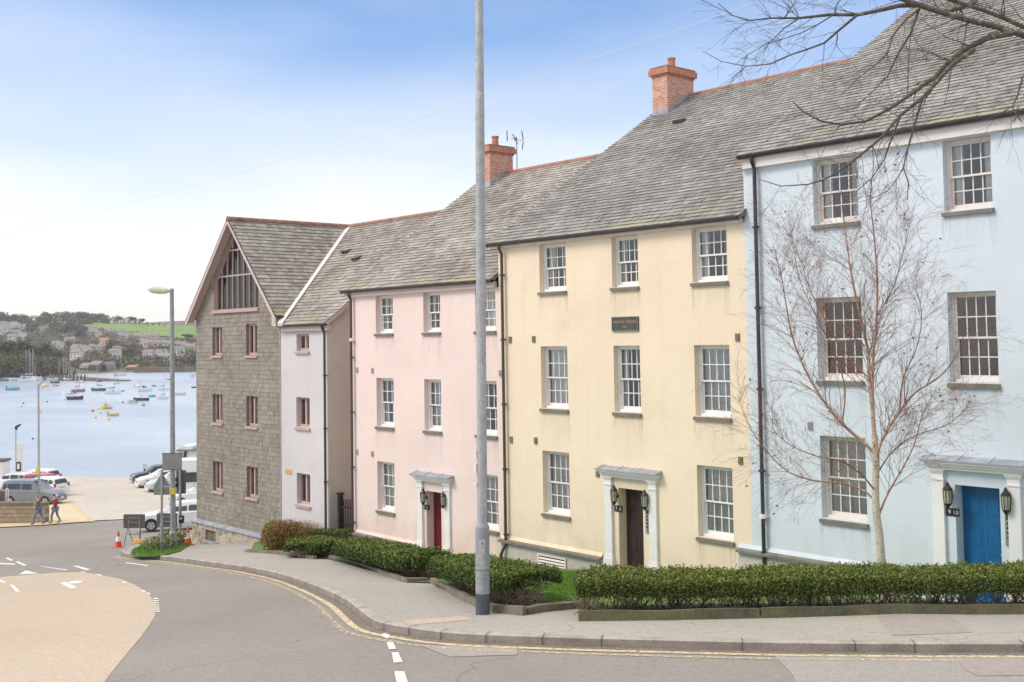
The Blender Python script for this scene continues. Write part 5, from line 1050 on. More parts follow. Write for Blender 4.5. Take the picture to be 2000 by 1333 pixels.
# easel mounted temporary signs, seen from behind
def easel(label, px, base_px, w_m=1.05, h_m=.75):
    x0, y0, x1, y1 = px; b = gp(*base_px, .0); T = dep(b); root = thing('roadworks_sign', label, 'temporary sign', b, 0, 'temporary signs on frames')
    m = MB(); px_box(m, x0, y0+1.0, x1, y1, T-.05, .03, 'sign_dark'); px_box(m, x0+1, y0, x1-.5, y0+1.0, T-.05, .03, 'sign_dark'); xm = (x0+x1)/2
    build('panel', m, root); m = MB(); xa, xb = x0+11, x1-11
    px_box(m, xa, y0+8, xb, y0+15, T-.075, .02, 'edging_wood')
    for (u0, v0, u1, v1) in ((xa-2,y0+6,xb+2,y0+8),(xa-2,y0+15,xb+2,y0+17),(xa-2,y0+6,xa,y1),(xb,y0+6,xb+2,y1)): px_box(m, u0, v0, u1, v1, T-.08, .025, 'sign_back')
    build('slot_frame', m, root)
    m = MB(); zb = b[2]
    for x in (x0+9, x1-9):
        t_ = atT(x, y1-3, T-.06); f1 = t_-UF*.28; f2 = t_+UF*.28; m.tube([t_, (f1[0]-UR[0]*.10*(1 if x < xm else -1), f1[1]-UR[1]*.10*(1 if x < xm else -1), zb)], .014, 'black_metal', 6); m.tube([t_, (f2[0]+UR[0]*.14*(1 if x < xm else -1), f2[1]+UR[1]*.14*(1 if x < xm else -1), zb)], .014, 'black_metal', 6)
    a_, c_ = atT(x0+8, y1+12, T-.2), atT(x1-8, y1+12, T-.2); m.tube([a_, c_], .011, 'black_metal', 6); build('easel', m, root); return root
easel('dark backed temporary sign on a thin easel, left of the sign posts', (241,1005,283,1032), (262,1063)); easel('dark backed temporary sign on an easel, half behind the grey street lamp', (306,1003,346,1030), (327,1061))
# cones
def cone():
    root = thing('traffic_cone', 'x', 'traffic cone', (0,0,0), 0, 'red and white traffic cones'); m = MB(); m.box((-.2,-.2,0), (.2,.2,.035), 'cone_o'); m.lathe((0,0,0), [(.165,.035),(.125,.30)], 'cone_o', 16); build('cone_base', m, root, True); m = MB(); m.lathe((0,0,0), [(.078,.52),(.035,.75),(.03,.76)], 'cone_o', 16); build('cone_tip', m, root, True)
    m = MB(); m.lathe((0,0,0), [(.126,.301),(.079,.519)], 'cone_w', 16); build('reflective_band', m, root, True); return root
c1 = cone(); p = gp(231, 1070); c1.location = Vector(p); c1['label'] = 'red and white cone standing on the road left of the temporary sign'; c1.scale = (.95,)*3
p = gp(367, 1066, .1); place(c1, p, .5, 'red and white cone against the rubble plinth of the slate clad building', .95)
sb = MB(); p = gp(273, 1067, .0)
for k in range(4): q = p+UR*(.10*(k-1.5)); sb.lathe((q[0], q[1], q[2]), [(.02,0),(.16,.05),(.17,.16),(.12,.28),(.03,.33-.03*k)], 'sand', 9)
sb.v = [(a+.015*sin(31*b), b+.015*sin(23*a), c) for a, b, c in sb.v]; tag(build('sandbag', sb, None, origin=p), 'orange sandbag slumped at the foot of the left temporary sign', 'sandbag')
wp = MB(); p = gp(372, 1063, .1); wp.box((p[0]-.08,p[1]-.08,p[2]-.1), (p[0]+.08,p[1]+.08,p[2]+.25), 'stonewall'); 
m = MB(); p = gp(351, 1068, .1); px_box(m, 343, 1046, 348, 1066, dep(p), .08, 'cream_trim'); tag(build('marker_post', m, None), 'short pale marker post among the weeds below the traffic light', 'post')
# lamp in the car park
b = gp(76, 984, .05); Tc = dep(b); l2 = thing('street_lamp', 'slim grey street lamp standing in front of the parked cars at the left', 'lamp post', b, 0, 'street lamps')
m = MB(); m.tube([b, atT(75, 752, Tc)], [.10, .07], 'galv_pale', 12); build('post', m, l2)
m = MB(); m.tube([atT(75, 752, Tc), atT(78.5, 750, Tc), atT(84, 745, Tc)], .035, 'galv', 8); build('arm', m, l2)
m = MB(); m.tube([atT(80, 757, Tc), atT(86, 753.5, Tc), atT(91, 752, Tc)], [.09,.15,.12], 'lumin', 10); build('luminaire', m, l2)
m = MB(); px_box(m, 69.5, 913, 75, 926, Tc-.2, .12, 'yellow_box'); build('yellow_tag', m, l2)
m = MB(); px_box(m, 77.5, 800, 81, 808, Tc-.1, .12, 'cream_trim'); build('small_plate', m, l2)
# solar lamp and notice by the quay
b = gp(31, 946, .05); T3 = dep(b); l3 = thing('solar_lamp', 'thin pole with a small dark angled solar lamp head near the quay', 'lamp post', b)
m = MB(); m.tube([b, atT(31, 838, T3)], .04, 'galv', 8); build('post', m, l3); m = MB(); m.prism([tuple(atT(x, y, T3)) for x, y in ((28,838),(29.5,833),(37,829),(38,832),(31.5,836),(31,841))], UF*.35, 'black_metal'); build('lamp_head', m, l3)
b = gp(37, 944, .05); T4 = dep(b); nb = thing('notice_stand', 'white notice panel above a white post with a black rounded machine front', 'notice', b)
m = MB(); px_box(m, 22, 867, 44, 878, T4, .08, 'white_trim'); px_box(m, 31.5, 878, 43, 923, T4+.02, .15, 'white_trim'); build('panel', m, nb)
m = MB(); px_box(m, 32, 903, 40, 923, T4-.06, .07, 'black_metal'); px_box(m, 33.5, 906, 38, 917, T4-.08, .019, 'white_trim'); build('machine_front', m, nb)
b = gp(2, 960, .05); T5 = dep(b); wc = thing('white_gate_pillar', 'edge of a white rendered pillar with a dark cap at the left border', 'pillar', b)
m = MB(); px_box(m, -30, 903, 6.5, 960, T5, 1.2, 'white_trim'); build('shaft', m, wc); m = MB(); px_box(m, -32, 898, 8, 902, T5-.06, 1.3, 'sign_dark'); build('cap', m, wc)
# low stone wall at left
w0 = gp(-40, 1024, .05); w1 = gp(88, 1021, .05); ws = thing('stone_wall', 'low coursed stone wall below the parked grey people carrier', 'wall', w1)
d = w1-w0; d[2] = 0; d /= np.linalg.norm(d); nn = np.array([-d[1], d[0], 0]); m = MB(); zt = atT(88, 986, dep(w1))[2]
m.prism([tuple(w0-np.array([0,0,.3])), tuple(w1-np.array([0,0,.3])), (w1[0],w1[1],zt), (w0[0],w0[1],zt)], nn*.5, 'stonewall'); build('courses', m, ws)
m = MB(); m.prism([tuple(np.array([w0[0],w0[1],zt])-nn*.05), tuple(np.array([w1[0],w1[1],zt])-nn*.05+d*.05), tuple(np.array([w1[0],w1[1],zt+.12])-nn*.05+d*.05), tuple(np.array([w0[0],w0[1],zt+.12])-nn*.05)], nn*.6, 'edging'); build('coping', m, ws)
zc = zt+.02; T6 = dep(w1); m = MB()
fp = thing('guard_rail', 'small dark panel and pale rail on top of the stone wall', 'railing', (w0[0], w0[1], zt)); px_box(m, -20, 960, 9, 979, T6+1.2, .05, 'sign_dark'); build('panel', m, fp)
m = MB()
for x in (12, 16): m.tube([atT(x, 983, T6+1), atT(x, 955, T6+1)], .035, 'cream_trim', 6)
m.tube([atT(12, 955.5, T6+1), atT(16, 955.5, T6+1)], .035, 'cream_trim', 6); m.tube([atT(9, 981.5, T6+1), atT(21, 981.5, T6+1)], .03, 'cream_trim', 6); build('rail', m, fp)
# posts near the right quay
b = gp(281, 925, .05); b = onZ(281, 938, -12.1); T7 = dep(b); qb = thing('mooring_post', 'pair of pale posts on the quay edge left of the parked dark car', 'post', b)
for x in (280.5, 285.5): m = MB(); m.tube([atT(x, 938, T7), atT(x, 906, T7)], .10, 'cream_trim', 8); build('post', m, qb)
# cable crossing the sky
pts = [(-500,585),(0,462),(200,412),(370,365),(560,312),(690,275),(820,232),(1000,165),(1200,100),(1400,32),(1800,-120)]
C = catmull([atT(x, y, 30-12*(x+500)/2300) for x, y in pts], 1.0); m = MB(); MT['cable'] = simple('weathered_cable', (.80,.80,.81), .05, 2, .7); m.tube(C, .0042, 'cable', 5); tag(build('overhead_cable', m, None, origin=C[0]), 'single thin pale cable crossing the sky above the roofs', 'cable')
# ------------------------------------------------------------------ harbour, far shore
def sm(t): t = np.clip(t, 0, 1); return t*t*(3-2*t)
def hillz(U, V):
    base = WZ+1.0+3*sm((V-600)/60)+36.5*sm((V-640)/640)+3*np.sin(U/230+1)*sm((V-760)/300)+6*sm((-430-U)/90)*sm((V-900)/300)+2.5*np.sin(U/70)*np.sin(V/90)*sm((V-700)/100)
    shore = 600+14*np.sin(U/55)+8*np.sin(U/17+2)-50*sm((-214-U)/20)
    return np.where(V < shore, WZ-3, base)
def hz(u, v): return float(hillz(np.array([u], float), np.array([v], float))[0])
us = np.arange(-1500, 1501, 25.0); vs = np.concatenate([np.arange(520, 1000, 12.0), np.arange(1000, 2600, 50.0)]); V_, Fs_ = [], []
for v in vs:
    z = hillz(us, np.full_like(us, v)); V_ += [tuple(lvl(u, v, zz_)) for u, zz_ in zip(us, z)]
nu = len(us)
for j in range(len(vs)-1):
    for i in range(nu-1): Fs_.append((j*nu+i, j*nu+i+1, (j+1)*nu+i+1, (j+1)*nu+i))
m = MB(); m.mesh(V_, Fs_, 'hill'); hl = build('hillside', m, smooth=True); tag(hl, kind='structure')
def hitT(x, y, T0=536, T1=2200):
    rr = ray(x, y); T = np.arange(T0, T1, 4.0); P = CAM[None]+T[:,None]*rr[None]; u = (P[:,:2]-CAM[:2]) @ UR[:2]; v = (P[:,:2]-CAM[:2]) @ UF[:2]
    k = np.nonzero(P[:,2] < hillz(u, v))[0]; k = k[0] if len(k) else len(T)-1; return P[k], T[k]
def w2(p): return float((p[:2]-CAM[:2]) @ UR[:2]), float((p[:2]-CAM[:2]) @ UF[:2])
# pasture
fm = MB(); nx_, ny_ = 60, 12; G = []
for j in range(ny_+1):
    for i in range(nx_+1):
        x = 163+(430-163)*i/nx_; yt = 631.5+(x-165)*.035; yb = 641+min(1, max(0, (x-165)/215))**.8*25+1.5*sin(x/9); f = j/ny_; p, T = hitT(x, yt+(yb-yt)*f); u, v = w2(p); G.append(tuple(lvl(u, v, hz(u, v)+.9)))
fm.mesh(G, [(j*(nx_+1)+i, j*(nx_+1)+i+1, (j+1)*(nx_+1)+i+1, (j+1)*(nx_+1)+i) for j in range(ny_) for i in range(nx_)], 'field'); tag(build('green_field', fm), kind='structure')
# tree kinds
def crown_mesh(kind, n, seed, lobes, size, mat, bare=False):
    r = random.Random(seed); m = MB()
    for i in range(n):
        c, rad = lobes[r.randrange(len(lobes))]; a = np.array([r.gauss(0,1), r.gauss(0,1), r.gauss(0,1)]); a /= np.linalg.norm(a); q = np.array(c)+a*np.array(rad)*(r.random()**.33)*r.uniform(.8, 1.08)
        u = np.array([r.gauss(0,1), r.gauss(0,1), r.gauss(0,1)]); u /= np.linalg.norm(u); w_ = np.cross(u, a); w_ /= np.linalg.norm(w_)+1e-9; s = size*r.uniform(.6, 1.5); m.face([q-u*s, q+w_*s, q+u*s, q-w_*s], mat, max(.001, min(1, .25+.6*r.random()+.25*a[2])))
    return m
def far_tree(kind, seed):
    r = random.Random(seed); root = thing(kind, 'x', 'tree', (0,0,-500)); t = MB(); t.tube([(0,0,-.6), (0.02,0,.25), (.0,.02,.55)], [.045,.035,.02], 'bark', 5, .4)
    if kind == 'pine_tree': lob = [((r.uniform(-.22,.22), r.uniform(-.2,.2), r.uniform(.62,.88)), (.26,.26,.12)) for _ in range(6)]; mt = 'far_dark'; n, s = 420, .045
    elif kind == 'evergreen_tree': lob = [((r.uniform(-.16,.16), r.uniform(-.16,.16), r.uniform(.3,.78)), (.24,.24,.22)) for _ in range(8)]; mt = 'far_dark'; n, s = 520, .05
    elif kind == 'olive_tree_crown': lob = [((r.uniform(-.2,.2), r.uniform(-.2,.2), r.uniform(.25,.7)), (.24,.24,.22)) for _ in range(8)]; mt = 'far_green'; n, s = 480, .05
    else: lob = [((r.uniform(-.22,.22), r.uniform(-.22,.22), r.uniform(.4,.8)), (.2,.2,.2)) for _ in range(8)]; mt = 'far_brown' if seed % 2 else 'far_grey'; n, s = 260, .034
    for k in range(4): a = r.uniform(0, 6.28); t.tube([(0,0,.35), (.12*cos(a),.12*sin(a),.55), (.2*cos(a),.2*sin(a),.75)], [.02,.013,.006], 'bark', 4, .4)
    build('trunk', t, root, True); build('crown', crown_mesh(kind, n, seed, lob, s, mt), root, True); return root
LIB = {k: [far_tree({'p':'pine_tree','e':'evergreen_tree','g':'broadleaf_tree','b':'bare_tree'}[k] if k != 'g' else 'olive_tree_crown', s) for s in ss] for k, ss in {'p':(1,2,3),'e':(4,5,6),'g':(7,8),'b':(9,10,11)}.items()}
for k in 'g':
    for o in LIB[k]: o.name = 'broadleaf_tree'
def put_tree(k, x, y, hp, label, group, T=None, wide=1.0, T0=536):
    """x,y: pixel of the foot on the hill, hp: height in photo pixels"""
    if T is None: p, T = hitT(x, y, T0)
    else: p = atT(x, y, T)
    src = LIB[k][rng.randrange(len(LIB[k]))]; c = copy_tree(src); s = hp*T/F; c.location = Vector(p)-Vector((0,0,s*(.42 if 'skyline' in label else .15))); s *= (1.42 if 'skyline' in label else 1.1); c.scale = (s*wide, s*wide, s); c.rotation_euler = (0,0,rng.uniform(0, 6.28)); c['label'] = label; c['group'] = group; c['category'] = 'tree'; return c
SK = 'skyline trees above the far shore'
for (x, y, hp, k, w_) in [(-8,632,26,'e',1.3),(6,634,26,'e',1.2),(22,633,22,'e',1.3),(36,632,20,'b',1.4),(50,634,24,'e',1.5),(66,634,22,'b',1.4),(82,634,24,'b',1.3),(92,634,30,'e',1.2),(108,633,25,'b',1.4),(122,632,26,'b',1.4),(134,631,27,'e',1.0),(146,634,24,'b',1.3),(158,634,27,'p',1.5),(170,635,26,'e',1.3),(183,632,16,'e',1.0),(194,633,23,'p',1.4),(206,634,20,'e',1.0)]:
    put_tree(k, x, y, hp, 'dark wooded crown on the far skyline left of the green field', SK, wide=w_)
for (x, y, hp) in [(214,634,20),(222,634.5,21),(228,634.5,21),(235,635,19),(242,635,18),(250,635.5,21),(257,636,20),(264,636,18),(271,636,17),(279,637,17),(288,638,12),(298,638,9),(312,639,9),(322,640,8)]:
    put_tree('b' if rng.random() < .8 else 'p', x, y, hp, 'thin wind bent tree in the line along the top of the green field', 'thin trees along the top of the field', wide=.8)
for (x, y, hp, k, w_, lab) in [(63,652,28,'e',1.1,'large dark evergreen standing among the white houses at the left of the far hill'),(366,668,18,'p',1.5,'lone flat topped pine standing on the green field beside the slate building'),(105,650,26,'g',1.4,'broad olive coloured tree below the skyline, left of the darkest mid hill trees'),
  (128,655,30,'e',1.1,'tallest dark evergreen in the middle of the far hill'),(143,650,32,'e',1.2,'dark evergreen right behind the tallest one in the middle of the far hill'),(157,662,30,'e',1.2,'dark evergreen lowest down of the middle hill group'),(213,693,32,'e',.7,'narrow dark tree directly behind the grey boat sheds'),(250,700,34,'g',1.5,'broad dark tree to the right of the boat sheds near the water')]:
    o = put_tree(k, x, y, hp, lab, None, wide=w_); del o['group']
for (x, y, hp, k) in [(88,664,15,'b'),(100,672,14,'b'),(75,660,12,'b'),(118,668,14,'e'),(135,680,18,'b'),(150,677,15,'b'),(170,682,18,'g'),(185,676,14,'g'),(200,668,12,'e'),(225,680,16,'e'),(240,690,22,'b'),(262,698,26,'b'),(275,690,18,'b'),(290,700,20,'b'),(262,676,14,'b'),(300,694,14,'g'),(318,698,18,'e'),(332,704,16,'b'),(345,712,20,'b'),(360,716,22,'b'),(375,716,24,'e'),(330,690,12,'e'),(308,680,10,'g'),(340,678,9,'b'),(372,676,12,'b'),(355,682,10,'b'),(270,712,14,'b'),(232,712,12,'b'),(140,700,16,'b'),(152,712,14,'b'),(122,700,18,'b'),(130,716,14,'g'),(148,722,10,'g'),(285,718,12,'b'),(320,722,12,'b'),(350,724,12,'e'),(376,728,14,'b'),(178,700,9,'b'),(192,697,8,'b'),(110,655,12,'b'),(30,650,9,'b'),(45,655,10,'e'),(15,660,10,'b'),(5,668,12,'b'),(38,668,12,'b'),(55,670,12,'g'),(75,680,14,'b'),(90,684,14,'e'),(198,648,9,'b'),(225,652,8,'e'),(250,660,8,'e'),(178,655,10,'b'),(165,650,14,'b')]:
    put_tree(k, x, y, hp*1.1, 'winter tree growing between the houses on the far hillside', 'trees between the far houses', wide=1.25)
# scrub and woodland cover of the hill: one mass
rs = random.Random(3); m = MB()
for i in range(900):
    x = rs.uniform(-60, 430); y = rs.uniform(628, 722) if x < 165 else rs.uniform(645+min(20, (x-165)*.12), 722); p, T = hitT(x, y); sc = rs.uniform(3, 6.5); mt = rs.choice(['far_brown','far_brown','far_grey','far_dark','far_green'])
    for k in range(34):
        a = np.array([rs.gauss(0,.45), rs.gauss(0,.45), rs.uniform(0,.75)])*sc; q = p+a; u = np.array([rs.gauss(0,1), rs.gauss(0,1), rs.gauss(0,1)]); u /= np.linalg.norm(u); w_ = np.cross(u, [rs.gauss(0,1), rs.gauss(0,1), rs.gauss(0,1)]); w_ /= np.linalg.norm(w_)+1e-9; s = sc*.11; m.face([q-u*s, q+w_*s, q+u*s, q-w_*s], mt, max(.001, rs.random()*.8+.25*a[2]/sc))
tag(build('hillside_woodland', m), 'brown and grey winter woodland and scrub covering the far hill between the houses', 'woodland', kind='stuff')
# far houses
def far_house(name, wall, roof, L=9, W=7, H=6.0, rh=1.6, chim=True, storeys=2, seed=0):
    r = random.Random(seed); root = thing(name, 'x', 'house', (0,0,-500)); m = MB(); m.box((-L/2,-W/2,-4), (L/2,W/2,H), wall); m.mesh([(-L/2,-W/2,H),(-L/2,W/2,H),(-L/2,0,H+rh),(L/2,-W/2,H),(L/2,W/2,H),(L/2,0,H+rh)], [(0,1,2),(3,5,4)], wall); build('wall', m, root, True)
    m = MB(); e = .4; m.prism([(-L/2-e,-W/2-e,H-e*rh/(W/2)),(-L/2-e,0,H+rh),(-L/2-e,0,H+rh+.25),(-L/2-e,-W/2-e,H-e*rh/(W/2)+.25)], (L+2*e,0,0), roof); m.prism([(-L/2-e,W/2+e,H-e*rh/(W/2)),(-L/2-e,0,H+rh+.001),(-L/2-e,0,H+rh+.25),(-L/2-e,W/2+e,H-e*rh/(W/2)+.25)], (L+2*e,0,0), roof); rf = build('roof', m, root, True)
    if chim: m = MB(); m.box((L/2-1.2,-.5,H+rh-.6), (L/2-.3,.5,H+rh+1.2), 'far_roof_red' if seed % 2 else wall); build('chimney', m, rf, True)
    m = MB(); n = max(2, int(L/2.6))
    for s in range(storeys):
        for k in range(n): x = -L/2+L*(k+.5)/n; z = .9+s*2.5; m.box((x-.5,-W/2-.04,z), (x+.5,-W/2+.01,z+1.3), 'far_win')
    build('windows', m, root, True); return root
HL = {'w': far_house('white_house','far_white','far_roof',seed=1), 'p': far_house('pinkish_house','far_pink','far_roof',8,7,5.5,2.8,seed=2), 'r': far_house('red_roofed_house','far_white','far_roof_red',9,7,4.5,2.6,seed=3), 'b': far_house('bungalow','far_white','far_roof',12,7,2.8,2.0,False,1,seed=4), 't': far_house('terraced_house','far_white','far_roof',6,8,5.6,2.4,True,2,seed=5)}
def put_house(k, x, y, lab, grp, rot=0.0, sc=1.0):
    p, T = hitT(x, y); c = copy_tree(HL[k]); c.location = Vector(p)+Vector((0,0,1.4)); c.rotation_euler = (0,0,VIEW_ROT+rot); c.scale = (sc*.72,)*3; c['label'] = lab; c['group'] = grp
A_ = ('white house in the scattered row left of the dark evergreen on the far hill', 'white houses left of the dark evergreen')
for i, (x, y, k) in enumerate([(-4,642,'b'),(5,641,'w'),(18,639,'b'),(28,641,'w'),(42,643,'b'),(12,650,'w'),(32,655,'b'),(24,664,'b'),(44,664,'w'),(36,646,'t'),(3,656,'w')]): put_house(k, x, y, *A_, rot=rng.uniform(-.5, .5), sc=.9)
A_ = ('pinkish grey house in the terraces just below the green field', 'terraces just below the green field')
for i, (x, y, k) in enumerate([(168,651,'p'),(174,653,'p'),(180,655,'w'),(186,657,'p'),(192,660,'w'),(212,655,'p'),(218,658,'p'),(228,657,'w'),(236,659,'w'),(240,667,'p'),(248,667,'p'),(256,666,'p'),(264,666,'p'),(272,667,'p'),(280,669,'p'),(290,666,'p'),(298,667,'p'),(304,669,'p')]): put_house(k, x, y, *A_, rot=rng.uniform(-.4, .4), sc=.85)
A_ = ('white terraced house in the long row at the right of the far village', 'long white row at the right of the far village')
for i, (x, y, k) in enumerate([(280,680,'t'),(286,681,'t'),(292,682,'r'),(298,682,'t'),(304,682,'t'),(311,683,'t'),(318,682,'t'),(325,683,'t'),(334,684,'t'),(341,685,'t'),(348,685,'t'),(355,686,'p'),(362,688,'t'),(368,690,'t'),(374,692,'p')]): put_house(k, x, y, *A_, rot=rng.uniform(-.2, .2), sc=.9)
A_ = ('small pale house in the band just above the boat sheds', 'small houses above the boat sheds')
for i, (x, y, k) in enumerate([(110,681,'w'),(118,685,'w'),(132,674,'w'),(140,674,'p'),(148,690,'t'),(155,691,'t'),(162,692,'t'),(169,693,'t'),(180,690,'t'),(188,691,'t'),(196,692,'t'),(228,693,'w'),(236,696,'w'),(147,694,'w')]): put_house(k, x, y, *A_, rot=rng.uniform(-.4, .4), sc=.8)
A_ = ('white house in the low cluster near the water at the right of the far shore', 'white cluster near the water at the right')
for i, (x, y, k) in enumerate([(292,706,'w'),(300,704,'r'),(307,706,'w'),(316,705,'w'),(322,707,'b'),(350,698,'w'),(225,703,'w'),(150,706,'w')]): put_house(k, x, y, *A_, rot=rng.uniform(-.4, .4), sc=1.0)
put_house('r', 204, 691, 'single orange roofed white house above the grey boat sheds', None, .3, 1.1); put_house('r', 204, 677, 'red roofed house half hidden by trees in the middle of the village', None, -.2, 1.0)
for o in list(COL.objects):
    if o.parent is None and 'group' in o and o['group'] is None: del o['group']
# waterfront sheds
def shed(name, label, x, y, wpx, hpx, wall, roof, arch=False):
    p, T = hitT(x, y); T = min(T, 612); p = atT(x, y, T); L = wpx*T/F; H = hpx*T/F; root = thing(name, label, 'shed', (p[0], p[1], WZ+.5), VIEW_ROT); m = MB()
    if arch:
        pr = [(L/2*cos(t), -6, H*.35+H*.65*sin(t)) for t in [pi*k/10 for k in range(11)]]; m.prism([(L/2,-6,-1)]+pr+[(-L/2,-6,-1)], (0,12,0), wall); build('wall', m, root, True)
        d = MB(); d.prism([(-L*.32,-6.05,0)]+[(L*.32*cos(t), -6.05, H*.3+H*.45*sin(t)) for t in [pi-pi*k/8 for k in range(9)]]+[(L*.32,-6.05,0)], (0,.04,0), roof); build('door', d, root, True)
    else:
        m.box((-L/2,-6,-1), (L/2,6,H*.7), wall); m.mesh([(-L/2,-6,H*.7),(-L/2,6,H*.7),(-L/2,0,H),(L/2,-6,H*.7),(L/2,6,H*.7),(L/2,0,H)], [(0,1,2),(3,5,4)], wall); build('wall', m, root, True)
        m = MB(); m.face([(-L/2-.3,-6.4,H*.68),(L/2+.3,-6.4,H*.68),(L/2+.3,0,H+.1),(-L/2-.3,0,H+.1)], roof); m.face([(-L/2-.3,6.4,H*.68),(L/2+.3,6.4,H*.68),(L/2+.3,0,H+.1),(-L/2-.3,0,H+.1)], roof); build('roof', m, root, True)
        m = MB(); n = 4
        for k in range(n): xx = -L/2+L*(k+.5)/n; m.box((xx-.7,-6.06,H*.2), (xx+.7,-5.99,H*.45), 'far_win')
        build('windows', m, root, True)
shed('boat_shed','pale yellowish white building at the water, left of the grey sheds',172,722,16,17,'cream_hull','far_roof'); shed('boat_shed','grey gabled boat shed between the white building and the arched shed',191,724,19,21,'sill','far_roof'); shed('boat_shed','arched boat shed with a dark reddish mouth at the waterside',211,725,19,19,'far_roof','maroon_hull',True)
shed('boat_shed','low brown building on the waterfront wall right of the sheds',262,726,18,12,'stonewall','far_roof_red')
m = MB()
for i in range(40): 
    u0 = -290+i*13; v0 = 600+14*sin(u0/55)+8*sin(u0/17+2)-3
    if u0 > -150: m.box((0,0,0),(0,0,0),'mud') if False else None
    a = lvl(u0, 593, WZ-1); b_ = lvl(u0+13, 593, WZ-1)
    if i >= 7: m.prism([tuple(a), tuple(b_), tuple(b_+np.array([0,0,3.2+.5*sin(i)])), tuple(a+np.array([0,0,3.2+.5*sin(i)]))], UF*8, 'mud')
tag(build('harbour_wall', m), 'long low brown wall along the far waterfront', 'wall')
# near headland at left
hm = MB(); us = np.arange(-900, -190, 4.0); vs = np.arange(470, 640, 8.0); V_ = []
def hd(u, v): e = sm((v-478-6*sin(u/23))/14)*sm((-200-(v-480)*.42-u)/16)*sm((572-v)/24); return WZ-1.5+1.9*e+11*sm((-192-u)/40)*sm((v-480)/45)*e
for v in vs: V_ += [tuple(lvl(u, v, float(hd(u, v)))) for u in us]
nu = len(us); hm.mesh(V_, [(j*nu+i, j*nu+i+1, (j+1)*nu+i+1, (j+1)*nu+i) for j in range(len(vs)-1) for i in range(nu-1)], 'mud'); tag(build('headland', hm, smooth=True), kind='structure')
HG = 'dark pines along the top of the near headland'
for i, x in enumerate([-40,-28,-16,-6,4,12,20,28,36,46,54,62,70,78,86,94,102,110,116]):
    yy = 700+2*sin(i*1.7)+(6 if x > 95 else 0); put_tree('e', x, yy, 38-(x > 60)*8-(x > 100)*8+3*sin(i*2.3), 'dark green tree in the belt along the near headland at the left', HG, T=505, wide=.75)
for i, x in enumerate([-20,0,18,40,60,76,92,106,30,50,68,84]): put_tree('g', x, 706+(i%3)*2, 26+3*sin(i), 'olive green tree in front of the dark belt on the near headland', 'olive trees on the near headland', T=498, wide=.9)
for i, x in enumerate([-10,4,16,27,38,50,62,72,82,92,102,112,122,134,146,10,32,56,78,98,118]): put_tree('b', x, 738-(i%2)*5, 22+5*sin(i*1.9)-(x > 105)*9, 'brown winter shrub on the bank above the left shore', 'brown shrubs on the left bank', T=487, wide=1.1)
ms = MB(); rs = random.Random(8)
for i in range(420):
    x = rs.uniform(-40, 128); y = rs.uniform(704, 738) if x < 112 else rs.uniform(722, 738); p = atT(x, y, 484+rs.uniform(0, 14)); sc = rs.uniform(2.2, 4.2); mt = rs.choice(['far_brown','far_brown','far_green','far_grey'])
    for k in range(34):
        a = np.array([rs.gauss(0,.45), rs.gauss(0,.45), rs.uniform(-.2,.7)])*sc; q = p+a; u = np.array([rs.gauss(0,1), rs.gauss(0,1), rs.gauss(0,1)]); u /= np.linalg.norm(u); w_ = np.cross(u, [rs.gauss(0,1), rs.gauss(0,1), rs.gauss(0,1)]); w_ /= np.linalg.norm(w_)+1e-9; s = sc*.10; ms.face([q-u*s, q+w_*s, q+u*s, q-w_*s], mt, max(.001, rs.random()))
tag(build('bank_scrub', ms), 'brown and olive scrub covering the bank of the near headland', 'scrub', kind='stuff')
# pier
pr = thing('pier', 'long low dark pier running out from the left shore', 'pier', lvl(-150, 465, WZ)); a = atT(95, 738, 480); b_ = atT(240, 744.5, 455); a[2] = b_[2] = WZ
d = (b_-a)/np.linalg.norm(b_-a); nn = np.array([-d[1], d[0], 0]); m = MB(); m.prism([tuple(a+[0,0,.2]), tuple(b_+[0,0,-.2]), tuple(b_+[0,0,.4]), tuple(a+[0,0,2.4])], nn*4, 'mud'); build('deck', m, pr)
m = MB(); L_ = np.linalg.norm(b_-a)
for k in range(9): q = a+d*L_*(.1+.05*k); m.box((q[0]-.25,q[1]-.25,WZ-1), (q[0]+.25,q[1]+.25,WZ+2.6), 'dark_cloth')
build('piles', m, pr)
# ------------------------------------------------------------------ boats (unit length hull along x, bow at +x)
def hull(mb, mat, deck, L=1, B=.32, D=.12, sheer=.05, draft=.03, tran=.75):
    st = []; n = 10
    for i in range(n+1):
        t = i/n; hb = B/2*(tran+(1-tran)*sin(min(1, t/.45)*pi/2)) if t < .45 else B/2*max(0, 1-((t-.45)/.55)**2.1); zt = D+sheer*((t-.35)**2)*2.2; x = -L/2+L*t; st.append((x, hb, zt, -draft*(1 if t < .85 else (1-t)/.15)))
    V = []; 
    for (x, hb, zt, zb) in st: V += [(x,-hb,zt), (x-.0,-hb*.82,zt*.45), (x*.96,-hb*.3,zb), (x*.96,hb*.3,zb), (x,hb*.82,zt*.45), (x,hb,zt)]
    Fc = [(i*6+j, (i+1)*6+j, (i+1)*6+j+1, i*6+j+1) for i in range(n) for j in range(5)]; Fc.append((0,1,2,3,4,5)); mb.mesh(V, Fc, mat)
    mb.mesh([(s[0],-s[1]*.98,s[2]-.004) for s in st]+[(s[0],s[1]*.98,s[2]-.004) for s in st], [(i, i+1, n+2+i, n+1+i) for i in range(n)], deck)
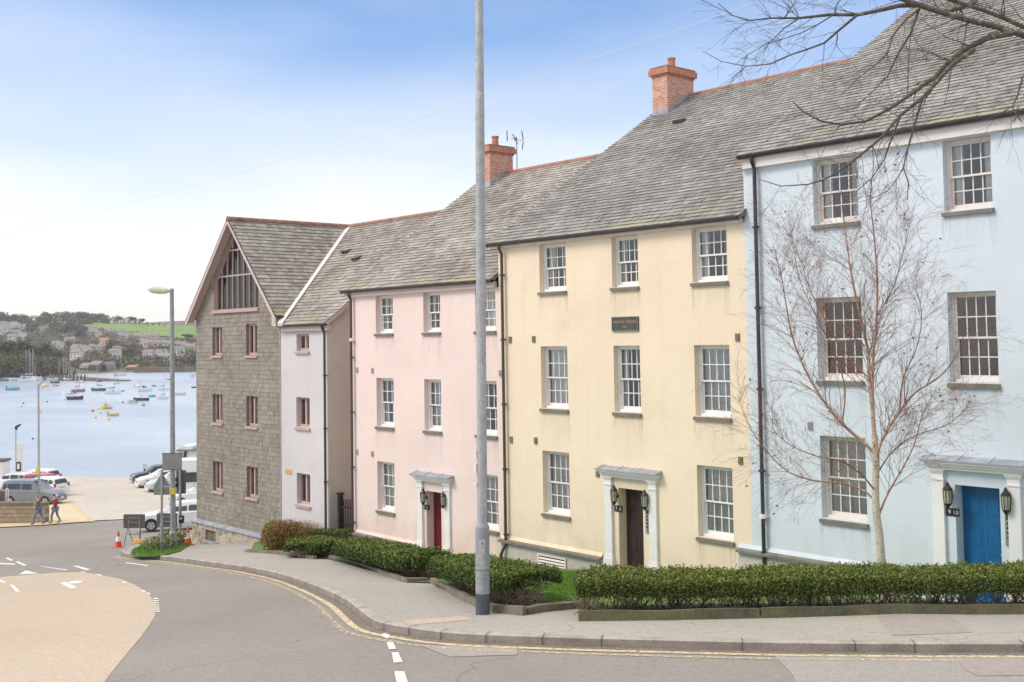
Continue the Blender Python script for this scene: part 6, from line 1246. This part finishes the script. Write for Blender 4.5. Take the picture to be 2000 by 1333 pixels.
def sailboat(name, hm_, canvas='blue_canvas', mast=1.25, cover=True):
    root = thing(name, 'x', 'boat', (0,0,-400)); m = MB(); hull(m, hm_, 'white_paint'); build('hull', m, root, True)
    m = MB(); m.prism([(-.12,-.10,.11),(.22,-.075,.12),(.15,-.07,.18),(-.12,-.085,.19)], (0,.19,0), 'white_paint'); m.box((-.36,-.09,.10), (-.14,.09,.13), 'teak'); c = build('cabin', m, root, True); m = MB(); m.box((-.08,-.1005,.135), (.10,-.09,.16), 'far_win'); m.box((-.08,.085,.135), (.10,.0925,.16), 'far_win'); build('cabin_window', m, c, True)
    m = MB(); m.tube([(.08,0,.15), (.08,0,mast)], .014, 'galv_pale', 5); m.tube([(.08,0,mast*.98), (.47,0,.15)], .0022, 'galv', 3); m.tube([(.08,0,mast*.98), (-.49,0,.14)], .0022, 'galv', 3)
    for s in (-1, 1): m.tube([(.08,0,mast*.95), (.06,s*.14,.12)], .002, 'galv', 3); m.tube([(.08,0,mast*.55), (.08,s*.06,mast*.55)], .003, 'galv', 3)
    build('mast', m, root, True); m = MB(); m.tube([(.07,0,.25), (-.34,0,.24)], .007, 'galv', 5); bo = build('boom', m, root, True)
    if cover: m = MB(); m.tube([(.085,0,.34), (.05,0,.275), (-.30,0,.255)], [.012,.022,.014], canvas, 7); build('sail_cover', m, bo, True)
    return root
def motorboat(name, hm_, canopy='white_paint', arch=True):
    root = thing(name, 'x', 'boat', (0,0,-400)); m = MB(); hull(m, hm_, 'cream_hull', B=.36, D=.15, sheer=.07); build('hull', m, root, True)
    m = MB(); m.prism([(-.22,-.12,.14),(.22,-.09,.17),(.10,-.085,.27),(-.22,-.10,.30)], (0,.22,0), 'white_paint'); m.box((-.24,-.13,.295), (.08,.13,.315), canopy); c = build('cabin', m, root, True)
    m = MB(); m.box((-.16,-.125,.20), (.06,-.115,.27), 'far_win'); m.mesh([(.17,-.08,.215),(.17,.08,.215),(.112,.08,.265),(.112,-.08,.265)], [(0,1,2,3)], 'far_win'); build('cabin_window', m, c, True)
    if arch: m = MB(); m.tube([(-.2,-.12,.3),(-.22,-.09,.42),(-.22,.09,.42),(-.2,.12,.3)], .008, 'white_paint', 5); m.tube([(-.22,0,.42),(-.22,0,.55)], .004, 'galv', 4); build('radar_arch', m, root, True)
    return root
def openboat(name, hm_, canvas=None):
    root = thing(name, 'x', 'boat', (0,0,-400)); m = MB(); hull(m, hm_, 'teak', B=.36, D=.14, sheer=.06); build('hull', m, root, True); m = MB(); m.box((-.2,-.14,.14), (-.12,.14,.155), 'teak'); m.box((.05,-.13,.14), (.13,.13,.155), 'teak'); build('thwart', m, root, True)
    m = MB()
    if canvas: m.prism([(-.30,-.15,.13),(.34,-.12,.15),(.10,-.04,.24),(-.30,-.04,.24)], (0,.26,0), canvas); build('cover', m, root, True)
    m = MB(); m.box((-.56,-.04,.02), (-.49,.04,.26), 'dark_paint'); build('outboard', m, root, True); return root
def workboat(name, hm_):
    root = thing(name, 'x', 'boat', (0,0,-400)); m = MB(); hull(m, hm_, 'cream_hull', B=.42, D=.12, sheer=.04, tran=.9); build('hull', m, root, True); m = MB(); m.box((.0,-.12,.11), (.22,.12,.34), hm_); m.box((-.02,-.14,.34), (.25,.14,.37), 'white_paint'); c = build('wheelhouse', m, root, True); m = MB(); m.box((.03,-.126,.22), (.19,-.119,.31), 'far_win'); build('cabin_window', m, c, True)
    m = MB()
    for a in (-.35, -.18, -.05): m.tube([(a,-.12,.1), (a,-.12,.30), (a,.12,.30), (a,.12,.1)], .012, 'orange_hull', 5)
    m.tube([(.1,0,.37), (.1,0,.62)], .01, 'orange_hull', 5); build('rails', m, root, True); return root
BL = {'navy': sailboat('sailing_yacht','navy_hull'), 'green': sailboat('sailing_yacht','green_hull'), 'maroon': sailboat('sailing_yacht','maroon_hull','blue_canvas',1.0,False), 'white': sailboat('sailing_yacht','white_paint'), 'whiteplain': sailboat('sailing_yacht','cream_hull','cream_hull',1.3),
      'motor': motorboat('motor_cruiser','white_paint'), 'motorb': motorboat('motor_cruiser','white_paint','blue_canvas',False), 'open': openboat('open_boat','lightblue_hull','lightblue_hull'), 'dark': openboat('open_boat','navy_hull'), 'red': openboat('open_boat','orange_hull','orange_hull'), 'teak': sailboat('sailing_yacht','teak','teak',1.1), 'cream': openboat('open_boat','cream_hull','cream_hull'), 'teal': openboat('open_boat','teal_hull','teal_hull'), 'work': workboat('workboat','yellow_hull'), 'yopen': openboat('open_boat','yellow_hull')}
def wT(x, y): return float(WZ/ray(x, y)[2])
BOATS = [(26,763,25,'open',0,'light blue covered open boat, farthest left on the near water'),(49,747,26,'motor',0,'white motor cruiser by the left shore'),(108,749,16,'dark',0,'small dark blue boat moored off the end of the left bank'),(110,754.5,10,'red',0,'tiny orange boat between the dark blue boat and the navy yacht'),(86,756,16,'work',.4,'yellow boat right behind the lamp head at the left'),(97,742,20,'whiteplain',0,'white yacht lying at the start of the pier'),
 (158,748,13,'cream',0,'small pale boat in front of the middle of the pier'),(192,764,30,'green',pi,'dark green hulled yacht with white deck in mid water'),(195,746,9,'dark',0,'tiny dark boat just behind the green hulled yacht'),(226,750,18,'white',pi,'small white yacht off the tip of the pier'),(147,781,35,'navy',0,'navy hulled yacht, nearest of the yachts at the left'),(133,772,24,'motor',pi,'white motor cruiser touching the navy hulled yacht'),(153,766,28,'teak',0,'brown varnished boat with a red tint behind the navy yacht'),
 (221,770,32,'white',0,'white yacht with blue sail cover, centre of the moorings'),(239,765,9,'dark',0,'tiny dark tender beside the central white yacht'),(276,783,30,'maroon',pi,'maroon hulled yacht with a white deck'),(257,788,20,'cream',pi,'cream open boat left of the maroon hulled yacht'),(283,765,28,'motor',0,'largest white motor cruiser, above the maroon yacht'),(269,757,14,'cream',0,'small white boat left behind the largest motor cruiser'),(301,755,9,'dark',0,'tiny dark boat right behind the largest motor cruiser'),
 (320,763,24,'white',0,'white yacht left of the grey street lamp post'),(317,780,24,'motorb',pi,'white cruiser with a dark blue canopy beside the grey lamp post'),(298,776,14,'teal',0,'small green blue boat between the maroon yacht and the canopied cruiser'),(352,772,22,'cream',0,'low cream boat right of the grey street lamp post'),(381,758,12,'dark',0,'dark boat cut off by the slate building edge'),(375,738,12,'white',0,'white yacht with tall mast beside the slate building'),(383,734,14,'whiteplain',0,'cream yacht half behind the slate building'),
 (208,799,22,'work',pi,'yellow and orange workboat with rails, in the near moorings'),(222,813,22,'yopen',0,'low yellow open boat, nearest the quay'),(233,735,10,'cream',0,'pale boat near the far waterfront, below the sheds'),(330,742,8,'dark',0,'tiny dark boat left of the lamp post, far out')]
for (x, y, wpx, k, rot, lab) in BOATS:
    T = wT(x, y); p = atT(x, y, T); c = copy_tree(BL[k]); c.location = Vector((p[0], p[1], WZ+.0)); c.rotation_euler = (0,0,VIEW_ROT+rot+rng.uniform(-.25,.25)); L_ = wpx*T/F; c.scale = (L_,L_,L_*1.4); c['label'] = lab; c['group'] = 'boats moored in the harbour'
MS = 'masted yachts laid up along the left shore'
for (x, y, mh) in [(14,742,46),(37,741,50),(46,742,60),(52,741,62),(56,742,56),(61,742,60),(71,742,34),(90,741,48),(101,741,44),(112,742,44),(128,741,46),(131,742,42),(137,741,36),(169,742,26),(235,732,28)]:
    T = wT(x, y+2); p = atT(x, y, T); c = copy_tree(BL['whiteplain' if int(x) % 2 else 'white']); L_ = mh*T/F/1.28; c.location = Vector((p[0], p[1], WZ+.1)); c.rotation_euler = (0,0,VIEW_ROT+rng.choice([0, pi])+rng.uniform(-.6,.6)); c.scale = (L_*1.1,L_*1.1,L_); c['label'] = 'bare masted pale yacht lying close to the left shore and pier'; c['group'] = MS
def buoy(mat, nm='mooring_buoy'):
    m = MB(); m.lathe((0,0,0), [(.05,-.3),(.36,-.15),(.48,.1),(.40,.38),(.2,.52),(.04,.56)], mat, 12); m.tube([(0,0,.55),(0,0,.75)], .04, 'galv', 5); o = build(nm, m, None); o.location = (0,0,-400); return tag(o, 'x', 'buoy', 'mooring buoys')
BU = {'o': buoy('orange_hull'), 'y': buoy('yellow_hull'), 'd': buoy('navy_hull'), 't': buoy('teal_hull'), 'r': buoy('red_paint')}
for (x, y, k, s, lab) in [(181,804,'o',1.5,'orange buoy left of the yellow workboat'),(196,808,'y',1.1,'yellow buoy just below the yellow workboat'),(186,817,'y',1.2,'yellow buoy below the orange buoy'),(212,821,'y',1.2,'yellow buoy nearest the quay, below the low yellow boat'),(46,789,'d',.9,'dark buoy at the left, left of the lamp post'),(92,786,'d',.8,'dark buoy just right of the left lamp post'),(240,787,'d',.9,'dark buoy right of the workboat'),(64,858,'d',.6,'small dark buoy alone on the open water near the quay'),(280,793,'t',1.5,'turquoise buoy below the maroon yacht'),(42,795,'r',.7,'pale reddish buoy below the left dark buoy'),(192,800,'y',1.0,'yellow buoy touching the stern of the workboat'),(126,781,'r',.7,'tiny reddish buoy left of the navy yacht')]:
    T = wT(x, y); p = atT(x, y, T); c = BU[k].copy(); COL.objects.link(c); c.location = Vector((p[0], p[1], WZ)); c.scale = (s*.62,)*3; c['label'] = lab
# remove the templates
def kill(o):
    for ch in [x for x in COL.objects if x.parent == o]: kill(ch)
    bpy.data.objects.remove(o)
for o in [*BU.values(), *BL.values(), *HL.values()] + [t for l in LIB.values() for t in l]: kill(o)
# ------------------------------------------------------------------ vehicles (length along x, nose at +x)
def car(name, cat, paintm, L=4.2, W=1.75, H=1.5, kind='hatch'):
    root = thing(name, 'x', cat, (0,0,0)); hw = W/2
    if kind == 'hatch': prof = [(-.50,.62,.62),(-.485,.95,.98),(-.44,.98,H-.12),(-.33,1.0,H-.02),(-.12,.99,H),(.06,.96,H-.05),(.20,.93,.99),(.235,.92,.97),(.38,.84,.86),(.47,.70,.70),(.50,.50,.50)]
    elif kind == 'mpv': prof = [(-.50,.70,.70),(-.49,1.05,1.10),(-.46,1.08,H-.12),(-.38,1.08,H-.01),(-.12,1.07,H),(.07,1.04,H-.04),(.235,1.0,1.06),(.27,.99,1.03),(.40,.90,.93),(.475,.74,.74),(.50,.52,.52)]
    else: prof = [(-.50,.60,.60),(-.49,.92,.95),(-.40,.95,1.0),(-.27,.96,H-.05),(-.08,.96,H),(.05,.94,H-.05),(.19,.90,.98),(.23,.90,.92),(.38,.82,.84),(.47,.68,.68),(.50,.48,.48)]
    V = []; n = len(prof)
    for i, (u, belt, top) in enumerate(prof):
        x = u*L; tp = 1-.10*max(0, (abs(u)-.34)/.16)**2; w_ = hw*tp; cab = top-belt > .15; rw = w_*(.76 if cab else .86)
        V += [(x,-w_*.93,.22), (x,-w_,.45), (x,-w_*.985,belt-.04), (x,-w_*.93,belt), (x,-rw,top-.02), (x,0,top+.02), (x,rw,top-.02), (x,w_*.93,belt), (x,w_*.985,belt-.04), (x,w_,.45), (x,w_*.93,.22)]
    m = MB(); Fc = [(i*11+j, (i+1)*11+j, (i+1)*11+j+1, i*11+j+1) for i in range(n-1) for j in range(10)]; Fc += [tuple(range(11)), tuple((n-1)*11+j for j in range(11))[::-1]]; m.mesh(V, Fc, paintm); m.box((-L*.49,-hw*.9,.2), (L*.49,hw*.9,.3), 'dark_paint')
    for s in (-1, 1): m.box((-L*.47,s*hw*.90-.02,.24), (L*.47,s*hw*.90+.02,.30), 'dark_paint')
    body = build('body', m, root, True, smooth=False)
    # glass, 4 mm proud
    m = MB(); cabs = [i for i, p in enumerate(prof) if p[2]-p[1] > .15]
    def P(i, j): return np.array(V[i*11+j])
    for s, (jb, jt) in ((-1, (3, 4)), (1, (7, 6))):
        for a, b in zip(cabs[:-1], cabs[1:]):
            q = [P(a, jb), P(b, jb), P(b, jt), P(a, jt)]; c = sum(q)/4; q = [c+(p-c)*np.array([.90,1,.80])+np.array([0, s*.006, .002]) for p in q]; m.face(q, 'car_glass')
    a = cabs[-1]; b = a+1; q = [P(b,3), P(b,7), P(a,6), P(a,4)]; c = sum(q)/4; nrm = np.cross(q[1]-q[0], q[3]-q[0]); nrm /= np.linalg.norm(nrm); q = [c+(p-c)*.88+np.array([.012,0,.02]) for p in q]; m.face(q, 'car_glass')
    a = cabs[0]; q = [P(a,3)+[0,0,.04], P(a,7)+[0,0,.04], P(a,6), P(a,4)]; q2 = [P(a-1,3)+[-.0,0,.03], P(a-1,7)+[0,0,.03], P(a,6), P(a,4)]; c = sum(q2)/4; q2 = [c+(p-c)*.84+np.array([-.03,0,.012]) for p in q2]; m.face(q2, 'car_glass')
    build('windows', m, root, True)
    for sx in (-1, 1):
        for s in (-1, 1):
            x = sx*L*.31; m = MB(); yo = s*(hw-.0); m.tube([(x,yo-s*.22,.31),(x,yo+s*.004,.31)], .31, 'tyre', 18); wh = build('wheel', m, root, True); m = MB(); m.tube([(x,yo,.31),(x,yo+s*.010,.31)], .205, 'rim', 14)
            for k in range(5): t = 2*pi*k/5+.3; m.tube([(x+.08*cos(t),yo+s*.011,.31+.08*sin(t)),(x+.18*cos(t),yo+s*.013,.31+.18*sin(t))], .022, 'dark_paint', 5)
            build('rim', m, wh, True); m = MB(); pts = [(x+.375*cos(t), yo*.998+s*.002, .31+.375*sin(t)) for t in [pi*k/10 for k in range(11)]]; m.prism(pts+[(x-.36,yo*.998+s*.002,.22),(x+.36,yo*.998+s*.002,.22)], (0,-s*.05,0), 'dark_paint'); build('wheel_arch', m, root, True)
    for s in (-1, 1):
        m = MB(); m.box((L*.455,s*hw*.60,.60), (L*.492,s*hw*.84,.74), 'lens_clear'); build('headlight', m, root, True); m = MB(); z0 = .78 if kind != 'mpv' else .85; m.box((-L*.499,s*hw*.70,z0), (-L*.470,s*hw*.90,z0+.24), 'lens_red'); build('tail_light', m, root, True)
        m = MB(); m.box((L*.185,s*(hw+.0),.95), (L*.215,s*(hw+.14),1.08), paintm); build('mirror', m, root, True)
    m = MB(); m.box((-L*.505,-.26,.66), (-L*.499,.26,.78), 'plate_y'); build('number_plate', m, root, True); m = MB(); m.box((L*.499,-.26,.42), (L*.506,.26,.53), 'plate_w'); build('number_plate', m, root, True)
    m = MB(); m.box((L*.46,-hw*.5,.45), (L*.503,hw*.5,.58), 'dark_paint'); build('grille', m, root, True)
    return root
def park(c, x, y, rot, label, grp=None):
    p = gp(x, y, .056) if y > 925 else onZ(x, y, -12.15); c.location = Vector([float(v) for v in p]); c.rotation_euler = (0,0,VIEW_ROT+rot); c['label'] = label; c['group'] = grp or 'cars parked in the quayside car park'; return c
mpv = car('parked_car','car','grey_paint',4.35,1.78,1.78,'mpv'); park(mpv, 66, 984, -.12, 'grey people carrier parked side on above the stone wall')
wh1 = car('parked_car','car','white_paint',4.0,1.72,1.50); park(wh1, 84, 968, pi-.42, 'white hatchback with yellow plate parked just behind the grey people carrier')
rd = car('parked_car','car','red_paint',3.9,1.7,1.52); park(rd, 66, 961, pi-.40, 'red car squeezed between the two white cars at the left')
c = copy_tree(wh1); park(c, 72, 950, pi-.38, 'white car farthest back in the left hand row'); c2 = copy_tree(wh1); park(c2, 20, 958, pi-.2, 'white car at the left border next to the white pillar')
near = car('parked_car','car','white_paint',4.3,1.76,1.46); park(near, 352, 1032, pi+.12, 'white hatchback half hidden by the slate clad building and the temporary sign')
dk = car('parked_car','car','dark_paint',4.3,1.76,1.46); park(dk, 306, 941, pi+.5, 'dark car with a raised tail, farthest along the right hand row')
c = copy_tree(near); park(c, 318, 950, pi+.5, 'white car parked in front of the dark car on the right'); sv = car('parked_car','car','silver_paint',4.2,1.75,1.48); park(sv, 338, 958, pi+.5, 'silver car behind the triangular road sign')
c = copy_tree(near); park(c, 392, 986, pi+.35, 'white car beside the motorhome, mostly behind the slate clad building')
# motorhome
p = gp(425, 976, .05); mh = thing('motorhome','tall white motorhome with a dark side window beside the slate clad building','motorhome',p,VIEW_ROT+.15); m = MB(); m.prism([(-3.0,-1.1,.45),(3,-1.1,.45),(3,-1.1,3.0),(-2.6,-1.1,3.0),(-3.0,-1.1,2.6)], (0,2.2,0), 'white_paint'); m.box((-3.0,-1.0,.25), (3,1.0,.46), 'dark_paint'); build('body', m, mh, True)
for (x0, z0, x1, z1) in ((-2.2,1.45,-1.0,2.15),(-.2,1.5,.7,2.1)): m = MB(); m.box((x0,-1.13,z0), (x1,-1.101,z1), 'car_glass'); build('window', m, mh, True)
for x in (-1.9, 1.7): m = MB(); m.tube([(x,-1.12,.34),(x,-.9,.34)], .34, 'tyre', 16); build('wheel', m, mh, True)
m = MB(); m.box((-1.0,-.9,3.0), (.2,.3,3.12), 'cream_hull'); build('roof_hatch', m, mh, True)
p = onZ(376, 938, -12.15); T = dep(p); bt = thing('quay_kiosk','white flat roofed kiosk with a dark ladder and beige ramp beam on the quay','kiosk',p,VIEW_ROT); s = T/F
m = MB(); m.box((-24*s,-1.5,0), (30*s,1.5,60*s), 'white_paint'); build('wall', m, bt, True); m = MB(); m.box((-20*s,-1.8,60*s), (32*s,1.7,62.5*s), 'sill'); m.box((-12*s,-1.6,62.5*s), (10*s,1.2,69*s), 'white_paint'); build('roof', m, bt, True)
m = MB(); m.box((-16*s,-1.54,48*s), (-10*s,-1.49,56*s), 'far_win'); build('window', m, bt, True); m = MB(); m.tube([(-9*s,-1.6,36*s),(-4*s,-1.6,60*s)], .07, 'dark_paint', 5); m.tube([(-5*s,-1.6,36*s),(-2*s,-1.6,60*s)], .07, 'dark_paint', 5)
for k in range(7): m.tube([(-9*s+5*s*k/7,-1.6,(36+24*k/7)*s),(-5*s+3*s*k/7,-1.6,(36+24*k/7)*s)], .05, 'dark_paint', 4)
build('ladder', m, bt, True); m = MB(); m.box((-20*s,-2.6,30*s), (30*s,-1.55,36*s), 'cream_hull'); build('ramp_beam', m, bt, True)
# ------------------------------------------------------------------ people
def skin_obj(name, verts, edges, radii, mat, parent, sub=2, root=0):
    me = bpy.data.meshes.new(name); me.from_pydata(verts, edges, []); o = bpy.data.objects.new(name, me); COL.objects.link(o); me.materials.append(MT[mat])
    md = o.modifiers.new('s', 'SKIN'); me.update()
    if not me.skin_vertices: 
        bpy.context.view_layer.objects.active = o
    sv = me.skin_vertices[0].data if me.skin_vertices else None
    if sv is None: raise RuntimeError('no skin layer')
    for i, r_ in enumerate(radii): sv[i].radius = (r_, r_) if not isinstance(r_, tuple) else r_
    sv[root].use_root = True
    s2 = o.modifiers.new('d', 'SUBSURF'); s2.levels = sub; s2.render_levels = sub
    dg = bpy.context.evaluated_depsgraph_get(); bpy.context.view_layer.update(); nm = bpy.data.meshes.new_from_object(o.evaluated_get(dg)); o.modifiers.clear(); o.data = nm; nm.polygons.foreach_set('use_smooth', [True]*len(nm.polygons)); o.parent = parent; return o
def person(label, loc, face, jacket, hair, shoes, step=.22, armswing=.3, hold=False, hunch=.05):
    """faces +x locally"""
    root = thing('person', label, 'person', loc, face); st = step
    J = {'pel':(0,0,.93),'sp':(.01,0,1.13),'ch':(.02+hunch*.5,0,1.34),'nk':(.03+hunch,0,1.49),'h0':(.045+hunch,0,1.58),'h1':(.055+hunch,0,1.68),'h2':(.05+hunch,0,1.745)}
    for s, q in (('l', 1), ('r', -1)):
        f = st*q; J[s+'hip'] = (.0,.10*q,.90); J[s+'kn'] = (.06+f*.62,.105*q,.50); J[s+'an'] = (f-.02-(.06 if q < 0 else 0),.105*q,.09+(.05 if q < 0 else 0)); J[s+'to'] = (f+.16,.12*q,.035)
        a = -armswing*q; J[s+'sh'] = (.02+hunch*.7,.185*q,1.42); J[s+'el'] = (.0+a*.5,.235*q,1.14); J[s+'wr'] = ((.22 if hold else .10)+a*.8,.22*q,(1.06 if hold else .93)); J[s+'ha'] = ((.29 if hold else .12)+a*.95,.215*q,(1.05 if hold else .86))
    names = list(J); ix = {k: i for i, k in enumerate(names)}; rad = {'pel':(.15,.115),'sp':(.145,.105),'ch':(.165,.12),'nk':.055,'h0':.062,'h1':.092,'h2':.06,'hip':.088,'kn':.056,'an':.042,'to':.032,'sh':.062,'el':.043,'wr':.026,'ha':.036}
    E = [('pel','sp'),('sp','ch'),('ch','nk'),('nk','h0'),('h0','h1'),('h1','h2')]
    for s in 'lr': E += [('pel',s+'hip'),(s+'hip',s+'kn'),(s+'kn',s+'an'),(s+'an',s+'to'),('ch',s+'sh'),(s+'sh',s+'el'),(s+'el',s+'wr'),(s+'wr',s+'ha')]
    Vv = [J[k] for k in names]; Rr = [rad[k if k in rad else k[1:]] for k in names]; Ed = [(ix[a], ix[b]) for a, b in E]
    for s, q in (('l', 1), ('r', -1)):
        hx, hy, hz_ = J[s+'ha']
        for k, (dy, L_) in enumerate(((-.022,.06),(-.008,.068),(.008,.064),(.022,.052))):
            b = len(Vv); Vv += [(hx+.012,hy+dy,hz_-.02), (hx+.024,hy+dy,hz_-.02-L_*.5), (hx+.018,hy+dy*1.05,hz_-.02-L_)]; Rr += [.010,.009,.008]; Ed += [(ix[s+'ha'], b), (b, b+1), (b+1, b+2)]
        b = len(Vv); Vv += [(hx+.035,hy-.018*q,hz_+.0), (hx+.055,hy-.022*q,hz_-.03)]; Rr += [.011,.009]; Ed += [(ix[s+'ha'], b), (b, b+1)]
    b = len(Vv); Vv += [(J['h1'][0]+.10, 0, J['h1'][2]-.03)]; Rr += [.016]; Ed += [(ix['h1'], b)]
    skin_obj('body', Vv, Ed, Rr, 'skin', root, 2)
    def sub(keys, edges, name, mat, grow_, extra=None):
        k2 = {k: i for i, k in enumerate(keys)}; vv = [J[k] if isinstance(k, str) else k for k in keys]; rr = []
        for k in keys: r_ = rad[k if k in rad else k[1:]]; rr.append(tuple(x+grow_ for x in r_) if isinstance(r_, tuple) else r_+grow_)
        return skin_obj(name, vv, [(k2[a], k2[b]) for a, b in edges], rr, mat, root, 2)
    sub(['sp','ch','pel']+[s+k for s in 'lr' for k in ('sh','el','wr')], [('sp','ch'),('sp','pel')]+[e for s in 'lr' for e in (('ch',s+'sh'),(s+'sh',s+'el'),(s+'el',s+'wr'))], 'jacket', jacket, .022)
    sub(['pel']+[s+k for s in 'lr' for k in ('hip','kn','an')], [e for s in 'lr' for e in (('pel',s+'hip'),(s+'hip',s+'kn'),(s+'kn',s+'an'))], 'jeans', 'denim', .016)
    for s in 'lr':
        a, t = np.array(J[s+'an']), np.array(J[s+'to']); skin_obj('shoe', [tuple(a+np.array([-.04,0,-.045])), tuple(a+np.array([0,0,.01])), tuple((a+t)/2+np.array([0,0,-.01])), tuple(t)], [(0,1),(1,2),(2,3)], [.042,.055,.048,.038], shoes, root, 1)
    hx = J['h1'][0]; skin_obj('hair', [(hx-.03,0,1.66),(hx-.03,0,1.73),(hx+.02,0,1.772)], [(0,1),(1,2)], [.082,.088,.068], hair, root, 2)
    m = MB()
    for q in (-1, 1): m.lathe((hx+.088,.034*q,1.688), [(.002,-.009),(.009,0),(.002,.009)], 'dark_paint', 8)
    m.box((hx+.080,-.025,1.622), (hx+.089,.025,1.630), 'maroon_hull'); build('eyes_and_mouth', m, root, True)
    if hold: m = MB(); x = J['lha'][0]+.06; m.box((x,-.16,1.0), (x+.02,.16,1.28), 'white_paint'); tag(build('paper_sheet', m, None), 'white sheet held open by the walking person in the brown jacket', 'paper'); o = COL.objects['paper_sheet']; o.location = Vector([float(v) for v in loc]); o.rotation_euler = (0,0,face)
    return root
pa = gp(76, 1024.5, .056); pbn = gp(108, 1022.5, .056)
person('person in a brown jacket and jeans walking left while reading a sheet', pa, VIEW_ROT+pi+.1, 'jacket_brown', 'hair_ginger', 'shoe_dark', .30, .12, True)
person('person in a dark red jacket, jeans and tan boots walking behind the other', pbn, VIEW_ROT+pi-.15, 'jacket_red', 'hair_grey', 'shoe_tan', .20, .25, False)
SKY_STOPS = [(.12,.94),(.19,.72),(.27,.40),(.37,.06),(.46,.30),(.62,.85)]; HAZE = .00020; SKY_TINT = (.84,1.04,1.26,1); VEIL = (8.3,7.95,7.5,1); SKY_STR = .12; SUN_E = 1.8; EXPO = 0.36

# ------------------------------------------------------------------ haze
hx_ = bpy.data.materials.new('pale_air'); hx_.use_nodes = True; nt_ = hx_.node_tree; nt_.nodes.clear(); o_ = nt_.nodes.new('ShaderNodeOutputMaterial'); v_ = nt_.nodes.new('ShaderNodeVolumePrincipled')
v_.inputs['Color'].default_value = (.97,.985,1,1); v_.inputs['Density'].default_value = HAZE; v_.inputs['Anisotropy'].default_value = .2; nt_.links.new(v_.outputs[0], o_.inputs['Volume'])
MT['haze'] = hx_; m = MB(); z0_, z1_ = -22, 75; c_ = [lvl(-2900,-300,0), lvl(2900,-300,0), lvl(2900,2900,0), lvl(-2900,2900,0)]
V_ = [(p[0],p[1],z0_) for p in c_]+[(p[0],p[1],z1_) for p in c_]; m.mesh(V_, [(0,3,2,1),(4,5,6,7),(0,1,5,4),(1,2,6,5),(2,3,7,6),(3,0,4,7)], 'haze'); tag(build('haze', m), kind='stuff')
# ------------------------------------------------------------------ world, sun, camera
w = bpy.data.worlds.new('World'); SC.world = w; w.use_nodes = True; t = w.node_tree; t.nodes.clear()
o = t.nodes.new('ShaderNodeOutputWorld'); bg = t.nodes.new('ShaderNodeBackground'); sky = t.nodes.new('ShaderNodeTexSky'); sky.sky_type = 'NISHITA'; sky.sun_disc = False
SD = Vector((-.38,-.70,.80)).normalized(); sky.sun_elevation = math.asin(SD.z); sky.sun_rotation = atan2(SD.x, SD.y); sky.air_density = 1.0; sky.dust_density = .6; sky.ozone_density = 2.5
g = t.nodes.new('ShaderNodeTexCoord'); sep = t.nodes.new('ShaderNodeSeparateXYZ'); t.links.new(g.outputs['Generated'], sep.inputs[0])
mp = t.nodes.new('ShaderNodeMapping'); mp.inputs['Scale'].default_value = (1.2,1.2,5); t.links.new(g.outputs['Generated'], mp.inputs[0])
nz = t.nodes.new('ShaderNodeTexNoise'); nz.inputs['Scale'].default_value = 2.2; nz.inputs['Detail'].default_value = 5; nz.inputs['Roughness'].default_value = .5; t.links.new(mp.outputs[0], nz.inputs['Vector'])
ad = t.nodes.new('ShaderNodeMath'); ad.operation = 'MULTIPLY_ADD'; t.links.new(nz.outputs[0], ad.inputs[0]); ad.inputs[1].default_value = .16; t.links.new(sep.outputs[2], ad.inputs[2])
rp = t.nodes.new('ShaderNodeValToRGB'); e = rp.color_ramp.elements; e[0].position = .0; e[0].color = (1,1,1,1); e[1].position = 1.0; e[1].color = (.9,.9,.9,1)
for p_, c_ in SKY_STOPS: q = e.new(p_); q.color = (c_,c_,c_,1)
t.links.new(ad.outputs[0], rp.inputs[0]); mx = t.nodes.new('ShaderNodeMix'); mx.data_type = 'RGBA'; t.links.new(rp.outputs[0], mx.inputs[0])
tint = t.nodes.new('ShaderNodeMix'); tint.data_type = 'RGBA'; tint.blend_type = 'MULTIPLY'; tint.inputs[0].default_value = 1; t.links.new(sky.outputs[0], tint.inputs[6]); tint.inputs[7].default_value = SKY_TINT
t.links.new(tint.outputs[2], mx.inputs[6]); mx.inputs[7].default_value = VEIL; t.links.new(mx.outputs[2], bg.inputs[0]); bg.inputs[1].default_value = SKY_STR; t.links.new(bg.outputs[0], o.inputs[0])
sl = bpy.data.lights.new('sun', 'SUN'); sl.energy = SUN_E; sl.angle = radians(22); sl.color = (1,.92,.80); so = bpy.data.objects.new('sun', sl); COL.objects.link(so); so.rotation_euler = SD.to_track_quat('Z', 'Y').to_euler()
cd = bpy.data.cameras.new('camera'); co = bpy.data.objects.new('camera', cd); COL.objects.link(co); SC.camera = co
M = Matrix(((RC[0][0],RC[2][0],-RC[1][0],CAM[0]), (RC[0][1],RC[2][1],-RC[1][1],CAM[1]), (RC[0][2],RC[2][2],-RC[1][2],CAM[2]), (0,0,0,1)))
co.matrix_world = M; cd.sensor_width = 36; cd.sensor_fit = 'HORIZONTAL'; cd.lens = F/2000*36; cd.shift_y = -(666.5-PPY)/2000; cd.clip_start = .1; cd.clip_end = 20000
SC.view_settings.view_transform = 'Standard'; SC.view_settings.look = 'None'; SC.view_settings.exposure = EXPO; SC.view_settings.gamma = 1
SC.cycles.transparent_max_bounces = 24; SC.cycles.max_bounces = 8
